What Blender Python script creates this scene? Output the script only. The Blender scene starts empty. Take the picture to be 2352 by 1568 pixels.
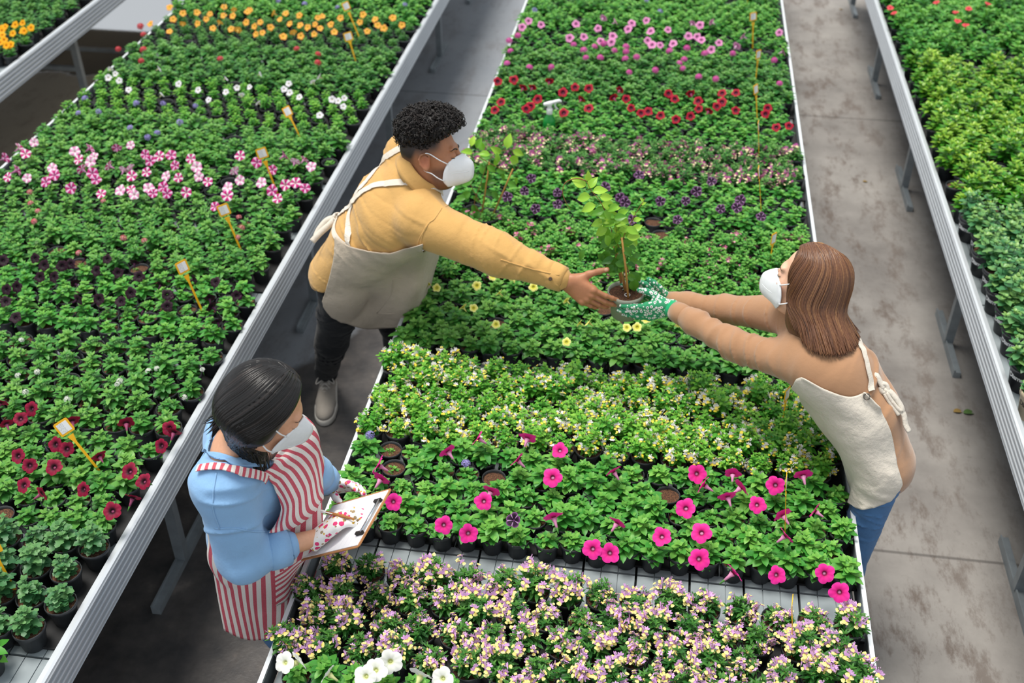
import bpy, math, random, copy
import numpy as np
from mathutils import Vector, Matrix, Euler

# ------------------------------------------------------------------ camera, world, sun, exposure
scene = bpy.context.scene
COL = scene.collection
CAM_H = 3.5
FPX, CX, CY = 2550.0, 1176.0, 784.0
PITCH = math.radians(36.50144)
YAW = math.radians(8.356876)
cam_data = bpy.data.cameras.new('camera')
cam_data.sensor_width = 36.0
cam_data.lens = 36.0 * FPX / 2352.0
cam_data.clip_start = 0.05
cam_data.dof.use_dof = True
cam_data.dof.focus_distance = 3.45
cam_data.dof.aperture_fstop = 2.8
cam = bpy.data.objects.new('camera', cam_data)
cam.location = (0, 0, CAM_H)
cam.rotation_euler = (math.pi / 2 - PITCH, 0, YAW)
COL.objects.link(cam)
scene.camera = cam

world = bpy.data.worlds.new('world')
scene.world = world
world.use_nodes = True
wn = world.node_tree.nodes['Background']
wn.inputs['Color'].default_value = (0.90, 0.95, 1.0, 1)
wn.inputs['Strength'].default_value = 0.74

sun_d = bpy.data.lights.new('sun', 'SUN')
sun_d.energy = 3.5
sun_d.angle = math.radians(26)
sun_d.color = (1.0, 0.955, 0.88)
sun = bpy.data.objects.new('sun', sun_d)
sun.rotation_euler = Vector((-0.22, 0.10, 0.95)).to_track_quat('Z', 'Y').to_euler()   # light comes from this side
COL.objects.link(sun)

scene.view_settings.view_transform = 'Standard'
scene.view_settings.look = 'None'
scene.view_settings.gamma = 1.0
scene.view_settings.use_curve_mapping = False
scene.view_settings.exposure = 0.24

random.seed(7)
rng = np.random.default_rng(11)
R = math.radians

# ------------------------------------------------------------------ helpers
_hd = np.array([-math.sin(YAW), math.cos(YAW), 0.0])
_rt = np.array([math.cos(YAW), math.sin(YAW), 0.0])
_uz = np.array([0, 0, 1.0])
_fw = _hd * math.cos(PITCH) - _uz * math.sin(PITCH)
_up = _hd * math.sin(PITCH) + _uz * math.cos(PITCH)
_cc = np.array([0, 0, CAM_H])


def P(x, y, z):
    """world point of height z seen at photo pixel (x, y)"""
    d = _fw * FPX + _rt * (x - CX) - _up * (y - CY)
    return _cc + d * ((z - CAM_H) / d[2])


def PY(x, y, Y):
    d = _fw * FPX + _rt * (x - CX) - _up * (y - CY)
    return _cc + d * (Y / d[1])


def Q(p):
    v = np.asarray(p, float) - _cc
    k = FPX / (v @ _fw)
    return CX + (v @ _rt) * k, CY - (v @ _up) * k


def in_view(p, m=0.0):
    v = np.asarray(p, float) - _cc
    if v @ _fw < 0.3:
        return False
    x, y = Q(p)
    return -m < x < 2352 + m and -m < y < 1568 + m


def nv(v):
    v = np.asarray(v, float)
    return v / (np.linalg.norm(v) + 1e-12)


def srgb(h):
    c = [int(h[i:i + 2], 16) / 255 for i in (0, 2, 4)]
    return tuple((x / 12.92 if x <= 0.04045 else ((x + 0.055) / 1.055) ** 2.4) for x in c)


def mesh_from(name, V, F, mats=None, smooth=True, cols=None, attrs=None, fmat=None):
    me = bpy.data.meshes.new(name)
    V = np.asarray(V, np.float32)
    if isinstance(F, np.ndarray):
        n = F.shape[1]
        me.vertices.add(len(V)); me.vertices.foreach_set('co', V.ravel())
        me.loops.add(F.size); me.loops.foreach_set('vertex_index', F.astype(np.int32).ravel())
        me.polygons.add(len(F)); me.polygons.foreach_set('loop_start', np.arange(0, F.size, n, dtype=np.int32))
        me.update(calc_edges=True)
    else:
        me.from_pydata([tuple(map(float, v)) for v in V], [], [tuple(f) for f in F])
    for m in (mats or []):
        me.materials.append(m)
    if smooth and len(me.polygons):
        me.polygons.foreach_set('use_smooth', np.ones(len(me.polygons), bool))
    if fmat is not None:
        me.polygons.foreach_set('material_index', np.asarray(fmat, np.int32))
    if cols is not None:
        a = me.attributes.new('col', 'FLOAT_COLOR', 'POINT')
        c = np.ones((len(V), 4), np.float32); c[:, :3] = np.asarray(cols, np.float32)
        a.data.foreach_set('color', c.ravel())
    for k, v in (attrs or {}).items():
        a = me.attributes.new(k, 'FLOAT', 'POINT')
        a.data.foreach_set('value', np.asarray(v, np.float32))
    me.update()
    return me


class MB:
    """collects geometry for ONE mesh"""
    def __init__(s):
        s.V, s.F, s.C, s.A, s.M = [], [], [], [], []

    def add(s, V, F, c=None, a=None, m=0):
        o = len(s.V)
        V = [tuple(map(float, v)) for v in V]
        s.V += V
        s.F += [tuple(i + o for i in f) for f in F]
        s.M += [m] * len(F)
        if c is None:
            c = (1, 1, 1)
        s.C += ([tuple(x) for x in c] if (hasattr(c[0], '__len__')) else [tuple(c)] * len(V))
        a = 0.0 if a is None else a
        s.A += (list(a) if hasattr(a, '__len__') else [a] * len(V))
        return s

    def box(s, lo, hi, c=None, a=None, m=0):
        x0, y0, z0 = lo; x1, y1, z1 = hi
        V = [(x0, y0, z0), (x1, y0, z0), (x1, y1, z0), (x0, y1, z0), (x0, y0, z1), (x1, y0, z1), (x1, y1, z1), (x0, y1, z1)]
        F = [(3, 2, 1, 0), (4, 5, 6, 7), (0, 1, 5, 4), (1, 2, 6, 5), (2, 3, 7, 6), (3, 0, 4, 7)]
        return s.add(V, F, c, a, m)

    def obox(s, cen, ax, ay, az, c=None, a=None, m=0):
        """box with half-extent vectors"""
        cen, ax, ay, az = map(lambda v: np.asarray(v, float), (cen, ax, ay, az))
        V = [cen + i * ax + j * ay + k * az for k in (-1, 1) for i, j in ((-1, -1), (1, -1), (1, 1), (-1, 1))]
        F = [(3, 2, 1, 0), (4, 5, 6, 7), (0, 1, 5, 4), (1, 2, 6, 5), (2, 3, 7, 6), (3, 0, 4, 7)]
        return s.add(V, F, c, a, m)

    def tube(s, pts, rad, n=8, c=None, a=None, m=0, flat=1.0, up=(0, 0, 1), caps=True):
        pts = [np.asarray(p, float) for p in pts]
        if not hasattr(rad, '__len__'):
            rad = [rad] * len(pts)
        V, F = [], []
        prev = None
        for i, p in enumerate(pts):
            t = nv(pts[min(i + 1, len(pts) - 1)] - pts[max(i - 1, 0)])
            if prev is None:
                u = np.asarray(up, float)
                if abs(t @ nv(u)) > 0.95:
                    u = np.array([1.0, 0.2, 0])
                b = nv(np.cross(t, u))
            else:
                b = nv(prev - t * (prev @ t))
            prev = b
            nn = np.cross(b, t)
            for k in range(n):
                q = 2 * math.pi * k / n
                V.append(p + rad[i] * (math.cos(q) * b + flat * math.sin(q) * nn))
        for i in range(len(pts) - 1):
            for k in range(n):
                k2 = (k + 1) % n
                F.append((i * n + k, i * n + k2, (i + 1) * n + k2, (i + 1) * n + k))
        if caps:
            F.append(tuple(range(n - 1, -1, -1)))
            F.append(tuple((len(pts) - 1) * n + k for k in range(n)))
        return s.add(V, F, c, a, m)

    def lathe(s, prof, n=24, cen=(0, 0, 0), c=None, a=None, m=0, axis=None):
        V, F = [], []
        for r, z in prof:
            for k in range(n):
                q = 2 * math.pi * k / n
                V.append((cen[0] + r * math.cos(q), cen[1] + r * math.sin(q), cen[2] + z))
        for i in range(len(prof) - 1):
            for k in range(n):
                k2 = (k + 1) % n
                F.append((i * n + k, i * n + k2, (i + 1) * n + k2, (i + 1) * n + k))
        return s.add(V, F, c, a, m)

    def mesh(s, name, mats, smooth=True):
        if not isinstance(mats, (list, tuple)):
            mats = [mats]
        return mesh_from(name, s.V, s.F, mats, smooth, s.C, {'v': s.A}, s.M)


def link(name, me, parent=None, loc=None, rot=None, scale=None):
    o = bpy.data.objects.new(name, me)
    COL.objects.link(o)
    if parent is not None:
        o.parent = parent
    if loc is not None:
        o.location = [float(v) for v in loc]
    if rot is not None:
        o.rotation_euler = rot
    if scale is not None:
        o.scale = (scale,) * 3 if not hasattr(scale, '__len__') else scale
    return o


def tag(o, label=None, cat=None, group=None, kind=None):
    if label: o['label'] = label
    if cat: o['category'] = cat
    if group: o['group'] = group
    if kind: o['kind'] = kind
    return o


def thing(name, label, cat, loc=(0, 0, 0), rotz=0.0, group=None, scale=1.0):
    o = link(name, None, None, loc, (0, 0, rotz), scale)
    o.empty_display_size = 0.05
    return tag(o, label, cat, group)


# ------------------------------------------------------------------ materials
def newmat(name):
    m = bpy.data.materials.new(name)
    m.use_nodes = True
    nt = m.node_tree
    return m, nt, nt.nodes['Principled BSDF']


def N(nt, typ, **kw):
    n = nt.nodes.new(typ)
    for k, v in kw.items():
        if k.startswith('i_'):
            n.inputs[k[2:].replace('_', ' ')].default_value = v
        elif isinstance(k, str) and hasattr(n, k):
            setattr(n, k, v)
    return n


def ramp(nt, fac, stops):
    r = nt.nodes.new('ShaderNodeValToRGB')
    el = r.color_ramp.elements
    while len(el) < len(stops):
        el.new(0.5)
    for e, (p, c) in zip(el, stops):
        e.position = p
        e.color = (*c, 1) if len(c) == 3 else c
    nt.links.new(fac, r.inputs['Fac'])
    return r.outputs['Color']


def bump(nt, bs, height, strength=0.3, dist=0.01):
    b = nt.nodes.new('ShaderNodeBump')
    b.inputs['Strength'].default_value = strength
    b.inputs['Distance'].default_value = dist
    nt.links.new(height, b.inputs['Height'])
    nt.links.new(b.outputs['Normal'], bs.inputs['Normal'])


def noise(nt, scale, detail=3, rough=0.55, vec=None):
    n = nt.nodes.new('ShaderNodeTexNoise')
    n.inputs['Scale'].default_value = scale
    n.inputs['Detail'].default_value = detail
    n.inputs['Roughness'].default_value = rough
    if vec is None:
        t = nt.nodes.new('ShaderNodeTexCoord')
        vec = t.outputs['Object']
    nt.links.new(vec, n.inputs['Vector'])
    return n.outputs['Fac']


def mixc(nt, fac, a, b, mode='MIX'):
    m = nt.nodes.new('ShaderNodeMix')
    m.data_type = 'RGBA'; m.blend_type = mode
    for s, v in ((m.inputs[0], fac), (m.inputs[6], a), (m.inputs[7], b)):
        if isinstance(v, bpy.types.NodeSocket):
            nt.links.new(v, s)
        elif hasattr(v, '__len__'):
            s.default_value = (*v, 1) if len(v) == 3 else v
        else:
            s.default_value = v
    return m.outputs[2]


def math_n(nt, op, a, b=0.0, c=None):
    m = nt.nodes.new('ShaderNodeMath'); m.operation = op
    for s, v in zip(m.inputs, (a, b, c)):
        if v is None: continue
        if isinstance(v, bpy.types.NodeSocket): nt.links.new(v, s)
        else: s.default_value = v
    return m.outputs[0]


def plain(name, col, rough=0.6, metal=0.0, spec=0.5, var=0.0, nscale=20, bmp=0.0, bscale=60):
    m, nt, bs = newmat(name)
    bs.inputs['Roughness'].default_value = rough
    bs.inputs['Metallic'].default_value = metal
    bs.inputs['Specular IOR Level'].default_value = spec
    if var:
        f = noise(nt, nscale)
        c = ramp(nt, f, [(0.25, tuple(x * (1 - var) for x in col)), (0.75, tuple(min(1, x * (1 + var)) for x in col))])
        nt.links.new(c, bs.inputs['Base Color'])
    else:
        bs.inputs['Base Color'].default_value = (*col, 1)
    if bmp:
        bump(nt, bs, noise(nt, bscale, 2), bmp, 0.004)
    return m


def attr(nt, name='col', out='Color'):
    a = nt.nodes.new('ShaderNodeAttribute'); a.attribute_name = name
    return a.outputs[out]


def leaf_mat(name, dark, mid, light, rough=0.42, trans=0.25):
    m, nt, bs = newmat(name)
    oi = nt.nodes.new('ShaderNodeObjectInfo')
    v = attr(nt, 'v', 'Fac')
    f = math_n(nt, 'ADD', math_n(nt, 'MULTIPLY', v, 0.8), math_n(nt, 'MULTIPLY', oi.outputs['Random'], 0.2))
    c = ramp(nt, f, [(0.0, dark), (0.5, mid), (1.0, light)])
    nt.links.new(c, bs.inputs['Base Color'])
    bs.inputs['Roughness'].default_value = rough
    bs.inputs['Specular IOR Level'].default_value = 0.35
    tr = nt.nodes.new('ShaderNodeBsdfTranslucent')
    nt.links.new(mixc(nt, 0.5, c, (0.25, 0.5, 0.03)), tr.inputs['Color'])
    mx = nt.nodes.new('ShaderNodeMixShader'); mx.inputs[0].default_value = trans
    nt.links.new(bs.outputs[0], mx.inputs[1]); nt.links.new(tr.outputs[0], mx.inputs[2])
    nt.links.new(mx.outputs[0], nt.nodes['Material Output'].inputs['Surface'])
    return m


def vcol_mat(name, rough=0.6, trans=0.0, spec=0.3, bmp=0.0, bscale=300, sheen=0.0):
    m, nt, bs = newmat(name)
    c = attr(nt)
    nt.links.new(c, bs.inputs['Base Color'])
    bs.inputs['Roughness'].default_value = rough
    bs.inputs['Specular IOR Level'].default_value = spec
    if sheen:
        bs.inputs['Sheen Weight'].default_value = sheen
    if bmp:
        bump(nt, bs, noise(nt, bscale, 2), bmp, 0.002)
    if trans:
        tr = nt.nodes.new('ShaderNodeBsdfTranslucent'); nt.links.new(c, tr.inputs['Color'])
        mx = nt.nodes.new('ShaderNodeMixShader'); mx.inputs[0].default_value = trans
        nt.links.new(bs.outputs[0], mx.inputs[1]); nt.links.new(tr.outputs[0], mx.inputs[2])
        nt.links.new(mx.outputs[0], nt.nodes['Material Output'].inputs['Surface'])
    return m
# ------------------------------------------------------------------ structure materials
def floor_mat():
    m, nt, bs = newmat('concrete_floor')
    geo = nt.nodes.new('ShaderNodeNewGeometry')
    pos = geo.outputs['Position']
    sep = nt.nodes.new('ShaderNodeSeparateXYZ'); nt.links.new(pos, sep.inputs[0])
    n1 = noise(nt, 1.3, 6, 0.65, pos)
    n2 = noise(nt, 7.0, 5, 0.6, pos)
    n3 = noise(nt, 60.0, 3, 0.6, pos)
    base = ramp(nt, n1, [(0.3, srgb('6b6764')), (0.5, srgb('85817d')), (0.72, srgb('9a9691'))])
    # cooler, bluish concrete in the aisle beside the left bench
    cool = nt.nodes.new('ShaderNodeMapRange'); nt.links.new(sep.outputs[0], cool.inputs[0])
    cool.inputs[1].default_value = -0.6; cool.inputs[2].default_value = -1.0
    base = mixc(nt, cool.outputs[0], base, mixc(nt, 0.65, base, srgb('87909b')))
    warm = nt.nodes.new('ShaderNodeMapRange'); nt.links.new(sep.outputs[0], warm.inputs[0])  # brown far-left aisle floor, its colour lightened to make up for bench shade
    warm.inputs[1].default_value = -2.6; warm.inputs[2].default_value = -3.2
    base = mixc(nt, warm.outputs[0], base, mixc(nt, 0.75, base, srgb('a39276')))
    # brown mud tracks along the middle of the aisles
    mp = nt.nodes.new('ShaderNodeMapping'); mp.inputs['Scale'].default_value = (2.6, 1.0, 1)
    nt.links.new(pos, mp.inputs['Vector'])
    t = noise(nt, 2.6, 12, 0.78, mp.outputs['Vector'])
    tr = ramp(nt, t, [(0.50, (0, 0, 0)), (0.60, (1, 1, 1))])
    dx = math_n(nt, 'ABSOLUTE', math_n(nt, 'SUBTRACT', sep.outputs[0], 1.17))
    band = nt.nodes.new('ShaderNodeMapRange'); nt.links.new(dx, band.inputs[0])
    band.inputs[1].default_value = 0.50; band.inputs[2].default_value = 0.10; band.inputs[3].default_value = 0.40
    mud = math_n(nt, 'MULTIPLY', math_n(nt, 'MULTIPLY', tr, band.outputs[0]), 0.7)
    col = mixc(nt, mud, base, srgb('54463d'))
    sp = ramp(nt, noise(nt, 14.0, 10, 0.75, pos), [(0.60, (0, 0, 0)), (0.68, (1, 1, 1))])
    col = mixc(nt, math_n(nt, 'MULTIPLY', sp, 0.35), col, srgb('4d4846'))
    # wet, dark stretch of the left aisle (edge broken up by noise)
    we = nt.nodes.new('ShaderNodeMapRange')
    edge = math_n(nt, 'ADD', math_n(nt, 'SUBTRACT', sep.outputs[1], math_n(nt, 'MULTIPLY', math_n(nt, 'ADD', sep.outputs[0], 1.35), 1.54)), math_n(nt, 'MULTIPLY', math_n(nt, 'SUBTRACT', n1, 0.5), 0.8))
    nt.links.new(edge, we.inputs[0])
    we.inputs[1].default_value = 4.97; we.inputs[2].default_value = 4.85
    wx = nt.nodes.new('ShaderNodeMapRange'); nt.links.new(math_n(nt, 'ADD', sep.outputs[0], math_n(nt, 'MULTIPLY', n1, .3)), wx.inputs[0])
    wx.inputs[1].default_value = -0.45; wx.inputs[2].default_value = -0.75
    wet = math_n(nt, 'MULTIPLY', we.outputs[0], wx.outputs[0])
    wetc = ramp(nt, n2, [(0.35, srgb('2c2827')), (0.62, srgb('4c4642')), (0.72, srgb('6b625c'))])
    col = mixc(nt, math_n(nt, 'MULTIPLY', wet, 0.9), col, wetc)
    # puddle beside the far-left bench
    pud = nt.nodes.new('ShaderNodeVectorMath'); pud.operation = 'SUBTRACT'
    pc = P(262, 60, 0.0); pud.inputs[1].default_value = (pc[0], pc[1], 0)
    nt.links.new(pos, pud.inputs[0])
    pm = nt.nodes.new('ShaderNodeVectorMath'); pm.operation = 'MULTIPLY'
    pm.inputs[1].default_value = (1 / 0.70, 1 / 1.05, 0); nt.links.new(pud.outputs[0], pm.inputs[0])
    pl = nt.nodes.new('ShaderNodeVectorMath'); pl.operation = 'LENGTH'; nt.links.new(pm.outputs[0], pl.inputs[0])
    pr = nt.nodes.new('ShaderNodeMapRange')
    nt.links.new(math_n(nt, 'ADD', pl.outputs['Value'], math_n(nt, 'MULTIPLY', math_n(nt, 'SUBTRACT', n1, 0.5), 0.8)), pr.inputs[0])
    pr.inputs[1].default_value = 1.05; pr.inputs[2].default_value = 0.97
    puddle = pr.outputs[0]
    col = mixc(nt, puddle, col, srgb('3d362f'))
    # cast joints across the slab
    jm = math_n(nt, 'ABSOLUTE', math_n(nt, 'SUBTRACT', math_n(nt, 'FRACT', math_n(nt, 'DIVIDE', math_n(nt, 'ADD', sep.outputs[1], -1.2865), 4.30)), 0.5))
    jr = nt.nodes.new('ShaderNodeMapRange'); nt.links.new(jm, jr.inputs[0])
    jr.inputs[1].default_value = 0.0026; jr.inputs[2].default_value = 0.0008
    col = mixc(nt, math_n(nt, 'MULTIPLY', jr.outputs[0], 0.6), col, srgb('3a3634'))
    nt.links.new(col, bs.inputs['Base Color'])
    rg = math_n(nt, 'SUBTRACT', 0.72, math_n(nt, 'MULTIPLY', wet, 0.3))
    rg2 = nt.nodes.new('ShaderNodeMix'); nt.links.new(puddle, rg2.inputs[0]); nt.links.new(rg, rg2.inputs[2]); rg2.inputs[3].default_value = 0.03
    nt.links.new(rg2.outputs[0], bs.inputs['Roughness'])
    nt.links.new(math_n(nt, 'ADD', math_n(nt, 'MULTIPLY', puddle, 0.5), 0.4), bs.inputs['Specular IOR Level'])
    nt.links.new(math_n(nt, 'ADD', 1.45, math_n(nt, 'MULTIPLY', puddle, 2.6)), bs.inputs['IOR'])
    b = nt.nodes.new('ShaderNodeBump'); b.inputs['Distance'].default_value = 0.004
    nt.links.new(math_n(nt, 'SUBTRACT', 0.35, math_n(nt, 'MULTIPLY', puddle, 0.34)), b.inputs['Strength'])
    nt.links.new(math_n(nt, 'ADD', n3, n2), b.inputs['Height']); nt.links.new(b.outputs[0], bs.inputs['Normal'])
    return m


M_floor = floor_mat()
M_alu = plain('aluminium', srgb('c9ced3'), 0.38, 0.3, 0.5, 0.05, 4)
M_galv = plain('galvanised_steel', srgb('8f979c'), 0.5, 0.45, 0.5, 0.18, 14)
M_tray = plain('grey_plastic_tray', srgb('889195'), 0.55, 0, 0.4, 0.10, 9)
M_dark = plain('dark_tray_base', srgb('2b2d2e'), 0.8)
M_lip = plain('white_lip', srgb('d9dee2'), 0.4, 0.2, 0.5)
M_lipin = plain('grey_lip_side', srgb('8b949b'), 0.5, 0.2, 0.5, 0.08, 6)

fl = MB().box((-9, -3, -0.2), (9, 16, 0.0))
tag(link('floor', fl.mesh('floor', M_floor, False)), kind='structure', label='grey stained concrete greenhouse floor')

# ------------------------------------------------------------------ benches
LIP = 0.75          # top of the bench edge
BED = 0.69          # surface the pots stand on
Y0, Y1 = 0.7, 10.2
BENCH = {'centre': (-1.037, 0.773), 'left': (-3.44, -1.656), 'right': (1.422, 3.24), 'far': (-5.86, -4.056)}

panel_w, panel_l = 0.1765, 0.6


def panel_mesh(w, l):
    m = MB()
    g = 0.004
    # three ribs per panel with a groove between them
    n = 3
    for i in range(n):
        x0 = g + i * (w - 2 * g) / n + (0.0015 if i else 0); x1 = g + (i + 1) * (w - 2 * g) / n - (0.0015 if i < n - 1 else 0)
        m.box((x0, g, -0.006), (x1, l - g, 0.0))
    m.box((g, g, -0.02), (w - g, l - g, -0.0055))
    return m.mesh('tray_panel', M_tray, False)


def rail_mesh(side, length):
    """ribbed aluminium side profile; outer face looks towards side (+1/-1)"""
    h = 0.143
    prof = [(-0.022, 0.0), (-0.004, 0.004), (0.004, 0.0)]
    n = 5
    for i in range(n):
        z0 = -0.004 - i * (h - 0.008) / n
        dz = (h - 0.008) / n
        prof += [(0.006, z0 - dz * 0.06), (0.0085, z0 - dz * 0.2), (0.0085, z0 - dz * 0.5), (0.006, z0 - dz * 0.62), (-0.006, z0 - dz * 0.66), (-0.006, z0 - dz * 0.98)]
    prof += [(0.004, -h), (-0.022, -h)]
    V, F = [], []
    for y in (0, length):
        V += [(side * x, y, z) for x, z in prof]
    k = len(prof)
    for i in range(k):
        j = (i + 1) % k
        F.append((i, j, k + j, k + i) if side > 0 else (i, k + i, k + j, j))
    F += [tuple(range(k)), tuple(range(2 * k - 1, k - 1, -1))]
    return MB().add(V, F).mesh('side_rail', M_alu, False)


def bench(key, name, label):
    x0, x1 = BENCH[key]
    L = Y1 - Y0
    t = thing(name, label, 'bench', ((x0 + x1) / 2, Y0, 0))
    cx = (x0 + x1) / 2
    b = MB().box((x0 + 0.02 - cx, 0.02, BED - 0.05), (x1 - 0.02 - cx, L - 0.02, BED - 0.03))
    link('tray_base', b.mesh('tray_base', M_dark, False), t)
    W = x1 - x0
    nx = int(round((W - 0.05) / panel_w)); w = (W - 0.05) / nx
    me = panel_mesh(w, panel_l)
    for j in range(int(L / panel_l)):
        for i in range(nx):
            q = (x0 + 0.025 + i * w, Y0 + j * panel_l + 0.03, BED)
            if in_view((q[0] + w / 2, q[1] + .3, BED), 260):
                link('tray_panel', me, t, (q[0] - cx, q[1] - Y0, BED))
    for s, x in ((1, x1), (-1, x0)):
        if key == 'centre' or (key == 'left' and s < 0):
            lip = MB()
            pr = [(0, 0.0), (-0.013, 0.0), (-0.016, -0.004)]
            lip.box((-0.014, 0, -0.004), (0.0, L, 0.0))
            e = link('edge_cap', MB().box((min(0, -s * 0.014), 0, -0.012), (max(0, -s * 0.014), L, 0.0)).mesh('edge_cap', M_lip, False), t, (x - cx, 0, LIP))
            link('side_board', MB().box((min(-s * 0.002, -s * 0.012), 0, -0.10), (max(-s * 0.002, -s * 0.012), L, -0.011)).mesh('side_board', M_lipin, False), t, (x - cx, 0, LIP))
        else:
            link('side_rail', rail_mesh(s, L), t, (x - s * 0.004 - cx, 0, LIP))
    # trestles: two legs, a sloping tie and a foot bar on each side
    for y in {'left': (1.2, 2.95, 4.87, 6.70, 8.38, 9.95), 'far': (1.9, 3.65, 5.38, 7.12, 8.86)}.get(key, np.arange(1.58, 10.1, 1.70)):
        for s, x in ((1, x1 - 0.165), (-1, x0 + 0.165)):
            lg = MB().box((-0.022, -0.02, 0.03), (0.022, 0.02, BED - 0.05))
            link('leg', lg.mesh('leg', M_galv, False), t, (x - cx, y - Y0, 0))
            fb = MB().box((-0.018, -0.28, 0.0), (0.018, 0.28, 0.032)).box((-0.018, -0.28, 0.032), (-0.012, 0.28, 0.045))
            link('foot_bar', fb.mesh('foot_bar', M_galv, False), t, (x - cx, y - Y0, 0))
        cb = MB().box((x0 + 0.17 - cx, -0.016, 0.28), (x1 - 0.17 - cx, 0.016, 0.31))
        link('cross_bar', cb.mesh('cross_bar', M_galv, False), t, (0, y - Y0, 0))
    return t


bench('centre', 'grow_bench', 'long grey growing bench with white edges between the people')
bench('left', 'grow_bench', 'long growing bench with ribbed aluminium rail behind the woman in striped apron')
bench('right', 'grow_bench', 'growing bench with ribbed white rail at the right, holding glossy green shrubs')
bench('far', 'grow_bench', 'growing bench in the far left corner beyond the puddle')
# ------------------------------------------------------------------ plants
LEAVES = {
    'petunia': leaf_mat('petunia_leaf', srgb('1e5e24'), srgb('419136'), srgb('8cc458')),
    'petblue': leaf_mat('petunia_leaf_deep', srgb('1d5526'), srgb('377c34'), srgb('76ab52')),
    'verbena': leaf_mat('verbena_leaf', srgb('245f27'), srgb('438a37'), srgb('86b856')),
    'nemesia': leaf_mat('nemesia_leaf', srgb('17461d'), srgb('2d6b2b'), srgb('629a42')),
    'bright': leaf_mat('bright_leaf', srgb('297026'), srgb('4e9e32'), srgb('9bcf50')),
    'grey': leaf_mat('grey_green_leaf', srgb('235237'), srgb('3e7547'), srgb('7ba968')),
    'glossy': leaf_mat('glossy_leaf', srgb('1c5f1e'), srgb('459128'), srgb('b4d24a'), 0.28),
    'bluegreen': leaf_mat('blue_green_leaf', srgb('22553a'), srgb('4c8a58'), srgb('9cc26a'), 0.32),
    'ficus': leaf_mat('climber_leaf', srgb('1f5c26'), srgb('6aa832'), srgb('b4dc4c'), 0.35),
}
M_pot = plain('black_pot_plastic', srgb('2a2d30'), 0.45, 0, 0.45, 0.15, 30)
M_soil, _nt, _bs = newmat('potting_soil')
_f = noise(_nt, 260, 3)
_nt.links.new(ramp(_nt, _f, [(0.3, srgb('21140d')), (0.55, srgb('5a3a26')), (0.78, srgb('94694a'))]), _bs.inputs['Base Color'])
_bs.inputs['Roughness'].default_value = 0.95
bump(_nt, _bs, _f, 0.9, 0.004)
M_petal = vcol_mat('petal', 0.6, 0.22, 0.25)


def leaf_geo(mb, base, d, up, L, W, v, serr=0, curl=0.25, fold=0.25, st=None):
    """one leaf: 3 columns of vertices, folded along its midrib and arched"""
    d = nv(d); side = nv(np.cross(d, up)); nrm = np.cross(side, d)
    if st is None:
        st = 5
    V, F = [], []
    for i in range(st):
        t = i / (st - 1)
        w = W * math.sin(math.pi * (0.05 + 0.90 * t ** 0.9)) ** 0.75 if t < 1 else W * 0.06
        if serr and 0 < i < st - 1:
            w *= 1.0 + serr * (1 if i % 2 else -1)
        c = np.asarray(base) + d * L * t - nrm * curl * L * t * t
        V += [c - side * w * .5 + nrm * fold * w * .5, c, c + side * w * .5 + nrm * fold * w * .5]
    for i in range(st - 1):
        a = i * 3
        F += [(a, a + 1, a + 4, a + 3), (a + 1, a + 2, a + 5, a + 4)]
    mb.add(V, F, None, v)


SPEC = {  # nshoot, height, spread, nodes, leafL, leafW, serr, stations, lean of leaves
    'petunia': (4, (.030, .055), .026, 4, .039, .0215, 0, 6, 0.40),
    'petbig': (5, (.034, .062), .028, 4, .043, .0235, 0, 6, 0.38),
    'petsmall': (7, (.032, .055), .030, 5, .026, .011, 0, 5, 0.6),
    'verbena': (5, (.045, .080), .030, 5, .040, .0185, 0.14, 7, 0.45),
    'nemesia': (12, (.040, .082), .046, 6, .034, .0105, 0, 5, 0.6),
    'nembright': (13, (.045, .088), .048, 6, .029, .0145, 0, 5, 0.45),
    'diascia': (11, (.035, .068), .038, 5, .028, .014, 0, 5, 0.5),
    'serrated': (6, (.045, .085), .030, 5, .034, .022, 0.24, 7, 0.35),
    'mint': (6, (.040, .072), .034, 4, .044, .0225, 0.08, 7, 0.45),
    'glossy': (8, (.05, .12), .045, 5, .056, .023, 0, 5, 0.75),
    'shrub': (8, (.05, .125), .055, 5, .036, .025, 0, 6, 0.4),
    'pansy': (6, (.03, .06), .03, 4, .026, .015, .08, 7, .5),
}


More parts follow.
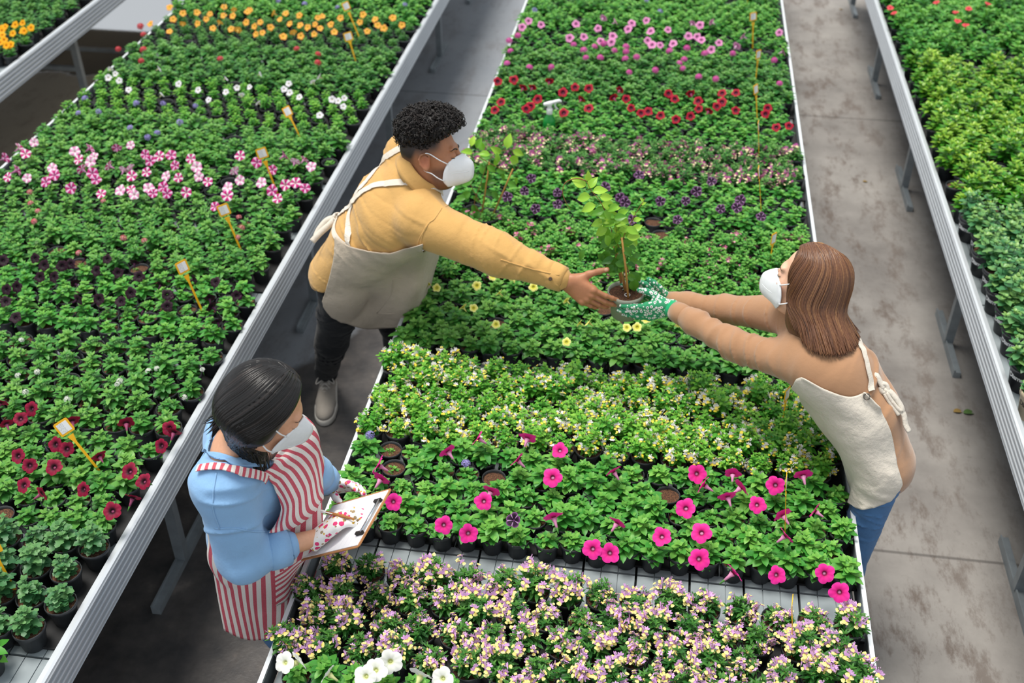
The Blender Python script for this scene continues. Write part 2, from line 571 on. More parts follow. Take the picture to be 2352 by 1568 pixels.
def foliage_mesh(kind, matkey, seed):
    r = random.Random(seed)
    ns, hh, sp, nodes, L, W, serr, st, lean = SPEC[kind]
    mb = MB()
    z0 = 0.068
    for s in range(ns):
        a = 2 * math.pi * (s / ns) * 1.9 + r.uniform(-.4, .4)
        rr = sp * (math.sqrt((s + .3) / ns)) * r.uniform(.8, 1.2)
        h = r.uniform(*hh) * (1.12 - .35 * rr / sp)
        tip = np.array([rr * math.cos(a), rr * math.sin(a), z0 + h])
        bs_ = np.array([rr * .3 * math.cos(a), rr * .3 * math.sin(a), z0 - .004])
        mb.tube([bs_, (bs_ * .5 + tip * .5) + np.array([rr * .15 * math.cos(a), rr * .15 * math.sin(a), 0]), tip], [.0016, .0014, .001], 3, None, .35, caps=False)
        ph = r.uniform(0, 6.28)
        for k in range(nodes):
            t = (k + .6) / nodes
            p = bs_ * (1 - t) + tip * t
            sc = (0.62 + .5 * math.sin(math.pi * min(1, .25 + t * .62))) * (1.0 if t < .75 else .78)
            for q in range(2):
                aa = ph + k * 1.75 + q * math.pi + r.uniform(-.35, .35)
                out = np.array([math.cos(aa), math.sin(aa), 0])
                upw = lean * (0.15 + .95 * t * t) + r.uniform(-.12, .16)
                d = out + np.array([0, 0, upw]) + np.array([math.cos(a), math.sin(a), 0]) * .35
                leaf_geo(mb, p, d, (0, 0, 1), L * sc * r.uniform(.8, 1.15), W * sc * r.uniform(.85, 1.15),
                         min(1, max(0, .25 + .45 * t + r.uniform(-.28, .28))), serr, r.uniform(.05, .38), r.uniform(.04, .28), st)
        # little rosette at the tip
        for q in range(4):
            aa = ph + q * 1.6 + r.uniform(-.3, .3)
            d = np.array([math.cos(aa), math.sin(aa), .9 + r.uniform(0, .5)])
            leaf_geo(mb, tip, d, (0, 0, 1), L * .5 * r.uniform(.7, 1.1), W * .55, .75 + r.uniform(-.15, .25), 0, .2, .3, 4)
    return mb.mesh('foliage_' + kind, LEAVES[matkey])


FOL = {}


def foliage(kind, matkey, n=5):
    k = (kind, matkey)
    if k not in FOL:
        FOL[k] = [foliage_mesh(kind, matkey, hash_s(kind + matkey) + i * 7) for i in range(n)]
    return FOL[k]


def hash_s(s):
    return sum((i + 1) * ord(c) for i, c in enumerate(s))


def pot_mesh(r=0.043, h=0.075, mat=None, n=20):
    p = MB().lathe([(r * .72, 0), (r * .92, h * .8), (r * .94, h * .81), (r * .99, h * .82), (r, h), (r * .95, h), (r * .92, h * .86), (r * .88, h * .8)], n)
    p.add([(r * .72 * math.cos(6.283 * k / n), r * .72 * math.sin(6.283 * k / n), 0) for k in range(n)], [tuple(range(n - 1, -1, -1))])
    return p.mesh('pot', mat or M_pot)


def soil_mesh(r, z, seed=1):
    rr = random.Random(seed)
    V = [(0, 0, z + .002)]; F = []
    n = 16
    for ring, f in ((1, .5), (2, 1.0)):
        for k in range(n):
            a = 6.2832 * k / n
            V.append((r * f * math.cos(a), r * f * math.sin(a), z + rr.uniform(-.003, .003)))
    for k in range(n):
        k2 = (k + 1) % n
        F += [(0, 1 + k, 1 + k2), (1 + k, 1 + n + k, 1 + n + k2, 1 + k2)]
    return MB().add(V, F).mesh('soil', M_soil)


POT9, SOIL9 = pot_mesh(.043), soil_mesh(.040, .064)
POT10, SOIL10 = pot_mesh(.050, .08), soil_mesh(.0465, .068)
POT13, SOIL13 = pot_mesh(.068, .105), soil_mesh(.063, .088)


# ------------------------------------------------------------------ flowers
def mixn(a, b, t):
    return tuple(a[i] * (1 - t) + b[i] * t for i in range(3))


def petunia_mesh(name, R0, edge, mid, throat, star=None, eye=0.22, rim=None, side=None, seed=0, lobes=5):
    """five-lobed trumpet, opening along +Z, tube below"""
    r = random.Random(seed)
    nseg = 40
    rings = [0.0, .10, .2, .32, .5, .68, .85, 1.0]
    V, C, F = [], [], []
    ph = r.uniform(0, 6)
    for i, f in enumerate(rings):
        for k in range(nseg):
            q = 2 * math.pi * k / nseg
            lob = abs(math.cos(lobes * q / 2))
            rad = R0 * f * (1 - (0.20 * (1 - lob ** .6) * f * f)) * (1 + .05 * f * math.sin(3 * q + ph))
            z = R0 * (.40 * (1 - (1 - f) ** 2.6) - .10 * f * f + .07 * f * f * math.sin(2 * q + ph) + .035 * f * f * math.cos(10 * q)) - R0 * .42
            if f < .15:
                z -= R0 * .25
            V.append((rad * math.cos(q), rad * math.sin(q), z))
            t = f
            if t <= eye:
                c = throat
            elif t <= eye + .16:
                c = mixn(throat, mid, (t - eye) / .16)
            else:
                c = mixn(mid, edge, (t - eye - .16) / (1 - eye - .16))
            if star is not None and f > .15:
                s = abs(math.sin(lobes * q / 2))      # along the notch lines by default
                w = max(0, 1 - (1 - lob) * 3.6 * (0.55 + f)) if star[1] == 'lobe' else max(0, 1 - lob * 3.0)
                c = mixn(c, star[0], min(1, w * 1.6))
            if rim is not None and f > .8:
                c = mixn(c, rim, min(1, (f - .8) * 5))
            C.append(c)
    for i in range(len(rings) - 1):
        for k in range(nseg):
            k2 = (k + 1) % nseg
            F.append((i * nseg + k, i * nseg + k2, (i + 1) * nseg + k2, (i + 1) * nseg + k))
    mb = MB().add(V, F, C)
    tc = side or mixn(mid, (.6, .65, .4), .5)
    mb.tube([(0, 0, -R0 * .38), (0, 0, -R0 * .75), (0, 0, -R0 * 1.35)], [R0 * .30, R0 * .16, R0 * .10], 8, tc)
    mb.tube([(0, 0, -R0 * 1.3), (0, 0, -R0 * 1.9)], [R0 * .12, R0 * .04], 5, srgb('4f8a3c'))
    return mb.mesh(name, M_petal)


def five_petal(mb, c, n, R0, col, eye, r, notch=.0):
    """small flat five-petalled floret"""
    n = nv(n)
    a = nv(np.cross(n, (0.3, 1, .2))); b = np.cross(n, a)
    ph = r.uniform(0, 6)
    mb.add([c - n * R0 * .12] + [c + R0 * .22 * (a * math.cos(6.283 * k / 6) + b * math.sin(6.283 * k / 6)) for k in range(6)],
           [(0, 1 + k, 1 + (k + 1) % 6) for k in range(6)], eye)
    for k in range(5):
        q = ph + 2 * math.pi * k / 5
        d = a * math.cos(q) + b * math.sin(q); s = -a * math.sin(q) + b * math.cos(q)
        V = [c + d * R0 * .12, c + d * R0 * .62 + s * R0 * .33 + n * R0 * .04, c + d * R0 * 1.0 + s * R0 * .22, c + d * R0 * (1.02 - notch), c + d * R0 * 1.0 - s * R0 * .22, c + d * R0 * .62 - s * R0 * .33 + n * R0 * .04]
        cc = mixn(col, (1, 1, 1), r.uniform(0, .12))
        mb.add(V, [(0, 1, 2, 3), (0, 3, 4, 5)], [mixn(eye, cc, .55)] + [cc] * 5)


def lip_flower(mb, c, n, s, up_c, low_c, spot, r):
    """two-lipped nemesia blossom: four upper lobes, a broad lower lip with a spot"""
    n = nv(n); a = nv(np.cross((0, 0, 1), n) if abs(n[2]) < .95 else (1, 0, 0)); u = np.cross(n, a)
    uc = mixn(up_c, (.8, .6, .9), r.uniform(0, .25))
    for q in (-1.25, -.45, .45, 1.25):
        d = u * math.cos(q) + a * math.sin(q); t = -u * math.sin(q) + a * math.cos(q)
        V = [c, c + d * s * .6 + t * s * .3, c + d * s * 1.1 + t * s * .13 + n * s * .12, c + d * s * 1.1 - t * s * .13 + n * s * .12, c + d * s * .6 - t * s * .3]
        mb.add(V, [(0, 1, 2, 3, 4)], uc)
    f = n * .55 - u * .75
    f = nv(f)
    V = [c + n * s * .12, c + f * s * .55 + a * s * .6, c + f * s * 1.05 + a * s * .62, c + f * s * 1.2, c + f * s * 1.05 - a * s * .62, c + f * s * .55 - a * s * .6, c + f * s * .5 + n * s * .28]
    lc = mixn(low_c, (1, 1, .9), r.uniform(0, .2))
    mb.add(V, [(6, 1, 2, 3), (6, 3, 4, 5), (0, 1, 6), (0, 6, 5)], [spot, lc, lc, lc, lc, lc, mixn(spot, lc, .7)])
    return mb


G_STEM = srgb('4f8f3e')


def nemesia_flowers(name, n, h, sp, up_c, low_c, spot, seed, s=.0072, per=4):
    r = random.Random(seed)
    mb = MB()
    for i in range(n):
        a = r.uniform(0, 6.283); rr = sp * math.sqrt(r.uniform(.02, 1))
        top = np.array([rr * math.cos(a), rr * math.sin(a), h * r.uniform(.86, 1.12) * (1.06 - .2 * rr / sp)])
        mb.tube([(top[0] * .6, top[1] * .6, .085), top], [.0011, .0008], 3, G_STEM, caps=False)
        for k in range(per):
            q = r.uniform(0, 6.283)
            out = np.array([math.cos(q), math.sin(q), 0])
            c = top + out * r.uniform(.005, .0095) + np.array([0, 0, -k * .0072 + r.uniform(-.002, .003)])
            nn = out * .8 + np.array([-.1, -.75, .75]) * r.uniform(.5, 1.1)
            lip_flower(mb, c, nn, s * r.uniform(.82, 1.15), up_c, low_c, spot, r)
        for k in range(2):      # buds
            q = r.uniform(0, 6.283)
            c = top + np.array([.003 * math.cos(q), .003 * math.sin(q), .004])
            mb.tube([c, c + np.array([0, 0, .004])], [.0022, .0012], 4, mixn(up_c, (.5, .6, .3), .4))
    return mb.mesh(name, M_petal)


def umbel_mesh(name, R0, col, eye, seed, n=16, s=.0072, stem=.03):
    r = random.Random(seed)
    mb = MB()
    for i in range(n):
        f = (i + .5) / n
        th = math.acos(1 - f * .95); ph = i * 2.399963
        d = np.array([math.sin(th) * math.cos(ph), math.sin(th) * math.sin(ph), math.cos(th) * .75])
        five_petal(mb, d * R0, d, s, mixn(col, (1, 1, 1), r.uniform(0, .1)), eye, r, .18)
        mb.tube([(0, 0, -R0 * .4), d * R0 * .9], [.0009, .0009], 3, G_STEM, caps=False)
    mb.tube([(0, 0, -stem), (0, 0, -R0 * .3)], [.0016, .0014], 4, G_STEM)
    return mb.mesh(name, M_petal)


W1 = (.86, .86, .84)
FL = {
    'pink': [petunia_mesh('f_pink', .029, srgb('e8349f'), srgb('e01f86'), srgb('7d1440'), None, .2, None, srgb('e59ac4'), i) for i in range(3)],
    'dred': [petunia_mesh('f_dred', .026, srgb('960e38'), srgb('740a2e'), srgb('280412'), None, .3, None, srgb('a85378'), i + 5) for i in range(3)],
    'white': [petunia_mesh('f_white', .031, (.82, .82, .80), (.8, .82, .74), srgb('c9cf62'), None, .12, None, srgb('d8dd9a'), i + 9) for i in range(2)],
    'yellow': [petunia_mesh('f_yel', .022, srgb('f1efa0'), srgb('eee35c'), srgb('b8b020'), None, .26, None, srgb('d8da7c'), i + 12) for i in range(2)],
    'purple': [petunia_mesh('f_purp', .023, srgb('2a0d2c'), srgb('200820'), srgb('12040f'), (srgb('c99ad0'), 'notch'), .2, srgb('8a4f8e'), srgb('6a3a6e'), i + 15) for i in range(2)],
    'black': [petunia_mesh('f_black', .023, srgb('2e0a22'), srgb('1d0615'), srgb('0c0308'), None, .3, None, srgb('48203e'), i + 18) for i in range(2)],
    'star': [petunia_mesh('f_star', .026, srgb('c2187c'), srgb('c2187c'), srgb('d9d08a'), ((.82, .74, .80), 'lobe'), .1, None, srgb('d79ac2'), 21),
             petunia_mesh('f_star', .026, srgb('b41070'), srgb('a90f6a'), srgb('8f0c57'), ((.75, .45, .66), 'lobe'), .1, None, srgb('c77fae'), 22),
             petunia_mesh('f_star', .025, srgb('d874b0'), srgb('e6b0d0'), srgb('d9d08a'), ((.84, .80, .82), 'lobe'), .1, None, srgb('d79ac2'), 23)],
    'orange': [petunia_mesh('f_or', .021, srgb('f0a046'), srgb('f2c24a'), srgb('e8c02a'), (srgb('d8584a'), 'notch'), .2, None, srgb('e0b860'), i + 25) for i in range(2)],
    'whites': [petunia_mesh('f_ws', .018, (.82, .80, .84), (.8, .78, .82), srgb('c9b64a'), (srgb('c8b8dc'), 'notch'), .12, None, srgb('cfcfa0'), i + 29) for i in range(2)],
    'red': [petunia_mesh('f_red', .024, srgb('c40d36'), srgb('960a2c'), srgb('220410'), None, .38, None, srgb('b04a78'), i + 31) for i in range(2)],
    'pale': [petunia_mesh('f_pale', .024, srgb('e9a2cf'), srgb('dd7ab8'), srgb('4c1038'), None, .24, None, srgb('e0b4d2'), i + 35) for i in range(2)],
    'pansy': [petunia_mesh('f_pansy', .022, srgb('f2b20c'), srgb('f0a008'), srgb('a85c08'), None, .15, None, srgb('d8a830'), i + 37) for i in range(2)],
    'vpink': [umbel_mesh('f_vpink', .017, srgb('e049b0'), srgb('c83a98'), i + 40, 20, .0085) for i in range(2)],
    'vred': [umbel_mesh('f_vred', .014, srgb('cf1438'), (.8, .7, .72), i + 44, 11, .0075) for i in range(2)],
    'vscarlet': [umbel_mesh('f_vsc', .018, srgb('d81a34'), srgb('c01028'), i + 46, 20, .0085) for i in range(2)],
    'vwhite': [umbel_mesh('f_vw', .012, (.84, .84, .82), srgb('cfd6b0'), i + 48, 8, .0075) for i in range(2)],
    'lilac': [umbel_mesh('f_lil', .015, srgb('9a8ad8'), srgb('8070c0'), i + 50, 10, .008) for i in range(2)],
    'redbud': [petunia_mesh('f_rb', .02, srgb('e0525c'), srgb('d8404a'), srgb('c03040'), None, .2, None, srgb('d86a70'), 53)],
}
NEM = {
    'py': [nemesia_flowers('blossoms', 13, .150, .060, srgb('e2aee8'), srgb('fbf596'), srgb('f3bc3c'), 60 + i, .0098, 5) for i in range(5)],
    'wy': [nemesia_flowers('blossoms', 11, .142, .060, (.88, .88, .86), srgb('f8e63a'), srgb('f0c020'), 70 + i, .0092, 3) for i in range(5)],
    'mc': [nemesia_flowers('blossoms', 9, .130, .058, srgb('c94ca8'), srgb('f6ecc4'), srgb('f0cc50'), 80 + i, .0112, 3) for i in range(5)],
    'di': [nemesia_flowers('blossoms', 3, .120, .040, srgb('c23a78'), srgb('d886b8'), srgb('f0c040'), 90 + i, .0105, 4) for i in range(5)],
}


# ------------------------------------------------------------------ beds of potted plants
ORD = ['zeroth', 'first', 'second', 'third', 'fourth', 'fifth', 'sixth', 'seventh', 'eighth', 'ninth', 'tenth', 'eleventh', 'twelfth', 'thirteenth', 'fourteenth', 'fifteenth', 'sixteenth',
       'seventeenth', 'eighteenth', 'nineteenth', 'twentieth', 'twenty-first', 'twenty-second', 'twenty-third', 'twenty-fourth', 'twenty-fifth']
M_shade = plain('black_shade_sheet', srgb('17181a'), .7)


def shade_sheets(x0, x1, y0, y1, pr, name):  # black sheets added to darken the gaps between pots, standing in for shade
    n = max(1, int(round((x1 - x0 + 2 * pr) / .46)))
    w = (x1 - x0 + 2 * pr) / n
    for i in range(n):
        cx = x0 - pr + (i + .5) * w; cy = (y0 + y1) / 2
        if not (in_view((cx, cy, BED), 150)):
            continue
        hx, hy = w / 2 - .004, (y1 - y0) / 2 + pr * .15
        mb = MB().box((-hx, -hy, 0), (hx, hy, .003))
        t = thing('carry_tray', 'black carry sheet added under %s, %s from left' % (name, ORD[i + 1]), 'tray', (cx, cy, BED), 0, 'black carry sheets added under the pots')
        link('shade_sheet_base', mb.mesh('shade_sheet_base', M_shade, False), t)
        rm = MB()
        for a, b in (((-hx, -hy), (hx, -hy)), ((hx, -hy), (hx, hy)), ((hx, hy), (-hx, hy)), ((-hx, hy), (-hx, -hy))):
            rm.box((min(a[0], b[0]) - .0015, min(a[1], b[1]) - .0015, .003), (max(a[0], b[0]) + .0015, max(a[1], b[1]) + .0015, .010))
        link('shade_sheet_rim', rm.mesh('shade_sheet_rim', M_shade, False), t)




def bed(name, label, bare_label, group, x0, x1, y0, y1, kind, matkey, pot=0, sp=.086, flowers=None, hfl=.165, fsize=1.1,
        scale=1.0, nem=None, nem_p=1.0, cat='potted plant', skip=None, tray_gap=None, jit=.006, pot_mat=None, short=None, shade=True, edge='left', bare='flowerless'):
    """rows of single potted plants; flowers = (key, [(px, py, facing)]) are given to the nearest plant"""
    r = random.Random(hash_s(label))
    fol = foliage(kind, matkey)
    pm, sm, pr, ph = ((POT9, SOIL9, .043, 0), (POT10, SOIL10, .05, .004), (POT13, SOIL13, .068, .02))[pot]
    rows = max(1, int((y1 - y0) / (sp * .88)) + 1)
    dy = (y1 - y0) / max(1, rows - 1) if rows > 1 else 0
    plants = []
    for j in range(rows):
        y = y0 + j * dy
        off = (j % 2) * sp * .5
        n = int((x1 - x0 - off) / sp) + 1
        for i in range(n):
            x = x0 + off + i * sp + r.uniform(-jit, jit); yy = y + r.uniform(-jit, jit)
            if not in_view((x, yy, BED + .1), 45):
                continue
            if skip and skip(x, yy):
                continue
            plants.append([x, yy, [], j, i, n])
    near = None
    if flowers:
        key, lst = flowers
        for f in lst:
            p = P(f[0], f[1], BED + hfl)
            best = min(plants, key=lambda q: (q[0] - p[0]) ** 2 + (q[1] - p[1]) ** 2) if plants else None
            if best is not None and math.hypot(best[0] - p[0], best[1] - p[1]) < .25:
                best[2].append((p, f[2] if len(f) > 2 else 'f', f[3] if len(f) > 3 else key))
    if shade:
        shade_sheets(x0, x1, y0, y1, pr, group)
    rowxs = {}
    for q in plants:
        rowxs.setdefault(q[3], []).append(q[0])
    rws = sorted(rowxs)
    for x, y, fs, rj, ri, rn in plants:
        has_nem = nem is not None and r.random() < nem_p
        fl_state = bool(fs) or has_nem
        s = scale * (r.uniform(.82, 1.1) if (fl_state or r.random() > .03) else r.uniform(.4, .6))
        xs = sorted(rowxs[rj]); k_ = xs.index(x)
        if edge == 'right' or k_ >= len(xs) / 2:
            side = ORD[len(xs) - k_] + ' from the right'
        else:
            side = ORD[k_ + 1] + ' from the left'
        jj = rws.index(rj)
        row = 'front row' if jj == 0 else ('back row' if jj == len(rws) - 1 else ORD[jj + 1] + ' row from front')
        lab = '%s %s, %s, %s' % (short, 'in bloom' if fl_state else bare, row, side)
        t = thing(name, lab, cat, (x, y, BED + (.003 if shade else 0)), r.uniform(0, 6.283) if not fs else 0, group + ('' if fl_state else ', not in bloom'))
        px = Q((x, y, BED + .07))
        size = pr * 2 * FPX / max(.1, (np.array([x, y, BED]) - _cc) @ _fw)
        link('pot', pm, t)
        if size > 40:
            link('soil', sm, t)
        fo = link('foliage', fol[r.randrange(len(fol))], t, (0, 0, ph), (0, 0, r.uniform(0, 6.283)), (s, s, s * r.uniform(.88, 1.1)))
        if has_nem:
            b = link('blossoms', NEM[nem][r.randrange(5)], t, (0, 0, (s - 1) * .08), (0, 0, 0), s)
            b['kind'] = 'stuff'
        if fs:
            for p, face, fkey in fs:
                ms = FL[fkey]
                if face == 'f':
                    n = nv((r.uniform(-.35, .3), -.75 + r.uniform(-.25, .25), .8))
                elif face == 's':
                    a = r.uniform(0, 6.283)
                    n = nv((math.cos(a) * .8, abs(math.sin(a)) * .9 + .1, r.uniform(.25, .6)))
                else:
                    n = nv((r.uniform(-.5, .5), r.uniform(-.5, .2), 1))
                q = Vector(n).to_track_quat('Z', 'Y')
                o = link('flower', ms[r.randrange(len(ms))], t, (p[0] - x, p[1] - y, p[2] - BED), None, fsize * r.uniform(.9, 1.12))
                o.rotation_euler = (q @ Euler((0, 0, r.uniform(0, 6))).to_quaternion()).to_euler()
    return plants


def scl(lst, k, ox=0, oy=0, side=()):
    return [(x / k + ox, y / k + oy, 's' if i in side else 'f') for i, (x, y) in enumerate(lst)]


XL, XR = BENCH['centre'][0] + .062, BENCH['centre'][1] - .055
pink_f = [(1285, 1035), (1268, 1097), (1110, 1152), (903, 1154), (1019, 1207), (1076, 1227), (1574, 1168), (1602, 1089), (1519, 1233), (1610, 1224), (1607, 1285), (1360, 1262), (1400, 1272), (1780, 1116), (1740, 1160), (1785, 1322), (1895, 1318), (1928, 1362)]
pink_s = [(865, 1067), (878, 1097), (1026, 1034), (1095, 1005), (1213, 1003), (1185, 1055), (1420, 1198), (1270, 1183), (1407, 1080), (1683, 1086), (1843, 1088), (1868, 1172), (1808, 1228), (1690, 1312), (1130, 1125), (1612, 1112), (1795, 1180), (1670, 1137), (1706, 1118)]
bed('white_petunia', 'white petunia in bloom at the front corner of the centre bench', 'unopened white petunia at the front corner of the centre bench', 'white petunias at the front corner',
    XL, -.42, 1.62, 1.93, 'petbig', 'petunia', 0, .092, ('white', scl([(652, 1523), (838, 1555), (862, 1540), (897, 1522), (690, 1515), (750, 1545), (970, 1545), (1015, 1560)], 1, side=(4, 5, 6))), .175, short='white petunia')
bed('pink_nemesia', 'pink and yellow nemesia in bloom at the front of the centre bench', 'pink nemesia', 'pink and yellow nemesias',
    XL, XR, 2.03, 2.345, 'nemesia', 'nemesia', 1, .108, nem='py', short='pink-yellow nemesia')
bed('pink_nemesia', 'pink and yellow nemesia in bloom at the front of the centre bench', 'pink nemesia', 'pink and yellow nemesias',
    -.32, XR, 1.60, 1.93, 'nemesia', 'nemesia', 1, .108, nem='py', short='front-most pink-yellow nemesia')
bed('pink_petunia', 'bright pink petunia with open flowers on the centre bench, behind the nemesias', 'green petunia without open flower in the bright pink petunia rows',
    'bright pink petunias', XL, XR, 2.57, 2.93, 'petbig', 'petunia', 0, .089, ('pink', scl(pink_f, 1) + [(x, y, 's') for x, y in pink_s] + [(1178, 1195, 'f', 'purple'), (850, 1000, 'u', 'lilac'), (1070, 1066, 'u', 'lilac')]), .175, short='bright pink petunia')
bed('white_nemesia', 'white and yellow nemesia in bloom across the middle of the centre bench', 'white nemesia', 'white and yellow nemesias',
    XL, XR, 3.03, 3.42, 'nembright', 'bright', 1, .102, nem='wy', short='white-yellow nemesia')
yel = [(1139, 746), (1301, 786), (1463, 752), (1440, 753), (1095, 657), (1145, 672), (1003, 662), (988, 652), (1132, 635), (1062, 705), (1088, 708), (1484, 733), (990, 620), (1350, 740), (1330, 742), (1560, 745), (1225, 660), (1180, 640), (945, 675), (1300, 690)]
bed('yellow_petunia', 'pale yellow petunia in bloom below the handed-over plant', 'green petunia without open flower in the pale yellow petunia rows', 'pale yellow petunias',
    XL, XR, 3.60, 4.02, 'petbig', 'verbena', 0, .089, ('yellow', scl(yel, 1, side=(5, 7, 9, 12, 13, 14, 15, 17, 19))), .165, .92, short='pale yellow petunia')
bed('potted_diascia', 'low green diascia with small pink blossoms beneath the outstretched arms', 'low green diascia without blossom beneath the outstretched arms', 'pink diascias',
    XL, XR, 4.11, 4.60, 'diascia', 'petunia', 0, .092, nem='di', nem_p=.42, short='pink diascia')
pur = [(1280, 443), (1280, 470), (1425, 455), (1436, 465), (1165, 452), (1221, 410), (1230, 480), (1452, 505), (1517, 463), (1634, 417), (1693, 477), (1655, 480), (1556, 505), (1468, 402), (1575, 462), (1748, 498), (1205, 440), (1390, 430), (1700, 460), (1600, 440)]
bed('purple_petunia', 'dark purple petunia with pale edges in bloom behind the handed-over plant', 'green petunia without open flower in the dark purple petunia rows', 'dark purple petunias',
    XL, XR, 4.72, 5.08, 'petunia', 'petunia', 0, .088, ('purple', scl(pur, 1)), .16, short='dark purple petunia')
bed('magenta_nemesia', 'magenta and cream nemesia in bloom across the back half of the centre bench', 'magenta nemesia', 'magenta and cream nemesias',
    XL, XR, 5.17, 5.50, 'nemesia', 'petblue', 1, .102, nem='mc', short='magenta-cream nemesia')
red = [(838, 525), (920, 532), (613, 597), (570, 640), (545, 655), (770, 677), (393, 613), (355, 662), (920, 650), (1145, 595), (1110, 540), (1400, 563), (1437, 595), (1235, 680), (1277, 670), (1350, 695), (1175, 650), (1575, 607), (1530, 700), (1720, 560), (1803, 558), (1803, 665), (1690, 640), (1645, 665), (1720, 612), (1995, 650), (1980, 685), (2123, 757), (2045, 765), (470, 480), (585, 523), (685, 485), (530, 525), (375, 490), (765, 555), (880, 595), (1065, 585), (1530, 560), (1580, 655), (1443, 718)]
bed('crimson_petunia', 'crimson red petunia in bloom beside the white spray bottle', 'green petunia without open flower in the crimson petunia rows', 'crimson petunias',
    XL, XR, 5.62, 6.06, 'petunia', 'petunia', 0, .092, ('red', scl(red, 2.613, 1000, 0, side=(10, 23, 30, 31, 32, 35, 36, 37))), .16, short='crimson petunia')
vp = [(450, 310), (430, 385), (565, 408), (495, 218), (443, 248), (830, 272), (890, 305), (903, 350), (990, 350), (955, 283), (695, 407), (1075, 307), (1145, 285), (1145, 315), (1140, 357), (1208, 347), (1163, 438), (1320, 425), (1405, 310), (1510, 293), (1493, 360), (1465, 383), (1485, 415), (1580, 465), (1683, 478), (1785, 325), (1617, 325), (2065, 505), (2033, 365), (1012, 267)]
bed('pink_verbena', 'hot pink verbena in bloom near the back of the centre bench', 'green verbena without flower in the hot pink verbena rows', 'hot pink verbenas',
    XL, XR, 6.15, 6.66, 'mint', 'petblue', 0, .096, ('vpink', [(a, b, 'u') for a, b, _ in scl(vp, 2.613, 1000)]), .165, 1.15, short='hot pink verbena')
pe = [(560, 128), (520, 165), (635, 150), (845, 145), (975, 172), (805, 230), (892, 223), (1065, 218), (1055, 255), (990, 248), (1155, 177), (1085, 132), (1180, 140), (1265, 125), (1290, 188), (1397, 180), (1275, 245), (1300, 270), (1350, 273), (1425, 263), (1520, 218), (1570, 222), (1597, 240), (1655, 300), (1703, 258), (1587, 152), (1545, 140), (1655, 133), (1810, 275), (2063, 197), (1843, 217), (2090, 310), (1010, 108)]
bed('dark_eyed_petunia', 'pale pink dark-eyed petunia in bloom near the far end of the centre bench', 'green petunia without flower in the dark-eyed pink petunia rows', 'dark-eyed pink petunias',
    XL, XR, 6.74, 7.14, 'petunia', 'petunia', 0, .094, ('pale', scl(pe, 2.613, 1000, side=(11, 26, 27, 28, 30, 31, 32))), .16, short='dark-eyed pale pink petunia')
bed('violet_bedding_plant', 'green bedding plant with violet bloom at the far end of the centre bench', 'green bedding plant without bloom at the far end of the centre bench', 'green bedding plants at the far end',
    XL, XR, 7.24, 8.45, 'mint', 'petunia', 0, .104, ('lilac', [(1228, 25, 'u'), (1516, 28, 'u'), (1485, 2, 'u')]), .16, short='far-end green plant')

# ---- left bench
LL, LR = BENCH['left'][0] + .065, BENCH['left'][1] - .06
bed('light_green_petunia', 'large-leaved light green petunia in the near left corner', 'large-leaved light green petunia in the near left corner', 'petunias in the near left corner',
    -2.3, LR - .04, 1.70, 1.86, 'petbig', 'bright', 1, .125, scale=1.25, short='large-leaved corner petunia')
bed('potted_geranium', 'lobed grey-green plant in the rows nearest the left rail corner', 'lobed grey-green geranium at the near end of the left bench', 'grey-green geraniums',
    -2.5, LR, 1.97, 2.32, 'serrated', 'grey', 1, .102, scale=1.05, short='lobed grey-green geranium', edge='right')
dr = [(40, 1048), (68, 1070), (123, 1073), (153, 1032), (53, 1115), (296, 1083), (329, 1106), (190, 1125), (257, 1174), (369, 1025), (71, 940), (47, 962), (126, 1022), (388, 985), (14, 972), (165, 965), (227, 1047), (100, 1133), (307, 1140), (402, 990), (290, 970), (3, 922)]
bed('dark_red_petunia', 'dark red petunia in bloom on the left bench near the front label', 'green petunia without open flower in the dark red petunia rows', 'dark red petunias',
    -2.75, LR, 2.42, 2.80, 'petbig', 'verbena', 0, .091, ('dred', scl(dr, 1, side=range(14, 22))), .165, short='dark red petunia', edge='right')
vw = [(155, 885), (270, 1115), (865, 1180), (845, 1205), (185, 1260), (485, 1310), (1070, 1107), (1130, 1090), (1460, 1098), (1330, 1297), (130, 1140)]
bed('white_verbena', 'white verbena in bloom on the left bench behind the dark red petunias', 'green verbena without flower behind the dark red petunias', 'white verbenas',
    -2.95, LR, 2.92, 3.36, 'verbena', 'verbena', 1, .102, ('vwhite', [(a, b, 'u') for a, b, _ in scl(vw, 3.136, 0, 500)]), .165, .9, short='white verbena', edge='right')
bk = [(20, 310), (250, 295), (315, 345), (505, 335), (445, 350), (690, 385), (625, 285), (1000, 425), (975, 320), (1405, 445), (1550, 465), (540, 470), (120, 500), (385, 430), (710, 590), (868, 605), (570, 590), (1205, 555), (1270, 565), (940, 545), (1045, 660), (1205, 640), (1165, 480), (1510, 575), (1520, 640), (1565, 745), (1755, 555), (1705, 565), (110, 720), (40, 605), (45, 520), (285, 430), (850, 400), (770, 300)]
bed('black_petunia', 'near-black purple petunia in bloom on the left bench', 'green petunia without open flower in the near-black petunia rows', 'near-black petunias',
    -3.15, LR, 3.50, 3.86, 'petunia', 'petunia', 0, .092, ('black', scl(bk, 3.136, 0, 500, side=(6, 8, 9, 11, 16, 18, 20, 22, 23, 24, 25, 26))), .15, short='near-black petunia', edge='right')
vr = [(200 / 2.904, 1285 / 2.904), (205 / 2.904, 1360 / 2.904), (255 / 2.904, 1412 / 2.904), (228 / 2.904, 1480 / 2.904), (690 / 2.904, 1345 / 2.904), (79, 511), (181, 582), (284, 548), (332, 554), (547, 546), (556, 524), (549, 500)]
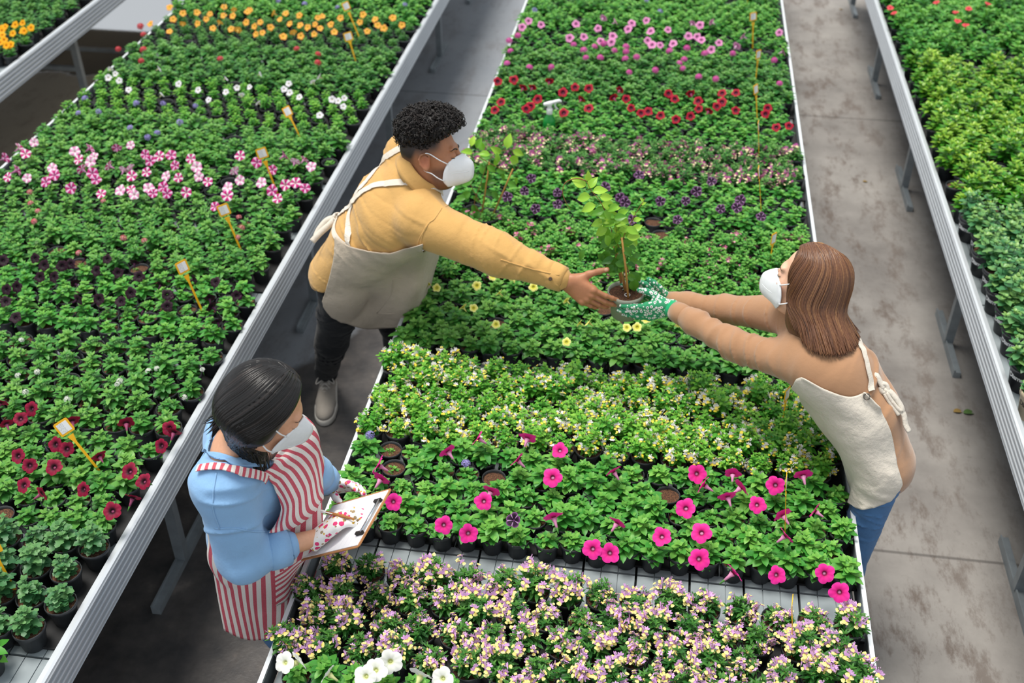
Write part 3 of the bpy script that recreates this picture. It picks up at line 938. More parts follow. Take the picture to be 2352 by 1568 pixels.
bed('red_white_verbena', 'red and white verbena in bloom in the middle of the left bench', 'green verbena without flower in the middle of the left bench', 'red and white verbenas',
    LL, LR, 3.96, 4.40, 'verbena', 'verbena', 0, .098, ('vred', [(a, b, 'u') for a, b in vr]), .165, .95, short='red-white verbena', edge='right')
st_ = [(48, 1183), (226, 952), (140, 985), (170, 1027), (43, 1052), (498, 1010), (608, 988), (125, 1137), (347, 1120), (362, 1168), (180, 1190), (302, 1215), (615, 1155), (640, 1200), (470, 1257), (672, 1293), (800, 1270), (875, 1175), (870, 1265), (893, 1300), (990, 1255), (1020, 1290), (1113, 1293), (1000, 1075), (1060, 1043), (1165, 1105), (1140, 1035), (1105, 1175), (1188, 1187), (1325, 1180), (1240, 1285), (1085, 1248), (1310, 1115), (1385, 1213), (1270, 1060), (870, 970), (780, 985), (720, 1105), (830, 1130), (860, 1120), (975, 1150), (1515, 1250), (1598, 1205), (1712, 1085), (1740, 1220), (1812, 1272), (1850, 1325), (1900, 1235), (1970, 1220), (2035, 1255), (2075, 1112), (1600, 1040), (1815, 1135), (1970, 1075), (2035, 1062), (1905, 1037), (1560, 1140), (1430, 1378), (1515, 1305), (540, 1125), (625, 1045), (520, 1065), (600, 1080), (965, 1032)]
bed('star_petunia', 'magenta and white star petunia in bloom on the left bench', 'green petunia without open flower in the star petunia rows', 'magenta and white star petunias',
    LL, LR, 4.52, 4.90, 'petunia', 'verbena', 0, .096, ('star', scl(st_, 2.904, side=(2, 4, 6, 7, 36, 37, 38, 39, 53, 54, 55, 56, 59))), .165, short='magenta star petunia', edge='right')
li = [(567, 660), (525, 758), (660, 750), (1050, 890), (985, 920), (1200, 820), (910, 693), (1305, 710), (1090, 695), (870, 857)]
bed('lilac_verbena', 'lilac verbena in bloom on the left bench behind the star petunias', 'green verbena without flower behind the star petunias', 'lilac verbenas',
    LL, LR, 4.99, 5.38, 'mint', 'verbena', 0, .1, ('lilac', [(a, b, 'u') for a, b, _ in scl(li, 2.904)]), .16, short='lilac verbena', edge='right')
ws = [(768, 495), (722, 520), (795, 540), (858, 600), (1190, 562), (1320, 603), (1505, 615), (1580, 588), (1662, 583), (1925, 560), (1895, 597), (1930, 620), (1995, 650), (2215, 665), (2255, 675), (2297, 657), (2290, 713), (2133, 770), (2125, 512), (2085, 545), (1740, 497), (1720, 685), (740, 460), (1065, 460), (1510, 523), (1085, 633), (1610, 632), (1390, 668)]
bed('small_white_petunia', 'small white star-flowered petunia in bloom toward the back of the left bench', 'fine-leaved green petunia without flower among the small white ones', 'small white petunias',
    LL, LR, 5.48, 5.90, 'petsmall', 'bright', 0, .1, ('whites', scl(ws, 2.904, side=(18, 19, 20, 21, 22, 23, 24, 25, 26))), .16, short='small white petunia', edge='right')
rd = [(957, 335), (943, 410), (1470, 397), (1980, 330), (2122, 365), (2120, 422), (790, 332), (958, 234), (938, 180)]
bed('scarlet_verbena', 'scarlet verbena in bloom in front of the orange flowers', 'green verbena without flower in front of the orange flowers', 'scarlet verbenas',
    LL, LR, 5.99, 6.48, 'mint', 'petblue', 0, .1, ('vscarlet', [(a, b, 'u') for a, b, _ in scl(rd, 2.904)]), .16, short='scarlet verbena', edge='right')
og = [(1130, 50), (1220, 90), (1315, 85), (1400, 95), (1490, 105), (1560, 65), (1650, 80), (1495, 48), (1155, 130), (1220, 160), (1130, 210), (1315, 160), (1375, 130), (1470, 150), (1550, 108), (1640, 152), (1735, 150), (1540, 195), (1590, 200), (1695, 178), (1705, 230), (1805, 185), (1750, 220), (1890, 245), (1905, 90), (1820, 90), (1995, 105), (1865, 130), (1930, 160), (2000, 170), (2120, 120), (2100, 165), (2135, 190), (2205, 165), (2270, 122), (2230, 215), (2095, 230), (2005, 243), (2050, 185), (1955, 215), (1420, 190), (1000, 160), (2150, 110), (1665, 70), (2400, 150), (2500, 130), (2560, 190), (2450, 210), (2620, 120), (2680, 170), (2520, 170), (2420, 100)]
bed('potted_calibrachoa', 'orange and yellow calibrachoa in bloom at the back of the left bench', 'green calibrachoa without open flower at the back of the left bench', 'orange calibrachoas',
    LL, LR, 6.57, 7.02, 'petsmall', 'petblue', 0, .1, ('orange', scl(og, 2.904, side=(5, 9, 13, 18, 25, 39))), .16, 1.1, short='orange calibrachoa', edge='right')
bed('purple_bedding_plant', 'green bedding plant with purple bloom beyond the orange flowers', 'green bedding plant beyond the orange flowers at the top', 'green bedding plants beyond the orange flowers',
    LL, LR, 7.11, 8.1, 'mint', 'petunia', 0, .11, ('lilac', [(700, 10, 'u'), (775, 18, 'u'), (640, 4, 'u'), (930, 12, 'u')]), .16, short='topmost left-bench green plant', edge='right')

# ---- far-left bench
FR = BENCH['far'][1] - .07
pa = [(98, 167), (83, 225), (150, 205), (205, 187), (148, 155), (70, 300), (25, 268), (15, 235), (10, 205), (40, 305), (8, 190), (160, 210), (0, 285), (30, 180)]
bed('potted_pansy', 'yellow-orange pansy in bloom in the far left corner', 'green pansy without flower in the far left corner', 'yellow-orange pansies in the corner',
    -4.9, FR, 6.22, 6.52, 'pansy', 'petunia', 0, .096, ('pansy', scl(pa, 2.904)), .15, short='orange pansy', edge='right')
bed('potted_primrose', 'green leafy bedding plant in the far left corner', 'green leafy bedding plant behind the yellow-orange pansies', 'leafy plants behind the pansies',
    -5.2, FR, 6.62, 7.75, 'petbig', 'petblue', 0, .1, short='leafy plant behind pansies', edge='right')

# ---- right bench
RL = BENCH['right'][0] + .09
rb = [(2053, 30), (2045, 18), (2150, 5), (2195, 28), (2200, 48), (2218, 57), (2270, 8), (2225, 20)]
bed('flowering_shrub', 'green leafy shrub with red blossom at the far end of the right bench', 'green leafy shrub at the far end of the right bench', 'leafy shrubs at the far end',
    RL, 3.1, 7.05, 8.3, 'glossy', 'petunia', 1, .125, ('redbud', [(a, b, 'u') for a, b in rb]), .21, short='far right leafy shrub')
bed('glossy_shrub', 'glossy light green shrub', 'glossy yellow-green shrub in the dense middle rows of the right bench', 'glossy yellow-green shrubs',
    RL, 2.9, 5.08, 6.86, 'glossy', 'glossy', 1, .122, short='glossy yellow-green shrub')
# ------------------------------------------------------------------ implicit-surface modelling for the figures
class SDF:
    def __init__(s, lo, hi, res):
        s.lo = np.asarray(lo, float); s.res = res
        s.n = np.ceil((np.asarray(hi, float) - s.lo) / res).astype(int) + 1
        s.v = np.full(s.n, 0.5, np.float32)
        s.ax = [s.lo[i] + res * np.arange(s.n[i]) for i in range(3)]

    def win(s, lo, hi):
        a = np.maximum(0, np.floor((np.asarray(lo) - s.lo) / s.res).astype(int))
        b = np.minimum(s.n, np.ceil((np.asarray(hi) - s.lo) / s.res).astype(int) + 1)
        if np.any(b <= a):
            return None, None
        sl = tuple(slice(a[i], b[i]) for i in range(3))
        X, Y, Z = np.meshgrid(*[s.ax[i][sl[i]] for i in range(3)], indexing='ij', sparse=True)
        return sl, (X.astype(np.float32), Y.astype(np.float32), Z.astype(np.float32))

    def add(s, prim, k=0.02, sub=False):
        fn, lo, hi = prim
        m = k + 0.03
        sl, g = s.win(np.asarray(lo) - m, np.asarray(hi) + m)
        if sl is None:
            return s
        d = fn(*g).astype(np.float32)
        a = s.v[sl]
        if sub:
            d = -d
            h = np.clip(.5 + .5 * (a - d) / k, 0, 1)
            s.v[sl] = d * (1 - h) + a * h + k * h * (1 - h)
        else:
            h = np.clip(.5 + .5 * (d - a) / k, 0, 1)
            s.v[sl] = d * (1 - h) + a * h - k * h * (1 - h)
        return s

    def cut(s, fn):
        """keep only where fn <= 0"""
        _, g = s.win(s.lo, s.lo + s.n * s.res)
        s.v = np.maximum(s.v, fn(*g).astype(np.float32))
        return s

    def disp(s, fn):
        _, g = s.win(s.lo, s.lo + s.n * s.res)
        band = np.abs(s.v) < 0.06
        s.v = np.where(band, s.v + fn(*g).astype(np.float32), s.v)
        return s

    def at(s, P_):
        """trilinear sample"""
        P_ = np.atleast_2d(P_)
        f = (P_ - s.lo) / s.res
        i = np.clip(np.floor(f).astype(int), 0, s.n - 2)
        t = np.clip(f - i, 0, 1)
        out = 0
        for dx in (0, 1):
            for dy in (0, 1):
                for dz in (0, 1):
                    w = (t[:, 0] if dx else 1 - t[:, 0]) * (t[:, 1] if dy else 1 - t[:, 1]) * (t[:, 2] if dz else 1 - t[:, 2])
                    out = out + w * s.v[i[:, 0] + dx, i[:, 1] + dy, i[:, 2] + dz]
        return out

    def grad(s, P_):
        P_ = np.atleast_2d(P_); e = s.res
        g = np.stack([s.at(P_ + np.eye(3)[i] * e) - s.at(P_ - np.eye(3)[i] * e) for i in range(3)], 1)
        return g / (np.linalg.norm(g, axis=1, keepdims=True) + 1e-9)

    def snap(s, P_, off=0.0, it=6):
        P_ = np.array(P_, float)
        for _ in range(it):
            P_ = P_ - s.grad(P_) * np.clip(s.at(P_) - off, -.05, .05)[:, None]
        return P_

    def pushout(s, P_, off):
        P_ = np.array(P_, float)
        for _ in range(8):
            d = s.at(P_)
            m = np.clip(off - d, 0, .05)
            P_ = P_ + s.grad(P_) * m[:, None]
        return P_

    def hit(s, px, py):
        d = nv(_fw * FPX + _rt * (px - CX) - _up * (py - CY))
        t = np.arange(1.2, 6.5, s.res * .5)
        q = _cc + d * t[:, None]
        inside = np.all((q > s.lo) & (q < s.lo + (s.n - 1) * s.res), axis=1)
        v = np.where(inside, s.at(q), 1.0)
        k = np.where(v < 0)[0]
        if len(k) == 0:
            j = int(np.argmin(v)); return q[j]
        return q[k[0]]

    def mesh(s):
        v = s.v
        S = v < 0
        c = np.zeros(np.array(v.shape) - 1, np.uint8)
        sh = [(i, j, k) for i in (0, 1) for j in (0, 1) for k in (0, 1)]
        def sl(o):
            return tuple(slice(o[a], v.shape[a] - 1 + o[a]) for a in range(3))
        for o in sh:
            c += S[sl(o)]
        ids = np.argwhere((c > 0) & (c < 8))
        num = -np.ones(c.shape, np.int64)
        num[ids[:, 0], ids[:, 1], ids[:, 2]] = np.arange(len(ids))
        acc = np.zeros((len(ids), 3)); cnt = np.zeros(len(ids))
        vals = {o: v[ids[:, 0] + o[0], ids[:, 1] + o[1], ids[:, 2] + o[2]] for o in sh}
        for o in sh:
            for a in range(3):
                if o[a] == 0:
                    o2 = list(o); o2[a] = 1; o2 = tuple(o2)
                    A, B = vals[o], vals[o2]
                    m = (A < 0) != (B < 0)
                    t = A / np.where(m, A - B, 1)
                    p = np.zeros((len(ids), 3)) + np.array(o, float)
                    p[:, a] = t
                    acc += p * m[:, None]; cnt += m
        V = s.lo + s.res * (ids + acc / cnt[:, None])
        Fs = []
        for a in range(3):
            b, d = (a + 1) % 3, (a + 2) % 3
            A = [slice(None)] * 3; B = [slice(None)] * 3
            A[a] = slice(0, -1); B[a] = slice(1, None)
            s0, s1 = S[tuple(A)], S[tuple(B)]
            e = np.argwhere(s0 != s1)
            ok = (e[:, b] > 0) & (e[:, d] > 0) & (e[:, b] < c.shape[b]) & (e[:, d] < c.shape[d])
            e = e[ok]
            fl = s0[e[:, 0], e[:, 1], e[:, 2]]
            def n_(db, dd):
                q = e.copy(); q[:, b] += db; q[:, d] += dd
                return num[q[:, 0], q[:, 1], q[:, 2]]
            q4 = np.stack([n_(-1, -1), n_(0, -1), n_(0, 0), n_(-1, 0)], 1)
            q4 = np.where(fl[:, None], q4, q4[:, ::-1])
            Fs.append(q4)
        return V, np.concatenate(Fs)


def cone(a, b, ra, rb):
    a = np.asarray(a, float); b = np.asarray(b, float); ab = b - a; L2 = ab @ ab + 1e-12
    r = max(ra, rb)

    def fn(X, Y, Z):
        x, y, z = X - a[0], Y - a[1], Z - a[2]
        t = np.clip((x * ab[0] + y * ab[1] + z * ab[2]) / L2, 0, 1)
        return np.sqrt((x - ab[0] * t) ** 2 + (y - ab[1] * t) ** 2 + (z - ab[2] * t) ** 2) - (ra + (rb - ra) * t)
    return fn, np.minimum(a, b) - r, np.maximum(a, b) + r


def econe(a, b, wa, wb, side):
    """limb with elliptical cross-section: (half width along side, half depth)"""
    a = np.asarray(a, float); b = np.asarray(b, float); ab = b - a; L2 = ab @ ab
    u = nv(ab); s_ = nv(np.asarray(side, float) - u * (np.asarray(side, float) @ u)); w = np.cross(u, s_)
    r = max(max(wa), max(wb))

    def fn(X, Y, Z):
        x, y, z = X - a[0], Y - a[1], Z - a[2]
        t = np.clip((x * ab[0] + y * ab[1] + z * ab[2]) / L2, 0, 1)
        x, y, z = x - ab[0] * t, y - ab[1] * t, z - ab[2] * t
        A = wa[0] + (wb[0] - wa[0]) * t; B = wa[1] + (wb[1] - wa[1]) * t
        p = (x * s_[0] + y * s_[1] + z * s_[2]) / A; q = (x * w[0] + y * w[1] + z * w[2]) / B
        l = (x * u[0] + y * u[1] + z * u[2]) / np.minimum(A, B)
        k0 = np.sqrt(p * p + q * q + l * l)
        k1 = np.sqrt((p / A) ** 2 + (q / B) ** 2 + (l / np.minimum(A, B)) ** 2)
        return np.where(k0 < 1e-4, -np.minimum(A, B), k0 * (k0 - 1) / (k1 + 1e-9))
    return fn, np.minimum(a, b) - r, np.maximum(a, b) + r


def ell(c, rad, M=None):
    c = np.asarray(c, float); rad = np.asarray(rad, float)
    M = np.eye(3) if M is None else np.asarray(M, float)      # columns are the axes
    r = rad.max()

    def fn(X, Y, Z):
        x, y, z = X - c[0], Y - c[1], Z - c[2]
        q = [(x * M[0, i] + y * M[1, i] + z * M[2, i]) for i in range(3)]
        k0 = np.sqrt(sum((q[i] / rad[i]) ** 2 for i in range(3)))
        k1 = np.sqrt(sum((q[i] / rad[i] ** 2) ** 2 for i in range(3)))
        return np.where(k0 < 1e-4, -rad.min(), k0 * (k0 - 1) / (k1 + 1e-9))
    return fn, c - r, c + r


def frame(f, u):
    """columns forward, left, up"""
    f = nv(f); u = np.asarray(u, float); u = nv(u - f * (u @ f)); l = np.cross(u, f)
    return np.stack([f, l, u], 1)


def wob(seed, amp, fr, axis=None, stretch=1.0):
    """sum-of-sines wrinkles; with an axis the wrinkles run across it"""
    r = np.random.default_rng(seed)
    K = r.normal(size=(5, 3)); K /= np.linalg.norm(K, axis=1, keepdims=True)
    if axis is not None:
        a = nv(axis); K = K * (1 / stretch) + a * ((K @ a)[:, None] * (1 - 1 / stretch) + np.sign(K @ a)[:, None] * .6); K /= np.linalg.norm(K, axis=1, keepdims=True)
    ph = r.uniform(0, 6.28, 5); ff = fr * r.uniform(.6, 1.6, 5)

    def fn(X, Y, Z):
        o = 0
        for i in range(5):
            w = np.sin(ff[i] * .37 * (X * K[(i + 2) % 5, 0] + Y * K[(i + 2) % 5, 1] + Z * K[(i + 2) % 5, 2]) + ph[i] * 2)
            o = o + np.sin(ff[i] * (X * K[i, 0] + Y * K[i, 1] + Z * K[i, 2]) + ph[i] + 1.5 * w) * (.6 + .4 * w)
        return o * (amp / 2.2)
    return fn


def ridges(seed, amp, fr, axis=None, stretch=1.0, width=.22, mask=None):
    """thin cloth creases along the zero lines of a smooth field"""
    w = wob(seed, 2.2, fr, axis, stretch); w2 = wob(seed + 50, 2.2, fr * .4)

    def fn(X, Y, Z):
        o = w(X, Y, Z)
        d = -amp * np.exp(-(o / width) ** 2) * np.clip(.35 + .4 * w2(X, Y, Z), 0, 1) + amp * .35 * np.exp(-((o - .5) / (width * 1.6)) ** 2) * .6
        return d if mask is None else d * mask(X, Y, Z)
    return fn


def front_of(fields, rows, gap=.012):
    """control net of (px, py, z) points pulled towards the viewer's side of the clothes below"""
    out = []
    for r in rows:
        rr = []
        for c in r:
            if len(c) == 1:
                rr.append(np.asarray(c[0], float)); continue
            q = P(*c[:3])
            for f in fields:
                d = nv(q - _cc)
                h = f.hit(c[0], c[1])
                if abs(float(f.at(h)[0])) < .02 and np.linalg.norm(h - _cc) - gap < np.linalg.norm(q - _cc):
                    q = h - d * gap
            rr.append(q)
        out.append(rr)
    return out


def catmull(P_, n):
    """resample the first axis of a control array through Catmull-Rom"""
    P_ = np.asarray(P_, float); m = len(P_)
    t = np.linspace(0, m - 1, n); i = np.minimum(t.astype(int), m - 2); f = (t - i).reshape((-1,) + (1,) * (P_.ndim - 1))
    g = lambda k: P_[np.clip(k, 0, m - 1)]
    p0, p1, p2, p3 = g(i - 1), g(i), g(i + 1), g(i + 2)
    p0 = np.where((i == 0).reshape(f.shape), 2 * p1 - p2, p0); p3 = np.where((i == m - 2).reshape(f.shape), 2 * p2 - p1, p3)
    return .5 * (2 * p1 + (p2 - p0) * f + (2 * p0 - 5 * p1 + 4 * p2 - p3) * f ** 2 + (3 * p1 - p0 - 3 * p2 + p3) * f ** 3)


def patch(ctrl, nu, nv_, field=None, off=.006, thick=.004, fold=None, guard=None):
    """cloth: control net rows x cols of points -> closed thin solid; returns V, F, u, v"""
    C = catmull(np.asarray(ctrl, float), nu)
    C = catmull(C.transpose(1, 0, 2), nv_).transpose(1, 0, 2)
    pts = C.reshape(-1, 3)
    if fold is not None:
        pts = pts + fold(pts)
    for f_ in ([] if field is None else field if isinstance(field, (list, tuple)) else [field]):
        pts = f_.pushout(pts, off)
    G = pts.reshape(nu, nv_, 3)
    for _ in range(2):          # relax a little
        H = G.copy()
        H[1:-1, 1:-1] = .5 * G[1:-1, 1:-1] + .125 * (G[:-2, 1:-1] + G[2:, 1:-1] + G[1:-1, :-2] + G[1:-1, 2:])
        G = H
    du = np.gradient(G, axis=0); dv = np.gradient(G, axis=1)
    n = np.cross(du, dv); n /= np.linalg.norm(n, axis=2, keepdims=True) + 1e-12
    A = (G + n * thick * .5).reshape(-1, 3); B = (G - n * thick * .5).reshape(-1, 3)
    idx = np.arange(nu * nv_).reshape(nu, nv_)
    q = np.stack([idx[:-1, :-1], idx[1:, :-1], idx[1:, 1:], idx[:-1, 1:]], -1).reshape(-1, 4)
    N_ = nu * nv_
    ring = list(idx[0, :-1]) + list(idx[:-1, -1]) + list(idx[-1, :0:-1]) + list(idx[:0:-1, 0])
    e = np.array([[ring[i], ring[(i + 1) % len(ring)], ring[(i + 1) % len(ring)] + N_, ring[i] + N_] for i in range(len(ring))])
    F_ = np.concatenate([q, q[:, ::-1] + N_, e])
    uu = np.repeat(np.linspace(0, 1, nu), nv_); vv = np.tile(np.linspace(0, 1, nv_), nu)
    return np.concatenate([A, B]), F_, np.tile(uu, 2), np.tile(vv, 2), G


def ribbon(mb, pts, w, field=None, off=.004, thick=.003, n=40, up=None, c=None, vscale=1.0, smooth=True):
    """flat strap following a surface"""
    p = catmull(np.asarray(pts, float), n) if smooth else np.asarray(pts, float)
    n = len(p)
    if field is not None:
        p = field.snap(p, off)
        nrm = field.grad(p)
    else:
        nrm = np.tile(nv(up if up is not None else (0, 0, 1)), (n, 1)) if np.ndim(up) < 2 else np.asarray(up)
    t = np.gradient(p, axis=0); t /= np.linalg.norm(t, axis=1, keepdims=True) + 1e-9
    s = np.cross(t, nrm); s /= np.linalg.norm(s, axis=1, keepdims=True) + 1e-9
    nrm = np.cross(s, t)
    w = np.broadcast_to(w, (n,))[:, None]
    L = np.concatenate([[0], np.cumsum(np.linalg.norm(np.diff(p, axis=0), axis=1))])
    rows = [p + s * w * .5, p + s * w * .5 + nrm * thick, p + nrm * thick * 1.25, p - s * w * .5 + nrm * thick, p - s * w * .5]
    V = np.stack(rows, 1).reshape(-1, 3)
    F = []
    for i in range(n - 1):
        for k in range(5):
            k2 = (k + 1) % 5
            F.append((i * 5 + k, (i + 1) * 5 + k, (i + 1) * 5 + k2, i * 5 + k2))
    F += [tuple(range(5)), tuple((n - 1) * 5 + k for k in range(4, -1, -1))]
    mb.add(V, F, c, np.repeat(L * vscale, 5))
    return p


def hand_prims(W, f, n, thumb_sign, curls, spread=(.10, .02, -.06, -.15), thumb=None, size=1.0, fat=0.0, abend=None):
    """W wrist; f finger direction; n palm normal; thumb side = thumb_sign * (f x n). Returns primitives and finger tips.
    curls: 4 x 3 bends (rad) towards the palm; thumb: three directions in (f, s, n)."""
    f = nv(f); n = nv(np.asarray(n) - f * (np.asarray(n) @ f)); s = np.cross(f, n) * thumb_sign
    W = np.asarray(W, float); k = size
    base = [(.090, .027), (.095, .008), (.090, -.012), (.080, -.030)]
    lens = [(.044, .026, .022), (.049, .030, .023), (.045, .028, .022), (.035, .021, .020)]
    rad = [(.0098, .0085, .0076), (.0100, .0087, .0078), (.0095, .0082, .0074), (.0085, .0073, .0066)]
    pr, tips, info = [], [], []
    for (bf, bs_), L, r_, cu, sp in zip(base, lens, rad, curls, spread):
        K = W + k * (f * bf + s * bs_ - n * .002)
        pr.append((cone(W + k * (f * .012 + s * bs_ * .62), K, .0135 * k + fat, .0115 * k + fat), .012))
        d = nv(f + s * sp); nn = n
        p = K; ang = 0
        for j in range(3):
            ang += cu[j]
            dd = d * math.cos(ang) + nn * math.sin(ang)
            q = p + dd * L[j] * k
            pr.append((cone(p, q, r_[j] * k + fat, (r_[j + 1] if j < 2 else r_[2] * .86) * k + fat), .005))
            if j == 2:
                info.append((p, q, dd, -(-d * math.sin(ang) + nn * math.cos(ang)), r_[2] * k))
            p = q
        tips.append(p)
    # palm pads, heel
    pr.append((econe(W + k * (f * .005), W + k * (f * .082 + s * .0), (.027 * k + fat, .0155 * k + fat), (.039 * k + fat, .0125 * k + fat), s), .014))
    th = thumb or [(.55, .75, .30), (.75, .55, .30), (.88, .42, .2)]
    p = W + k * (f * .022 + s * .020 + n * .006)
    pr.append((ell(W + k * (f * .04 + s * .022 + n * .010), (.030 * k + fat, .018 * k + fat, .016 * k + fat), np.stack([f, s, n], 1)), .014))
    for j, (L, ra, rb_) in enumerate(((.046, .0150, .0118), (.034, .0115, .0098), (.028, .0098, .0080))):
        dd = nv(f * th[j][0] + s * th[j][1] + n * th[j][2])
        q = p + dd * L * k
        pr.append((cone(p, q, ra * k + fat, rb_ * k + fat), .008 if j else .016))
        if j == 2:
            info.append((p, q, dd, nv(np.cross(dd, np.cross(-n + s * .3, dd))), .0085 * k))
        p = q
    tips.append(p)
    return pr, tips, info


def head_prims(c, M, s=1.0, neck_to=None, nr=(.056, .062), nose=1.0):
    c = np.asarray(c, float)
    L = lambda x, y, z: c + s * (M @ np.array([x, y, z], float))
    E = lambda p, r, T=None: ell(L(*p), np.asarray(r) * s, M if T is None else M @ T)
    pr = [(E((-.014, 0, .030), (.099, .078, .092)), .02), (E((.028, 0, -.035), (.068, .058, .085)), .03),
          (E((.036, 0, -.088), (.050, .046, .034)), .03), (E((.080, 0, .026), (.016, .052, .014)), .014)]
    for q in (-1, 1):
        pr += [(E((.064, q * .036, -.026), (.026, .022, .026)), .02)]
    sub = [(E((.101, q * .033, .004), (.015, .021, .012)), .012) for q in (-1, 1)]
    post = []
    for q in (-1, 1):
        post += [(E((.077, q * .033, .003), (.0165, .0165, .0150)), .003)]
    post += [(cone(L(.092, 0, .014), L(.112, 0, -.028), .008 * s * nose, .0125 * s * nose), .012), (E((.104, 0, -.034), (.015, .018, .010)), .008)]
    for q in (-1, 1):
        a = .32
        T = np.array([[math.cos(a), 0, -math.sin(a)], [0, 1, 0], [math.sin(a), 0, math.cos(a)]])
        post += [(E((-.012, q * .081, -.008), (.019, .007, .032), T), .006), (E((-.008, q * .083, -.034), (.009, .007, .010)), .006)]
        rim = [(.006, .079, -.004), (.006, .084, .014), (-.006, .0885, .023), (-.022, .0905, .018), (-.030, .0905, .002), (-.026, .089, -.016), (-.016, .086, -.032)]
        post += [(cone(L(rim[i][0], q * rim[i][1], rim[i][2]), L(rim[i + 1][0], q * rim[i + 1][1], rim[i + 1][2]), .0040 * s, .0040 * s), .003) for i in range(6)]
    if neck_to is not None:
        post += [(cone(L(-.028, 0, -.055), neck_to, nr[0], nr[1]), .03)]
    earcut = [(E((-.009, q * .0905, -.006), (.0105, .007, .017)), .005) for q in (-1, 1)]
    return pr, sub, post, earcut, L


def build_head(fd, hp):
    pr, sub, post, earcut, L = hp
    for p, k in pr: fd.add(p, k)
    for p, k in sub: fd.add(p, k, True)
    for p, k in post: fd.add(p, k)
    for p, k in earcut: fd.add(p, k, True)


def respirator(L, w=.071):
    """folded white mask: centre ridge, flat cheeks"""
    cen = catmull([(.114, 0, .004), (.136, 0, -.012), (.152, 0, -.034), (.150, 0, -.076), (.132, 0, -.098), (.090, 0, -.112)], 15)
    sid = catmull([(.088, w * .62, -.004), (.070, w * .90, -.020), (.058, w, -.043), (.053, w, -.062), (.052, w * .97, -.082), (.064, w * .68, -.106)], 15)
    cols = []
    us = np.linspace(-1, 1, 17)
    V = []
    for i in range(15):
        for u in us:
            a = abs(u)
            b = .86 * a + .14 * a ** 2
            p = cen[i] * (1 - b) + sid[i] * b
            p[1] = math.copysign(sid[i][1] * a, u) if u else 0
            V.append(p)
    V = np.array(V)
    idx = np.arange(15 * 17).reshape(15, 17)
    q = np.stack([idx[:-1, :-1], idx[:-1, 1:], idx[1:, 1:], idx[1:, :-1]], -1).reshape(-1, 4)
    W = np.array([L(*p) for p in V])
    W2 = np.array([L(*(p * np.array([.975, .985, 1]) - np.array([.003, 0, 0]))) for p in V])
    n = len(W)
    ring = list(idx[0, :-1]) + list(idx[:-1, -1]) + list(idx[-1, :0:-1]) + list(idx[:0:-1, 0])
    e = np.array([[ring[i], ring[(i + 1) % len(ring)], ring[(i + 1) % len(ring)] + n, ring[i] + n] for i in range(len(ring))])
    return np.concatenate([W, W2]), np.concatenate([q, q[:, ::-1] + n, e[:, ::-1]]), sid


def mask_obj(parent, L, mat, w=.071, sides=(-1, 1)):
    V, F, sid = respirator(L, w)
    m = link('face_mask', mesh_from('face_mask', V, F, [mat], True), parent)
    for q in (-1, 1):
        mb = MB()
        for i, ear in ((3, [(.012, q * .083, .018), (-.004, q * .090, .024), (-.026, q * .088, .012)]), (11, [(.010, q * .080, -.050), (-.010, q * .086, -.040), (-.026, q * .087, -.018)])):
            a = sid[i] * np.array([1, q, 1])
            pts = [L(*a), L(*((a + np.array(ear[0])) / 2 + np.array([0, q * .007, 0]))), L(*ear[0]), L(*ear[1]), L(*ear[2])]
            mb.tube(catmull(pts, 14), .0022, 6)
            link('ear_loop', mb.mesh('ear_loop', mat), m)
            mb = MB()
    # welded crease across each cheek
    for q in (-1, 1):
        cr = MB()
        cr.tube(catmull([L(.137, q * .022, -.056), L(.113, q * .047, -.055), L(.084, q * .066, -.054)], 8), .0011, 5)
        link('mask_crease', cr.mesh('mask_crease', M_crease), m)
    return m


def skin_mat(name, rough=.5):
    m, nt, bs = newmat(name)
    c = attr(nt)
    f = noise(nt, 120, 2)
    nt.links.new(mixc(nt, math_n(nt, 'MULTIPLY', f, .25), c, (0.35, 0.12, 0.08), 'MULTIPLY'), bs.inputs['Base Color'])
    bs.inputs['Roughness'].default_value = rough
    bs.inputs['Subsurface Weight'].default_value = 0.12
    bs.inputs['Subsurface Radius'].default_value = (.01, .004, .002)
    bs.inputs['Subsurface Scale'].default_value = 0.6
    bump(nt, bs, noise(nt, 420, 2), .12, .002)
    return m


def cloth_mat(name, col, rough=.85, weave=900, var=.06, sheen=.2, bmp=.25):
    m, nt, bs = newmat(name)
    f = noise(nt, 9, 4); g = noise(nt, weave, 2)
    c = ramp(nt, f, [(.3, tuple(x * (1 - var) for x in col)), (.7, tuple(min(1, x * (1 + var)) for x in col))])
    c = mixc(nt, .22, c, ramp(nt, g, [(.3, tuple(x * .72 for x in col)), (.7, tuple(min(1, x * 1.15) for x in col))]))
    nt.links.new(c, bs.inputs['Base Color'])
    bs.inputs['Roughness'].default_value = rough
    bs.inputs['Specular IOR Level'].default_value = .2
    bs.inputs['Sheen Weight'].default_value = sheen
    bs.inputs['Sheen Roughness'].default_value = .5
    bump(nt, bs, math_n(nt, 'ADD', math_n(nt, 'ADD', g, math_n(nt, 'MULTIPLY', noise(nt, 60, 3), 1.5)), math_n(nt, 'MULTIPLY', noise(nt, 16, 4, .6), 14.0)), bmp, .0015)
    return m


M_mask = plain('white_mask_fabric', (.80, .82, .84), .8, 0, .2, .03, 60, .15, 700)
M_crease = plain('mask_weld', (.62, .65, .68), .8)
M_skin = skin_mat('skin')
M_eye = plain('eye_white', (.7, .68, .66), .3)
M_brow = plain('dark_brow_hair', (.012, .009, .008), .7)


def strands(mb, lines, rad, sides=4, cvals=None, flat=.6):
    for i, (p, r_) in enumerate(zip(lines, rad)):
        mb.tube(p, r_, sides, None, 0 if cvals is None else cvals[i], flat=flat, caps=False)


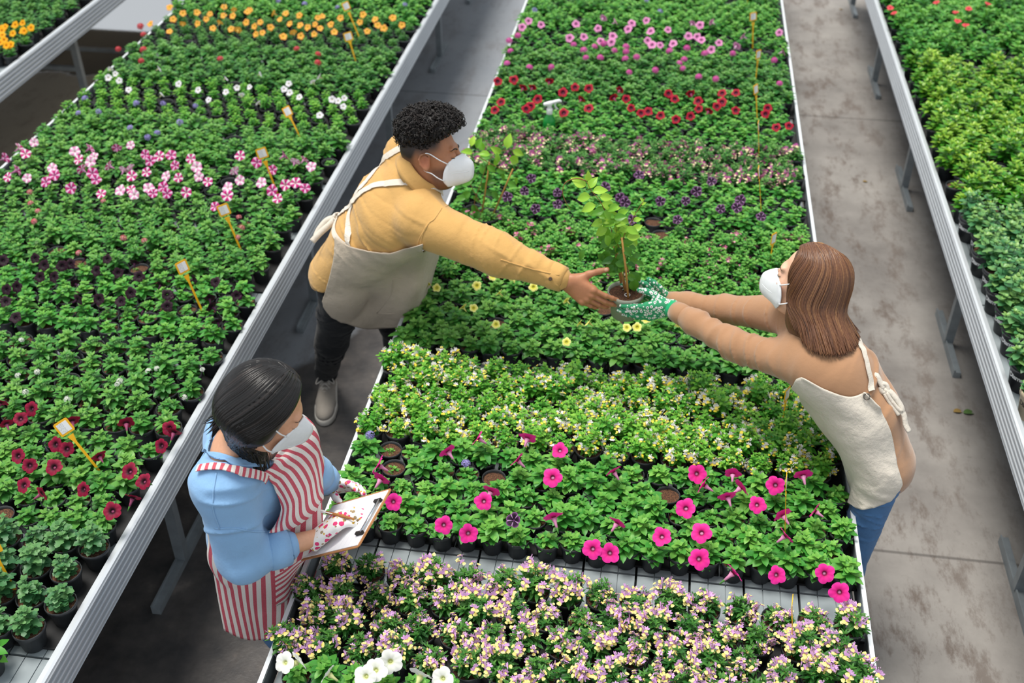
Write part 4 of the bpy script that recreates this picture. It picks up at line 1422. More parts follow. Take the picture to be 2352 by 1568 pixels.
def hair_mat(name, dark, mid, light, rough=.38):
    m, nt, bs = newmat(name)
    v = attr(nt, 'v', 'Fac')
    f = math_n(nt, 'ADD', math_n(nt, 'MULTIPLY', noise(nt, 160, 2), .35), math_n(nt, 'MULTIPLY', v, .75))
    nt.links.new(ramp(nt, f, [(.1, dark), (.5, mid), (.95, light)]), bs.inputs['Base Color'])
    bs.inputs['Roughness'].default_value = rough
    bs.inputs['Specular IOR Level'].default_value = .5
    return m


def color_verts(V, base, *rules):
    C = np.tile(np.asarray(base, float), (len(V), 1))
    for w, col in rules:
        w = np.clip(w, 0, 1)[:, None]
        C = C * (1 - w) + np.asarray(col) * w
    return C


def join_meshes(parts):
    Vs, Fs, o = [], [], 0
    for V, F in parts:
        Vs.append(V); Fs.append(F + o); o += len(V)
    return np.concatenate(Vs), np.concatenate(Fs)


def sstep(a, b, x):
    t = np.clip((x - a) / (b - a), 0, 1)
    return t * t * (3 - 2 * t)


def PD(px, py, depth):
    d = _fw * FPX + _rt * (px - CX) - _up * (py - CY)
    return _cc + d * (depth / FPX)


def dep(p):
    return float((np.asarray(p, float) - _cc) @ _fw)


def ctrl_px(rows):
    return [[P(*c) if len(c) == 3 else np.asarray(c[0]) for c in r] for r in rows]
# ------------------------------------------------------------------ the man in the mustard shirt
M_shirt = cloth_mat('mustard_cotton', srgb('c89d5e'), .82, 700, .05)
M_canvas = cloth_mat('beige_canvas', srgb('b9ab99'), .9, 500, .06, .1, .4)
M_strap = cloth_mat('cream_webbing', srgb('d9d0c2'), .9, 500, .05, .1, .3)
M_trouser = cloth_mat('black_denim', srgb('15171b'), .9, 600, .12, .1)
M_shoe = cloth_mat('beige_suede', srgb('a8a097'), .85, 300, .08, .1)
M_sole = plain('white_rubber', srgb('cfcac2'), .7)
M_curl = hair_mat('black_curly_hair', srgb('0a0706'), srgb('1a1311'), srgb('382c26'), .6)
M_button = plain('brown_button', srgb('4a3524'), .35)


def build_man():
    t = thing('person', 'person in mustard shirt, beige apron and white mask leaning over the bench', 'person', (-1.33, 3.95, 0))
    off = np.array([-1.33, 3.95, 0.0])
    A = lambda *v: np.array(v, float)
    hipR, hipL = A(-1.275, 3.765, .90), A(-1.215, 3.94, .91)
    kneeR, ankR = A(-1.40, 3.90, .50), A(-1.535, 4.135, .10)
    kneeL, ankL = A(-1.14, 4.06, .50), A(-1.21, 4.27, .10)
    pel, waist, chest = A(-1.25, 3.85, .95), A(-1.16, 3.80, 1.11), A(-1.03, 3.775, 1.275)
    shR, shL = A(-.865, 3.605, 1.325), A(-1.0, 3.93, 1.455)
    nb = A(-.93, 3.775, 1.415)
    elR, wrR = A(-.58, 3.53, 1.27), A(-.30, 3.46, 1.215)
    elL, wrL = A(-1.0, 4.14, 1.22), A(-1.06, 4.06, .98)
    hc = P(991, 356, 1.535)
    U = nv(_up * .93 - _fw * .36); M = frame(_rt * 1.0 + _up * .0 - _fw * .10, U)
    hs = 1.07
    sv = nv(shL - shR); hv = nv(hipL - hipR)
    cuff = wrR + (elR - wrR) * .10

    # --- skin: head and neck, right forearm and hand, and the slim body under the clothes
    hf = SDF(hc - .22, hc + .22, .0042)
    hp = head_prims(hc, M, hs, nb + A(.0, 0, -.02), (.058, .064))
    build_head(hf, hp); L = hp[4]
    Vh, Fh = hf.mesh()
    f = nv(_rt * .83 - _up * .56 + _fw * .02); n = nv(_fw * .80 + _up * .42 + _rt * .10)
    pr, tips, info = hand_prims(wrR, f, n, 1, [(.25, .22, .12), (.32, .25, .15), (.40, .28, .18), (.42, .30, .2)], (.06, .01, -.03, -.06),
                                [(.55, .82, .22), (.62, .78, .12), (.66, .75, .02)], 1.13)
    lo, hi = np.minimum(wrR, np.min(tips, 0)) - .07, np.maximum(wrR, np.max(tips, 0)) + .07
    lo = np.minimum(lo, wrR - .1)
    af = SDF(lo, hi, .0026)
    af.add(econe(elR * .35 + wrR * .65, wrR + f * .01, (.040, .036), (.030, .024), np.cross(f, n)), .02)
    for p, k in pr: af.add(p, k)
    for k_ in range(4):     # knuckles
        K = wrR + 1.13 * (f * (.088, .093, .088, .078)[k_] + np.cross(f, n) * (.027, .008, -.012, -.03)[k_] - n * .009)
        af.add(ell(K, (.009, .008, .006), np.stack([f, np.cross(f, n), n], 1)), .008)
    Va, Fa = af.mesh()
    bf = SDF(A(-1.75, 3.35, .0), A(-.2, 4.45, 1.5), .012)
    for a, b, ra, rb in ((hipR, kneeR, .08, .055), (kneeR, ankR, .052, .036), (hipL, kneeL, .08, .055), (kneeL, ankL, .052, .036), (shR, elR, .05, .042), (elR, wrR * .8 + elR * .2, .042, .030),
                         (shL, elL, .05, .042), (elL, wrL, .04, .028), (shR, shL, .05, .05), (wrL, wrL + A(.03, -.08, -.06), .03, .016)):
        bf.add(cone(a, b, ra, rb), .03)
    bf.add(econe(pel, waist, (.14, .10), (.13, .095), hv), .05).add(econe(waist, chest, (.13, .095), (.16, .11), sv), .05).add(econe(chest, nb + A(-.02, 0, -.05), (.16, .11), (.10, .07), sv), .05)
    Vb, Fb = bf.mesh()
    V, F = join_meshes([(Vh, Fh), (Va, Fa), (Vb, Fb)])
    loc = (V - hc) @ M / hs                     # head-local coordinates
    nh = len(Vh)
    ishead = np.zeros(len(V)); ishead[:nh] = 1
    skin, deep = srgb('b27a56'), srgb('54392c')
    fade = ishead * sstep(-.004, .050, loc[:, 2] + .10 * np.clip(loc[:, 0], -.02, .1) * -1) * sstep(.062, .022, loc[:, 0]) * sstep(.05, .062, np.abs(loc[:, 1])) \
        + ishead * sstep(-.060, .02, loc[:, 2]) * sstep(-.040, -.070, loc[:, 0])
    beard = ishead * sstep(-.022, -.05, loc[:, 2]) * sstep(-.02, .02, loc[:, 0]) * sstep(.10, .07, loc[:, 0]) * .75
    lipc = ishead * sstep(.012, .006, np.hypot(loc[:, 2] + .066, (loc[:, 0] - .1) * .5))
    warm = ishead * sstep(.03, .012, np.hypot(loc[:, 0] + .008, loc[:, 2] + .008)) * sstep(.075, .085, np.abs(loc[:, 1])) * .6
    C = color_verts(V, skin, (fade, srgb('30221c')), (beard, srgb('5a4032')), (warm, srgb('b5694a')), (lipc, srgb('8a4a40')))
    for p0, q0, dd, dn, r_ in info:            # finger nails
        m = q0 - dd * .002 + dn * r_ * .75
        w = sstep(.0085, .0055, np.linalg.norm((V - m) * 1.0, axis=1))
        C = C * (1 - w[:, None] * .75) + np.array(srgb('e2b49a')) * w[:, None] * .75
    # darker creases over the knuckles
    link('body', mesh_from('body', V - off, F, [M_skin], True, C), t)

    # eyes: lowered lids, lashes, brows
    for q in (-1, 1):
        eb = MB()
        lash = [L(.0935, q * (.033 + .018 * s_), -.0045 - .003 * (1 - s_ * s_)) + (M @ A(.0015, 0, 0)) for s_ in (-1, -.5, 0, .5, 1)]
        lash[0] = L(.0865, q * .015, -.004); lash[4] = L(.0785, q * .0495, -.002); lash[3] = L(.090, q * .043, -.0055)
        eb.tube(hf.snap(catmull(lash, 10), .0006) - off, [.0006, .0012, .0016, .0019, .002, .002, .002, .0019, .0015, .0006], 5)
        link('eyelashes', eb.mesh('eyelashes', M_brow), t); eb = MB()
        br = [L(.0975, q * .014, .020), L(.0985, q * .026, .026), L(.0915, q * .042, .0285), L(.077, q * .055, .021)]
        eb.tube(hf.snap(catmull(br, 12), .0008) - off, [.002, .0034, .004, .0043, .0043, .0042, .004, .0036, .003, .0024, .0018, .001], 6, flat=.6)
        link('eyebrow', eb.mesh('eyebrow', M_brow), t)

    # curly hair
    hb = SDF(hc - .30, hc + .32, .006)
    Lh = lambda x, y, z: L(x, y, z)
    hb.add(ell(L(.004, 0, .104), np.array([.112, .094, .072]) * hs, M), .01).add(ell(L(-.045, 0, .085), np.array([.070, .086, .07]) * hs, M), .03)
    hb.cut(lambda X, Y, Z: (lambda lx, lz: (.046 + .55 * np.clip(lx - .0, 0, 1) - lz) * hs)(((X - hc[0]) * M[0, 0] + (Y - hc[1]) * M[1, 0] + (Z - hc[2]) * M[2, 0]) / hs, ((X - hc[0]) * M[0, 2] + (Y - hc[1]) * M[1, 2] + (Z - hc[2]) * M[2, 2]) / hs))
    hb.disp(wob(5, .006, 190))
    Vc, Fc = hb.mesh()
    hair = link('hair', mesh_from('hair', Vc - off, Fc, [M_curl], True, None, {'v': np.full(len(Vc), .15)}), t)
    cb = MB(); r = random.Random(4)
    pick = np.array([r.randrange(len(Vc)) for _ in range(1900)])
    gn = hb.grad(Vc[pick])
    for vi, g_ in zip(pick, gn):
        d = g_ @ M
        base = (Vc[vi] - hc) @ M / hs + d * r.uniform(-.003, .007)
        if d[2] < -.75: continue
        ax = nv(d + np.array([r.uniform(-.5, .5), r.uniform(-.5, .5), r.uniform(-.2, .7)]))
        a1 = nv(np.cross(ax, (r.uniform(-1, 1), 1, .3))); a2 = np.cross(ax, a1)
        R_ = r.uniform(.0035, .0068); tw = r.uniform(5, 10); p0 = r.uniform(0, 6)
        pts = [L(*(base + a1 * R_ * math.cos(p0 + tw * s_) + a2 * R_ * math.sin(p0 + tw * s_) + ax * (s_ * .017 - .004))) for s_ in np.linspace(0, 1, 10)]
        cb.tube(np.array(pts) - off, [.0016, .0022, .0025, .0025, .0025, .0025, .0022, .0019, .0014, .0008], 4, None, r.uniform(.0, .6), caps=False)
    link('curls', cb.mesh('curls', M_curl), hair)['kind'] = 'stuff'

    # mask
    mk = mask_obj(t, lambda x, y, z: L(x, y, z) - off, M_mask)

    # --- shirt
    sf = SDF(A(-1.72, 3.30, .72), A(-.18, 4.42, 1.62), .0065)
    hem = A(-1.285, 3.84, .93)
    sf.add(econe(hem, waist, (.178, .138), (.172, .135), hv), .05)
    sf.add(econe(waist, chest, (.172, .135), (.205, .145), sv * .7 + hv * .3), .06)
    sf.add(econe(chest, nb + A(-.035, 0, -.05), (.205, .145), (.15, .095), sv), .06)
    sf.add(cone(shR * .75 + nb * .25, shL * .75 + nb * .25, .078, .078), .06)
    sf.add(cone(shR + A(-.02, .01, 0), elR, .098, .080), .05).add(cone(elR, cuff, .079, .047), .03)
    sf.add(cone(shL, elL, .088, .072), .05).add(cone(elL, wrL, .072, .05), .03)
    sf.add(cone(nb + A(-.03, 0, -.05), nb + A(.012, .01, .03), .090, .066), .05)
    sf.cut(lambda X, Y, Z: (.915 + .25 * (X + 1.30) - .10 * (Y - 3.8)) - Z)
    ax = nv(elR - shR)
    sf.disp(wob(21, .0025, 30)).disp(ridges(22, .008, 34, (.4, .1, .9), 2.0))
    arm_c = lambda X, Y, Z: np.exp(-(((X + .42) / .22) ** 2))
    sf.disp(lambda X, Y, Z: ridges(25, .006, 46, ax, 2.0)(X, Y, Z) * np.exp(-((X + .55) / .30) ** 2))
    sf.disp(lambda X, Y, Z: ridges(27, .010, 40, (.5, .3, .8), 2.5)(X, Y, Z) * np.exp(-((X + 1.12) / .14) ** 2))
    Vs, Fs = sf.mesh()
    shirt = link('shirt', mesh_from('shirt', Vs - off, Fs, [M_shirt], True), t)
    # collar, cuff, seams
    na = nv(hc - nb + A(.02, 0, -.01)); nf = frame(nv(M[:, 0] - na * (M[:, 0] @ na)), na)
    rows = []
    for h_, rr, fo in ((.0, .090, 0), (.040, .079, 0), (.066, .077, 0), (.062, .088, .0), (.018, .108, .0)):
        row = []
        for k_ in range(15):
            a = R(22 + k_ * (316 / 14))
            back = -math.cos(a)
            row.append(nb + A(.0, -.014, .012) + nf @ A(rr * math.cos(a) * 1.05, rr * math.sin(a) * .95, h_ + .010 * back))
        rows.append(row)
    Vc, Fc, _, _, _ = patch(rows, 18, 48, None, 0, .004)
    link('collar', mesh_from('collar', Vc - off, Fc, [M_shirt]), shirt)
    cd = nv(wrR - elR)
    cu = MB()
    pts = [cuff - cd * .045, cuff - cd * .03, cuff - cd * .002, cuff + cd * .016, cuff + cd * .018, cuff + cd * .008]
    cu.tube(np.array(pts) - off, [.050, .0535, .0505, .0485, .043, .040], 28, caps=False)
    cf = link('cuff', cu.mesh('cuff', M_shirt), shirt)
    bp = sf.hit(1264, 640); bn = sf.grad(bp)[0]
    bq = Vector(bn).to_track_quat('Z', 'Y').to_matrix()
    bt = MB().lathe([(0, .005), (.004, .005), (.0062, .0058), (.0072, .0045), (.0072, 0)], 14)
    bt = np.array(bt.V) @ np.array(bq).T + bp + bn * .004 - off
    b0 = MB().lathe([(0, .005), (.004, .005), (.0062, .0058), (.0072, .0045), (.0072, 0)], 14)
    link('button', mesh_from('button', bt, b0.F, [M_button]), cf)
    for path in ([(985, 512), (968, 540), (968, 575)], [(1030, 470), (1000, 500), (985, 512), (972, 535), (968, 570)], [(1285, 632), (1240, 622), (1190, 608), (1150, 596)]):
        sm = MB()
        ribbon(sm, [sf.hit(*q) for q in path], .006, sf, .0, .0016, 24)
        sm.V = [tuple(np.array(v) - off) for v in sm.V]
        link('seam', sm.mesh('seam', M_shirt), shirt)

    # --- trousers and shoes
    tf = SDF(A(-1.75, 3.55, .04), A(-.95, 4.45, 1.10), .008)
    tf.add(econe(pel + A(0, 0, -.02), waist + A(-.03, 0, -.06), (.165, .125), (.155, .12), hv), .05)
    tf.add(cone(hipR, kneeR, .102, .074), .05).add(cone(kneeR, ankR + A(0, 0, .02), .072, .056), .03)
    tf.add(cone(hipL, kneeL, .102, .074), .05).add(cone(kneeL, ankL + A(0, 0, .02), .072, .056), .03)
    tf.disp(wob(31, .003, 40)).disp(ridges(32, .01, 45, (0, .1, 1), 2.0)).cut(lambda X, Y, Z: .085 - Z)
    Vt, Ft = tf.mesh()
    link('trousers', mesh_from('trousers', Vt - off, Ft, [M_trouser], True), t)

    def shoe(heel, toe):
        d = nv(toe - heel); sd = np.cross((0, 0, 1), d); Ls = np.linalg.norm(toe - heel)
        q = lambda a, b, c: heel + d * a * Ls + sd * b + A(0, 0, c)
        g = SDF(np.minimum(heel, toe) - .09, np.maximum(heel, toe) + A(.09, .09, .17), .004)
        g.add(econe(q(.10, 0, .045), q(.62, .004, .042), (.036, .036), (.047, .036), sd), .03)
        g.add(ell(q(.80, .004, .040), (.075, .046, .036), np.stack([d, sd, A(0, 0, 1)], 1)), .03)
        g.add(cone(q(.14, 0, .06), q(.20, 0, .125), .036, .040), .03)
        g.add(cone(q(.30, 0, .085), q(.62, 0, .055), .028, .028), .03)
        g.cut(lambda X, Y, Z: np.maximum(.022 - Z, (Z - .128)))
        g.add(cone(q(.18, 0, .19), q(.2, 0, .11), .031, .029), .004, True)
        V, F = g.mesh()
        o = link('shoe', mesh_from('shoe', V - off, F, [M_shoe]), t)
        g = SDF(np.minimum(heel, toe) - .09, np.maximum(heel, toe) + .09, .004)
        g.add(econe(q(.08, 0, .015), q(.62, .004, .015), (.042, .06), (.053, .06), sd), .03).add(ell(q(.80, .004, .015), (.082, .052, .05), np.stack([d, sd, A(0, 0, 1)], 1)), .03)
        g.cut(lambda X, Y, Z: np.maximum(.0 - Z, Z - .032))
        V, F = g.mesh()
        link('sole', mesh_from('sole', V - off, F, [M_sole]), o)
        lc = MB()
        for i in range(5):
            a = .34 + i * .065; h = .118 - i * .0095
            for sg in (-1, 1):
                lc.tube(catmull([q(a, -sg * .024, h - .012), q(a + .03, 0, h + .002), q(a + .06, sg * .024, h - .020)], 8) - off, .0028, 5)
        for sg in (-1, 1):
            lc.tube(catmull([q(.33, 0, .124), q(.36, sg * .03, .132), q(.42, sg * .045, .105), q(.40, sg * .02, .118), q(.34, 0, .124)], 14) - off, .0026, 5)
        link('laces', lc.mesh('laces', M_sole), o)
    shoe(A(-1.545, 4.19, 0), A(-1.487, 3.885, 0))
    shoe(A(-1.22, 4.32, 0), A(-1.12, 4.04, 0))

    # --- apron: hanging skirt wrapped round the right hip, straps crossing the back
    rows = [[(772, 545, 1.06), (805, 566, 1.075), (860, 577, 1.075), (920, 573, 1.10), (972, 560, 1.14), (A(-.90, 3.83, 1.14),)],
            [(768, 585, 1.00), (795, 608, 1.00), (855, 625, .99), (915, 622, 1.01), (968, 610, 1.05), (A(-.89, 3.92, 1.0),)],
            [(756, 640, .87), (778, 665, .86), (845, 690, .84), (910, 688, .86), (962, 672, .90), (A(-.93, 3.98, .86),)],
            [(742, 690, .73), (750, 712, .70), (800, 742, .67), (858, 757, .65), (946, 738, .70), (A(-.97, 4.0, .70),)]]
    C = front_of([sf, tf], rows, .014)
    fold = lambda p: np.stack([np.zeros(len(p)), -.008 * np.sin(p[:, 0] * 26 + p[:, 2] * 5) * sstep(1.1, .7, p[:, 2]), np.zeros(len(p))], 1)
    V, F, u, v, G = patch(C, 56, 60, [sf, tf], .010, .004, fold)
    ap = link('apron', mesh_from('apron', V - off, F, [M_canvas], True, None, {'v': v}), t)
    # pocket outline and hem band
    g = lambda a, b: G[int(a * 55), int(b * 59)]
    nG = lambda p: np.array(p)
    for path in ([(.42, .56), (.44, .66), (.42, .78)], [(.42, .56), (.6, .545), (.82, .53)], [(.82, .53), (.83, .65), (.81, .76)]):
        q = np.array([g(*x) for x in path])
        out = nv(_cc - q.mean(0))
        pk = MB()
        ribbon(pk, q + out * .0025, .004, None, 0, .0014, 16, up=out)
        pk.V = [tuple(np.array(v_) - off) for v_ in pk.V]
        link('pocket_seam', pk.mesh('pocket_seam', M_canvas), ap)
    sp = MB()
    sp2, sp3 = MB(), MB()
    z1 = lambda lst: [sf.hit(680 + x / 1.96, 200 + y / 1.96) for x, y in lst]
    ribbon(sp, z1([(525, 262), (430, 300), (380, 350), (330, 410), (270, 490), (243, 560), (236, 640), (240, 715)]), .027, sf, .002, .0022, 60)
    ribbon(sp2, z1([(655, 478), (600, 447), (480, 431), (370, 442), (310, 467), (265, 510), (215, 560), (190, 585)]), .026, sf, .0045, .0022, 60)
    ribbon(sp3, z1([(188, 588), (172, 640), (195, 690), (240, 725)]), .024, sf, .003, .0022, 30)
    k0 = sf.hit(680 + 186 / 1.96, 200 + 585 / 1.96)
    kn = MB()
    outk = nv(_cc - k0)
    for i in range(3):
        a = i * 2.1
        q = [k0 + outk * .012 + .016 * (_rt * math.cos(a + s_) + _up * math.sin(a + s_)) + outk * .008 * math.sin(2 * s_) for s_ in np.linspace(0, 4.2, 12)]
        kn.tube(np.array(q), .0075, 6, flat=.55)
    for lst in ([(186, 585), (150, 620), (110, 655), (72, 695)], [(186, 585), (140, 600), (105, 640), (90, 672)]):
        q = [PD(680 + x / 1.96, 200 + y / 1.96, dep(k0) - .015) for x, y in lst]
        tl = MB()
        ribbon(tl, q, .026, None, 0, .003, 20, up=outk)
        tl.V = [tuple(np.array(v_) - off) for v_ in tl.V]
        link('strap_tail', tl.mesh('strap_tail', M_strap), ap)
    for mbb, nm in ((sp, 'apron_strap'), (sp2, 'apron_strap'), (sp3, 'apron_strap'), (kn, 'apron_bow')):
        mbb.V = [tuple(np.array(v_) - off) for v_ in mbb.V]
        link(nm, mbb.mesh(nm, M_strap, nm == 'apron_bow'), ap)
    return dict(wr=wrR, tips=tips, hc=hc)


MAN = build_man()
# ------------------------------------------------------------------ the plant that is handed over
POT_D = dep(MAN['wr']) + .055
POT_RIM = PD(1438, 668, POT_D)
M_greypot = plain('grey_green_pot', srgb('8f9384'), .55, 0, .4, .05, 20)
M_cane = plain('bamboo_cane', srgb('b98a4a'), .6, 0, .3, .2, 60)
M_twig = plain('brown_stem', srgb('8a5f3a'), .7, 0, .3, .2, 60)
M_ring = plain('white_plastic', (.75, .75, .75), .4)
LEAF_N = []


def big_leaf(seed, L, W, tint):
    r = random.Random(seed)
    mb = MB()
    st, V, F = 8, [], []
    curl = r.uniform(.15, .5)
    for i in range(st):
        t = i / (st - 1)
        w = W * math.sin(math.pi * (t * .96 + .02) ** .82) * (1 - .1 * t) if i < st - 1 else W * .03
        z = -curl * L * t * t
        row = []
        for j, k in enumerate((-1, -.5, 0, .5, 1)):
            row.append((L * t, k * w * .5, z + abs(k) * w * .16 + (.0 if k else -.001)))
        V += row
    for i in range(st - 1):
        for j in range(4):
            a = i * 5 + j
            F.append((a, a + 5, a + 6, a + 1))
    mb.add(V, F, None, tint)
    mb.tube([(-.012, 0, .002), (.002, 0, 0)], [.0008, .0009], 4, None, tint)
    return mb.mesh('leaf', LEAVES['ficus'])


BIGL = [[big_leaf(i * 3 + j, .056, .038, tt) for j in range(3)] for i, tt in enumerate((.12, .3, .62, .9))]


def leaf_obj(t, base, d, size, tone, r):
    d = nv(d)
    up = np.array([r.uniform(-.35, .35), r.uniform(-.3, .3) - .75, .8])
    y = nv(np.cross(up, d)); z = np.cross(d, y)
    m = Matrix(np.stack([d, y, z], 1).tolist()).to_euler()
    o = link('leaf', BIGL[tone][r.randrange(3)], t, base, m, size)
    return o


def climber(t, off, canes, stems, leaves, r):
    for a, b in canes:
        link('cane', MB().tube(np.array([a, (np.array(a) + b) / 2 + .002, b]) - off, [.0042, .0040, .0036], 8).mesh('cane', M_cane), t)
    for st in stems:
        q = catmull(np.array(st), 20)
        link('stem', MB().tube(q - off, np.linspace(.0022, .0010, 20), 6).mesh('stem', M_twig), t)
    for p, d, s, tone in leaves:
        leaf_obj(t, np.asarray(p) - off, d, s, tone, r)


def handed_plant():
    r = random.Random(9)
    rim = POT_RIM
    R_, H_ = .068, .108
    org = rim - np.array([0, 0, H_])
    t = thing('potted_climber', 'leafy climbing plant on canes in grey-green pot, held between two people', 'potted plant', org)
    p = MB().lathe([(.0, 0), (R_ * .74, 0), (R_ * .94, H_ * .78), (R_ * .96, H_ * .79), (R_ * 1.0, H_ * .80), (R_ * 1.03, H_), (R_ * .97, H_), (R_ * .93, H_ * .86), (R_ * .9, H_ * .8)], 36)
    link('pot', p.mesh('pot', M_greypot), t)
    link('soil', soil_mesh(R_ * .94, H_ * .86, 4), t)
    rg = MB().tube([(.006 + .010 * math.cos(a), -.012 + .010 * math.sin(a), H_ * .86 + .006) for a in np.linspace(0, 6.0, 16)], .0016, 6)
    link('tie_ring', rg.mesh('tie_ring', M_ring), t)
    D = POT_D
    base = lambda px, py, dd=0: PD(px, py, D + dd)
    soilz = rim[2] - .014
    b1 = P(1443, 684, soilz); b2 = P(1428, 660, soilz); b3 = P(1436, 668, soilz)
    canes = [(b1, PY(1428, 546, b1[1] + .0)), (b2, PY(1410, 565, b2[1] + .01)), (b3, PY(1405, 535, b3[1] + .03))]
    top = lambda px, py: PY(px, py, rim[1] + .03)
    stems = [[b2, top(1425, 620), top(1410, 560), top(1400, 510), top(1380, 465), top(1360, 440), top(1346, 415)],
             [b3, top(1445, 630), top(1430, 585), top(1432, 545), top(1445, 520), top(1460, 490), top(1482, 455)],
             [b1, top(1432, 625), top(1437, 590), top(1418, 560), top(1415, 520)]]
    L_ = []
    lf = [(1345, 427, -1, .6, 1.05, 3), (1350, 415, .1, 1, .7, 3), (1362, 440, 1, .25, .95, 3), (1356, 452, -1, -.25, 1.05, 3), (1378, 452, 1, .0, .85, 3), (1368, 472, -1, -.35, 1.05, 3), (1382, 468, 1, -.3, 1.15, 3), (1352, 432, .5, .8, .9, 3),
          (1385, 490, -1, .1, .8, 2), (1395, 492, 1, .1, .8, 3), (1388, 508, -1, -.2, .9, 3), (1400, 505, 1, .2, .9, 2), (1395, 525, -1, -.6, 1.0, 3), (1408, 525, 1, -.1, .9, 3), (1415, 515, .6, -.5, .8, 2), (1422, 530, 1, .25, .9, 3), (1438, 525, 1, -.2, .9, 2),
          (1405, 548, -1, -.7, 1.0, 1), (1400, 560, -.6, -.9, 1.1, 0), (1412, 560, .4, -.9, .9, 2), (1440, 545, .9, .1, .9, 3), (1452, 530, .9, .5, .8, 3), (1448, 552, .7, -.6, .9, 2), (1400, 575, -.5, -1, 1.1, 0), (1388, 585, -.7, -.8, .9, 0), (1412, 590, -.3, -1, 1.1, 0),
          (1440, 572, .5, -.6, .8, 1), (1446, 590, .9, -.5, .8, 1), (1420, 556, -.8, -.2, .9, 2), (1460, 494, -.7, .4, .4, 2), (1464, 488, .8, -.2, .45, 2), (1474, 470, .5, .6, .35, 3), (1478, 462, -.5, .6, .3, 3), (1455, 508, 1, .4, .6, 3), (1430, 618, -.9, .15, .8, 0), (1420, 625, -1, -.3, .8, 0),
          (1448, 625, .7, -.7, 1.3, 0), (1452, 640, .3, -1, 1.1, 0), (1440, 635, .6, -.2, .8, 1), (1446, 655, .4, -1, .8, 0), (1398, 535, -.9, .3, .8, 2), (1372, 490, -.8, .2, .7, 2), (1418, 540, .2, .6, .7, 2), (1428, 560, .8, .4, .8, 1), (1408, 578, .8, -.3, .8, 0), (1395, 510, .2, .9, .6, 3), (1426, 505, .9, -.4, .7, 2), (1402, 480, .9, .2, .7, 3),
          (1436, 610, -.6, -.5, .7, 1), (1424, 600, .5, -.8, .9, 0), (1410, 610, -.7, -.6, .8, 0)]
    for px, py, dx, dy, s, tone in lf:
        dd = r.uniform(-.05, .05)
        q = PY(px, py, rim[1] + .03 + dd * .6)
        L_.append((q, _rt * dx + np.array([0, 0, 1.0]) * dy + np.array([0, -1, 0]) * r.uniform(-.4, .4), s * 1.0, tone))
    for k in range(60):
        px, py = r.gauss(1412, 22), r.uniform(470, 612)
        px += (540 - py) * -.10 if py < 540 else 8
        a = r.uniform(0, 6.283)
        L_.append((PY(px, py, rim[1] + .03 + r.uniform(-.05, .06)), _rt * math.cos(a) + np.array([0, 0, .7 * math.sin(a) - .15]) + np.array([0, -.2, 0]), r.uniform(.5, .85), (0 if py > 565 else r.choice((1, 2, 2, 3)))))
    # the long bare runner tendril
    stems.append([top(1346, 415), top(1325, 410), top(1300, 418), top(1292, 440), top(1300, 465), top(1310, 482)])
    climber(t, org, canes, stems, L_, r)
    return t


handed_plant()


def trellis_plant():
    r = random.Random(31)
    base = np.array([-.80, 4.62, BED])
    t = thing('potted_climber', 'climbing plant tied to two bamboo canes beside the face of the man', 'potted plant', base)
    link('pot', POT13, t); link('soil', SOIL13, t)
    yb = base[1]
    g = lambda px, py, dy=0: PY(px, py, yb + dy)
    canes = [(base + np.array([-.03, 0, .09]), g(1124, 372)), (base + np.array([.02, -.02, .09]), g(1178, 388, -.02))]
    stems = [[base + np.array([0, 0, .09]), g(1090, 470), g(1105, 420), g(1120, 375), g(1140, 350), g(1165, 345)], [base + np.array([0, .01, .09]), g(1100, 460), g(1080, 420), g(1085, 380), g(1085, 350)],
             [g(1100, 360), g(1120, 372), g(1145, 385), g(1180, 400)]]
    L_ = []
    lf = [(1165, 340, .1, 1, 1.1, 3), (1150, 352, -.7, .6, .9, 3), (1170, 362, .8, -.6, 1.1, 3), (1178, 345, .9, -.3, .9, 3), (1125, 355, -.7, .3, .9, 2), (1112, 345, -.6, .7, .9, 2), (1095, 340, .3, .8, .9, 2), (1085, 350, -.7, .4, .9, 3), (1082, 335, .2, .9, .8, 3),
          (1100, 365, .8, .2, .9, 1), (1095, 378, -.6, -.5, .9, 1), (1120, 380, .8, -.5, .8, 1), (1135, 365, .4, -.8, .9, 2), (1140, 390, .9, -.3, .8, 1), (1128, 400, -.4, -.8, .8, 0), (1150, 400, .5, -.9, .8, 1), (1095, 400, -.8, -.4, .9, 0), (1085, 415, -.9, -.2, .9, 0), (1105, 420, .6, -.7, .8, 0),
          (1080, 440, -.7, -.6, 1.0, 0), (1095, 450, -.3, -.9, 1.0, 0), (1110, 440, .8, -.4, .9, 0), (1070, 455, -.9, .0, .9, 0), (1120, 425, .7, .5, .8, 0), (1085, 470, .5, -.8, .9, 0), (1130, 440, .7, -.6, .8, 1), (1165, 420, .9, -.2, .8, 1), (1180, 410, .6, -.8, .8, 2), (1060, 430, -.8, .5, .8, 0), (1110, 400, -.2, .8, .8, 1), (1100, 485, -.3, -.7, .9, 0), (1075, 480, -.8, -.5, .9, 0), (1145, 372, -.2, .9, .7, 2), (1072, 375, -.3, .6, .9, 2), (1068, 395, -.7, -.3, .9, 1)]
    for px, py, dx, dy, s, tone in lf:
        q = PY(px, py, yb + r.uniform(-.05, .05))
        L_.append((q, _rt * dx + np.array([0, 0, 1.0]) * dy + np.array([0, -1, 0]) * r.uniform(-.4, .4), s * 1.08, tone))
    climber(t, base, canes, stems, L_, r)


trellis_plant()
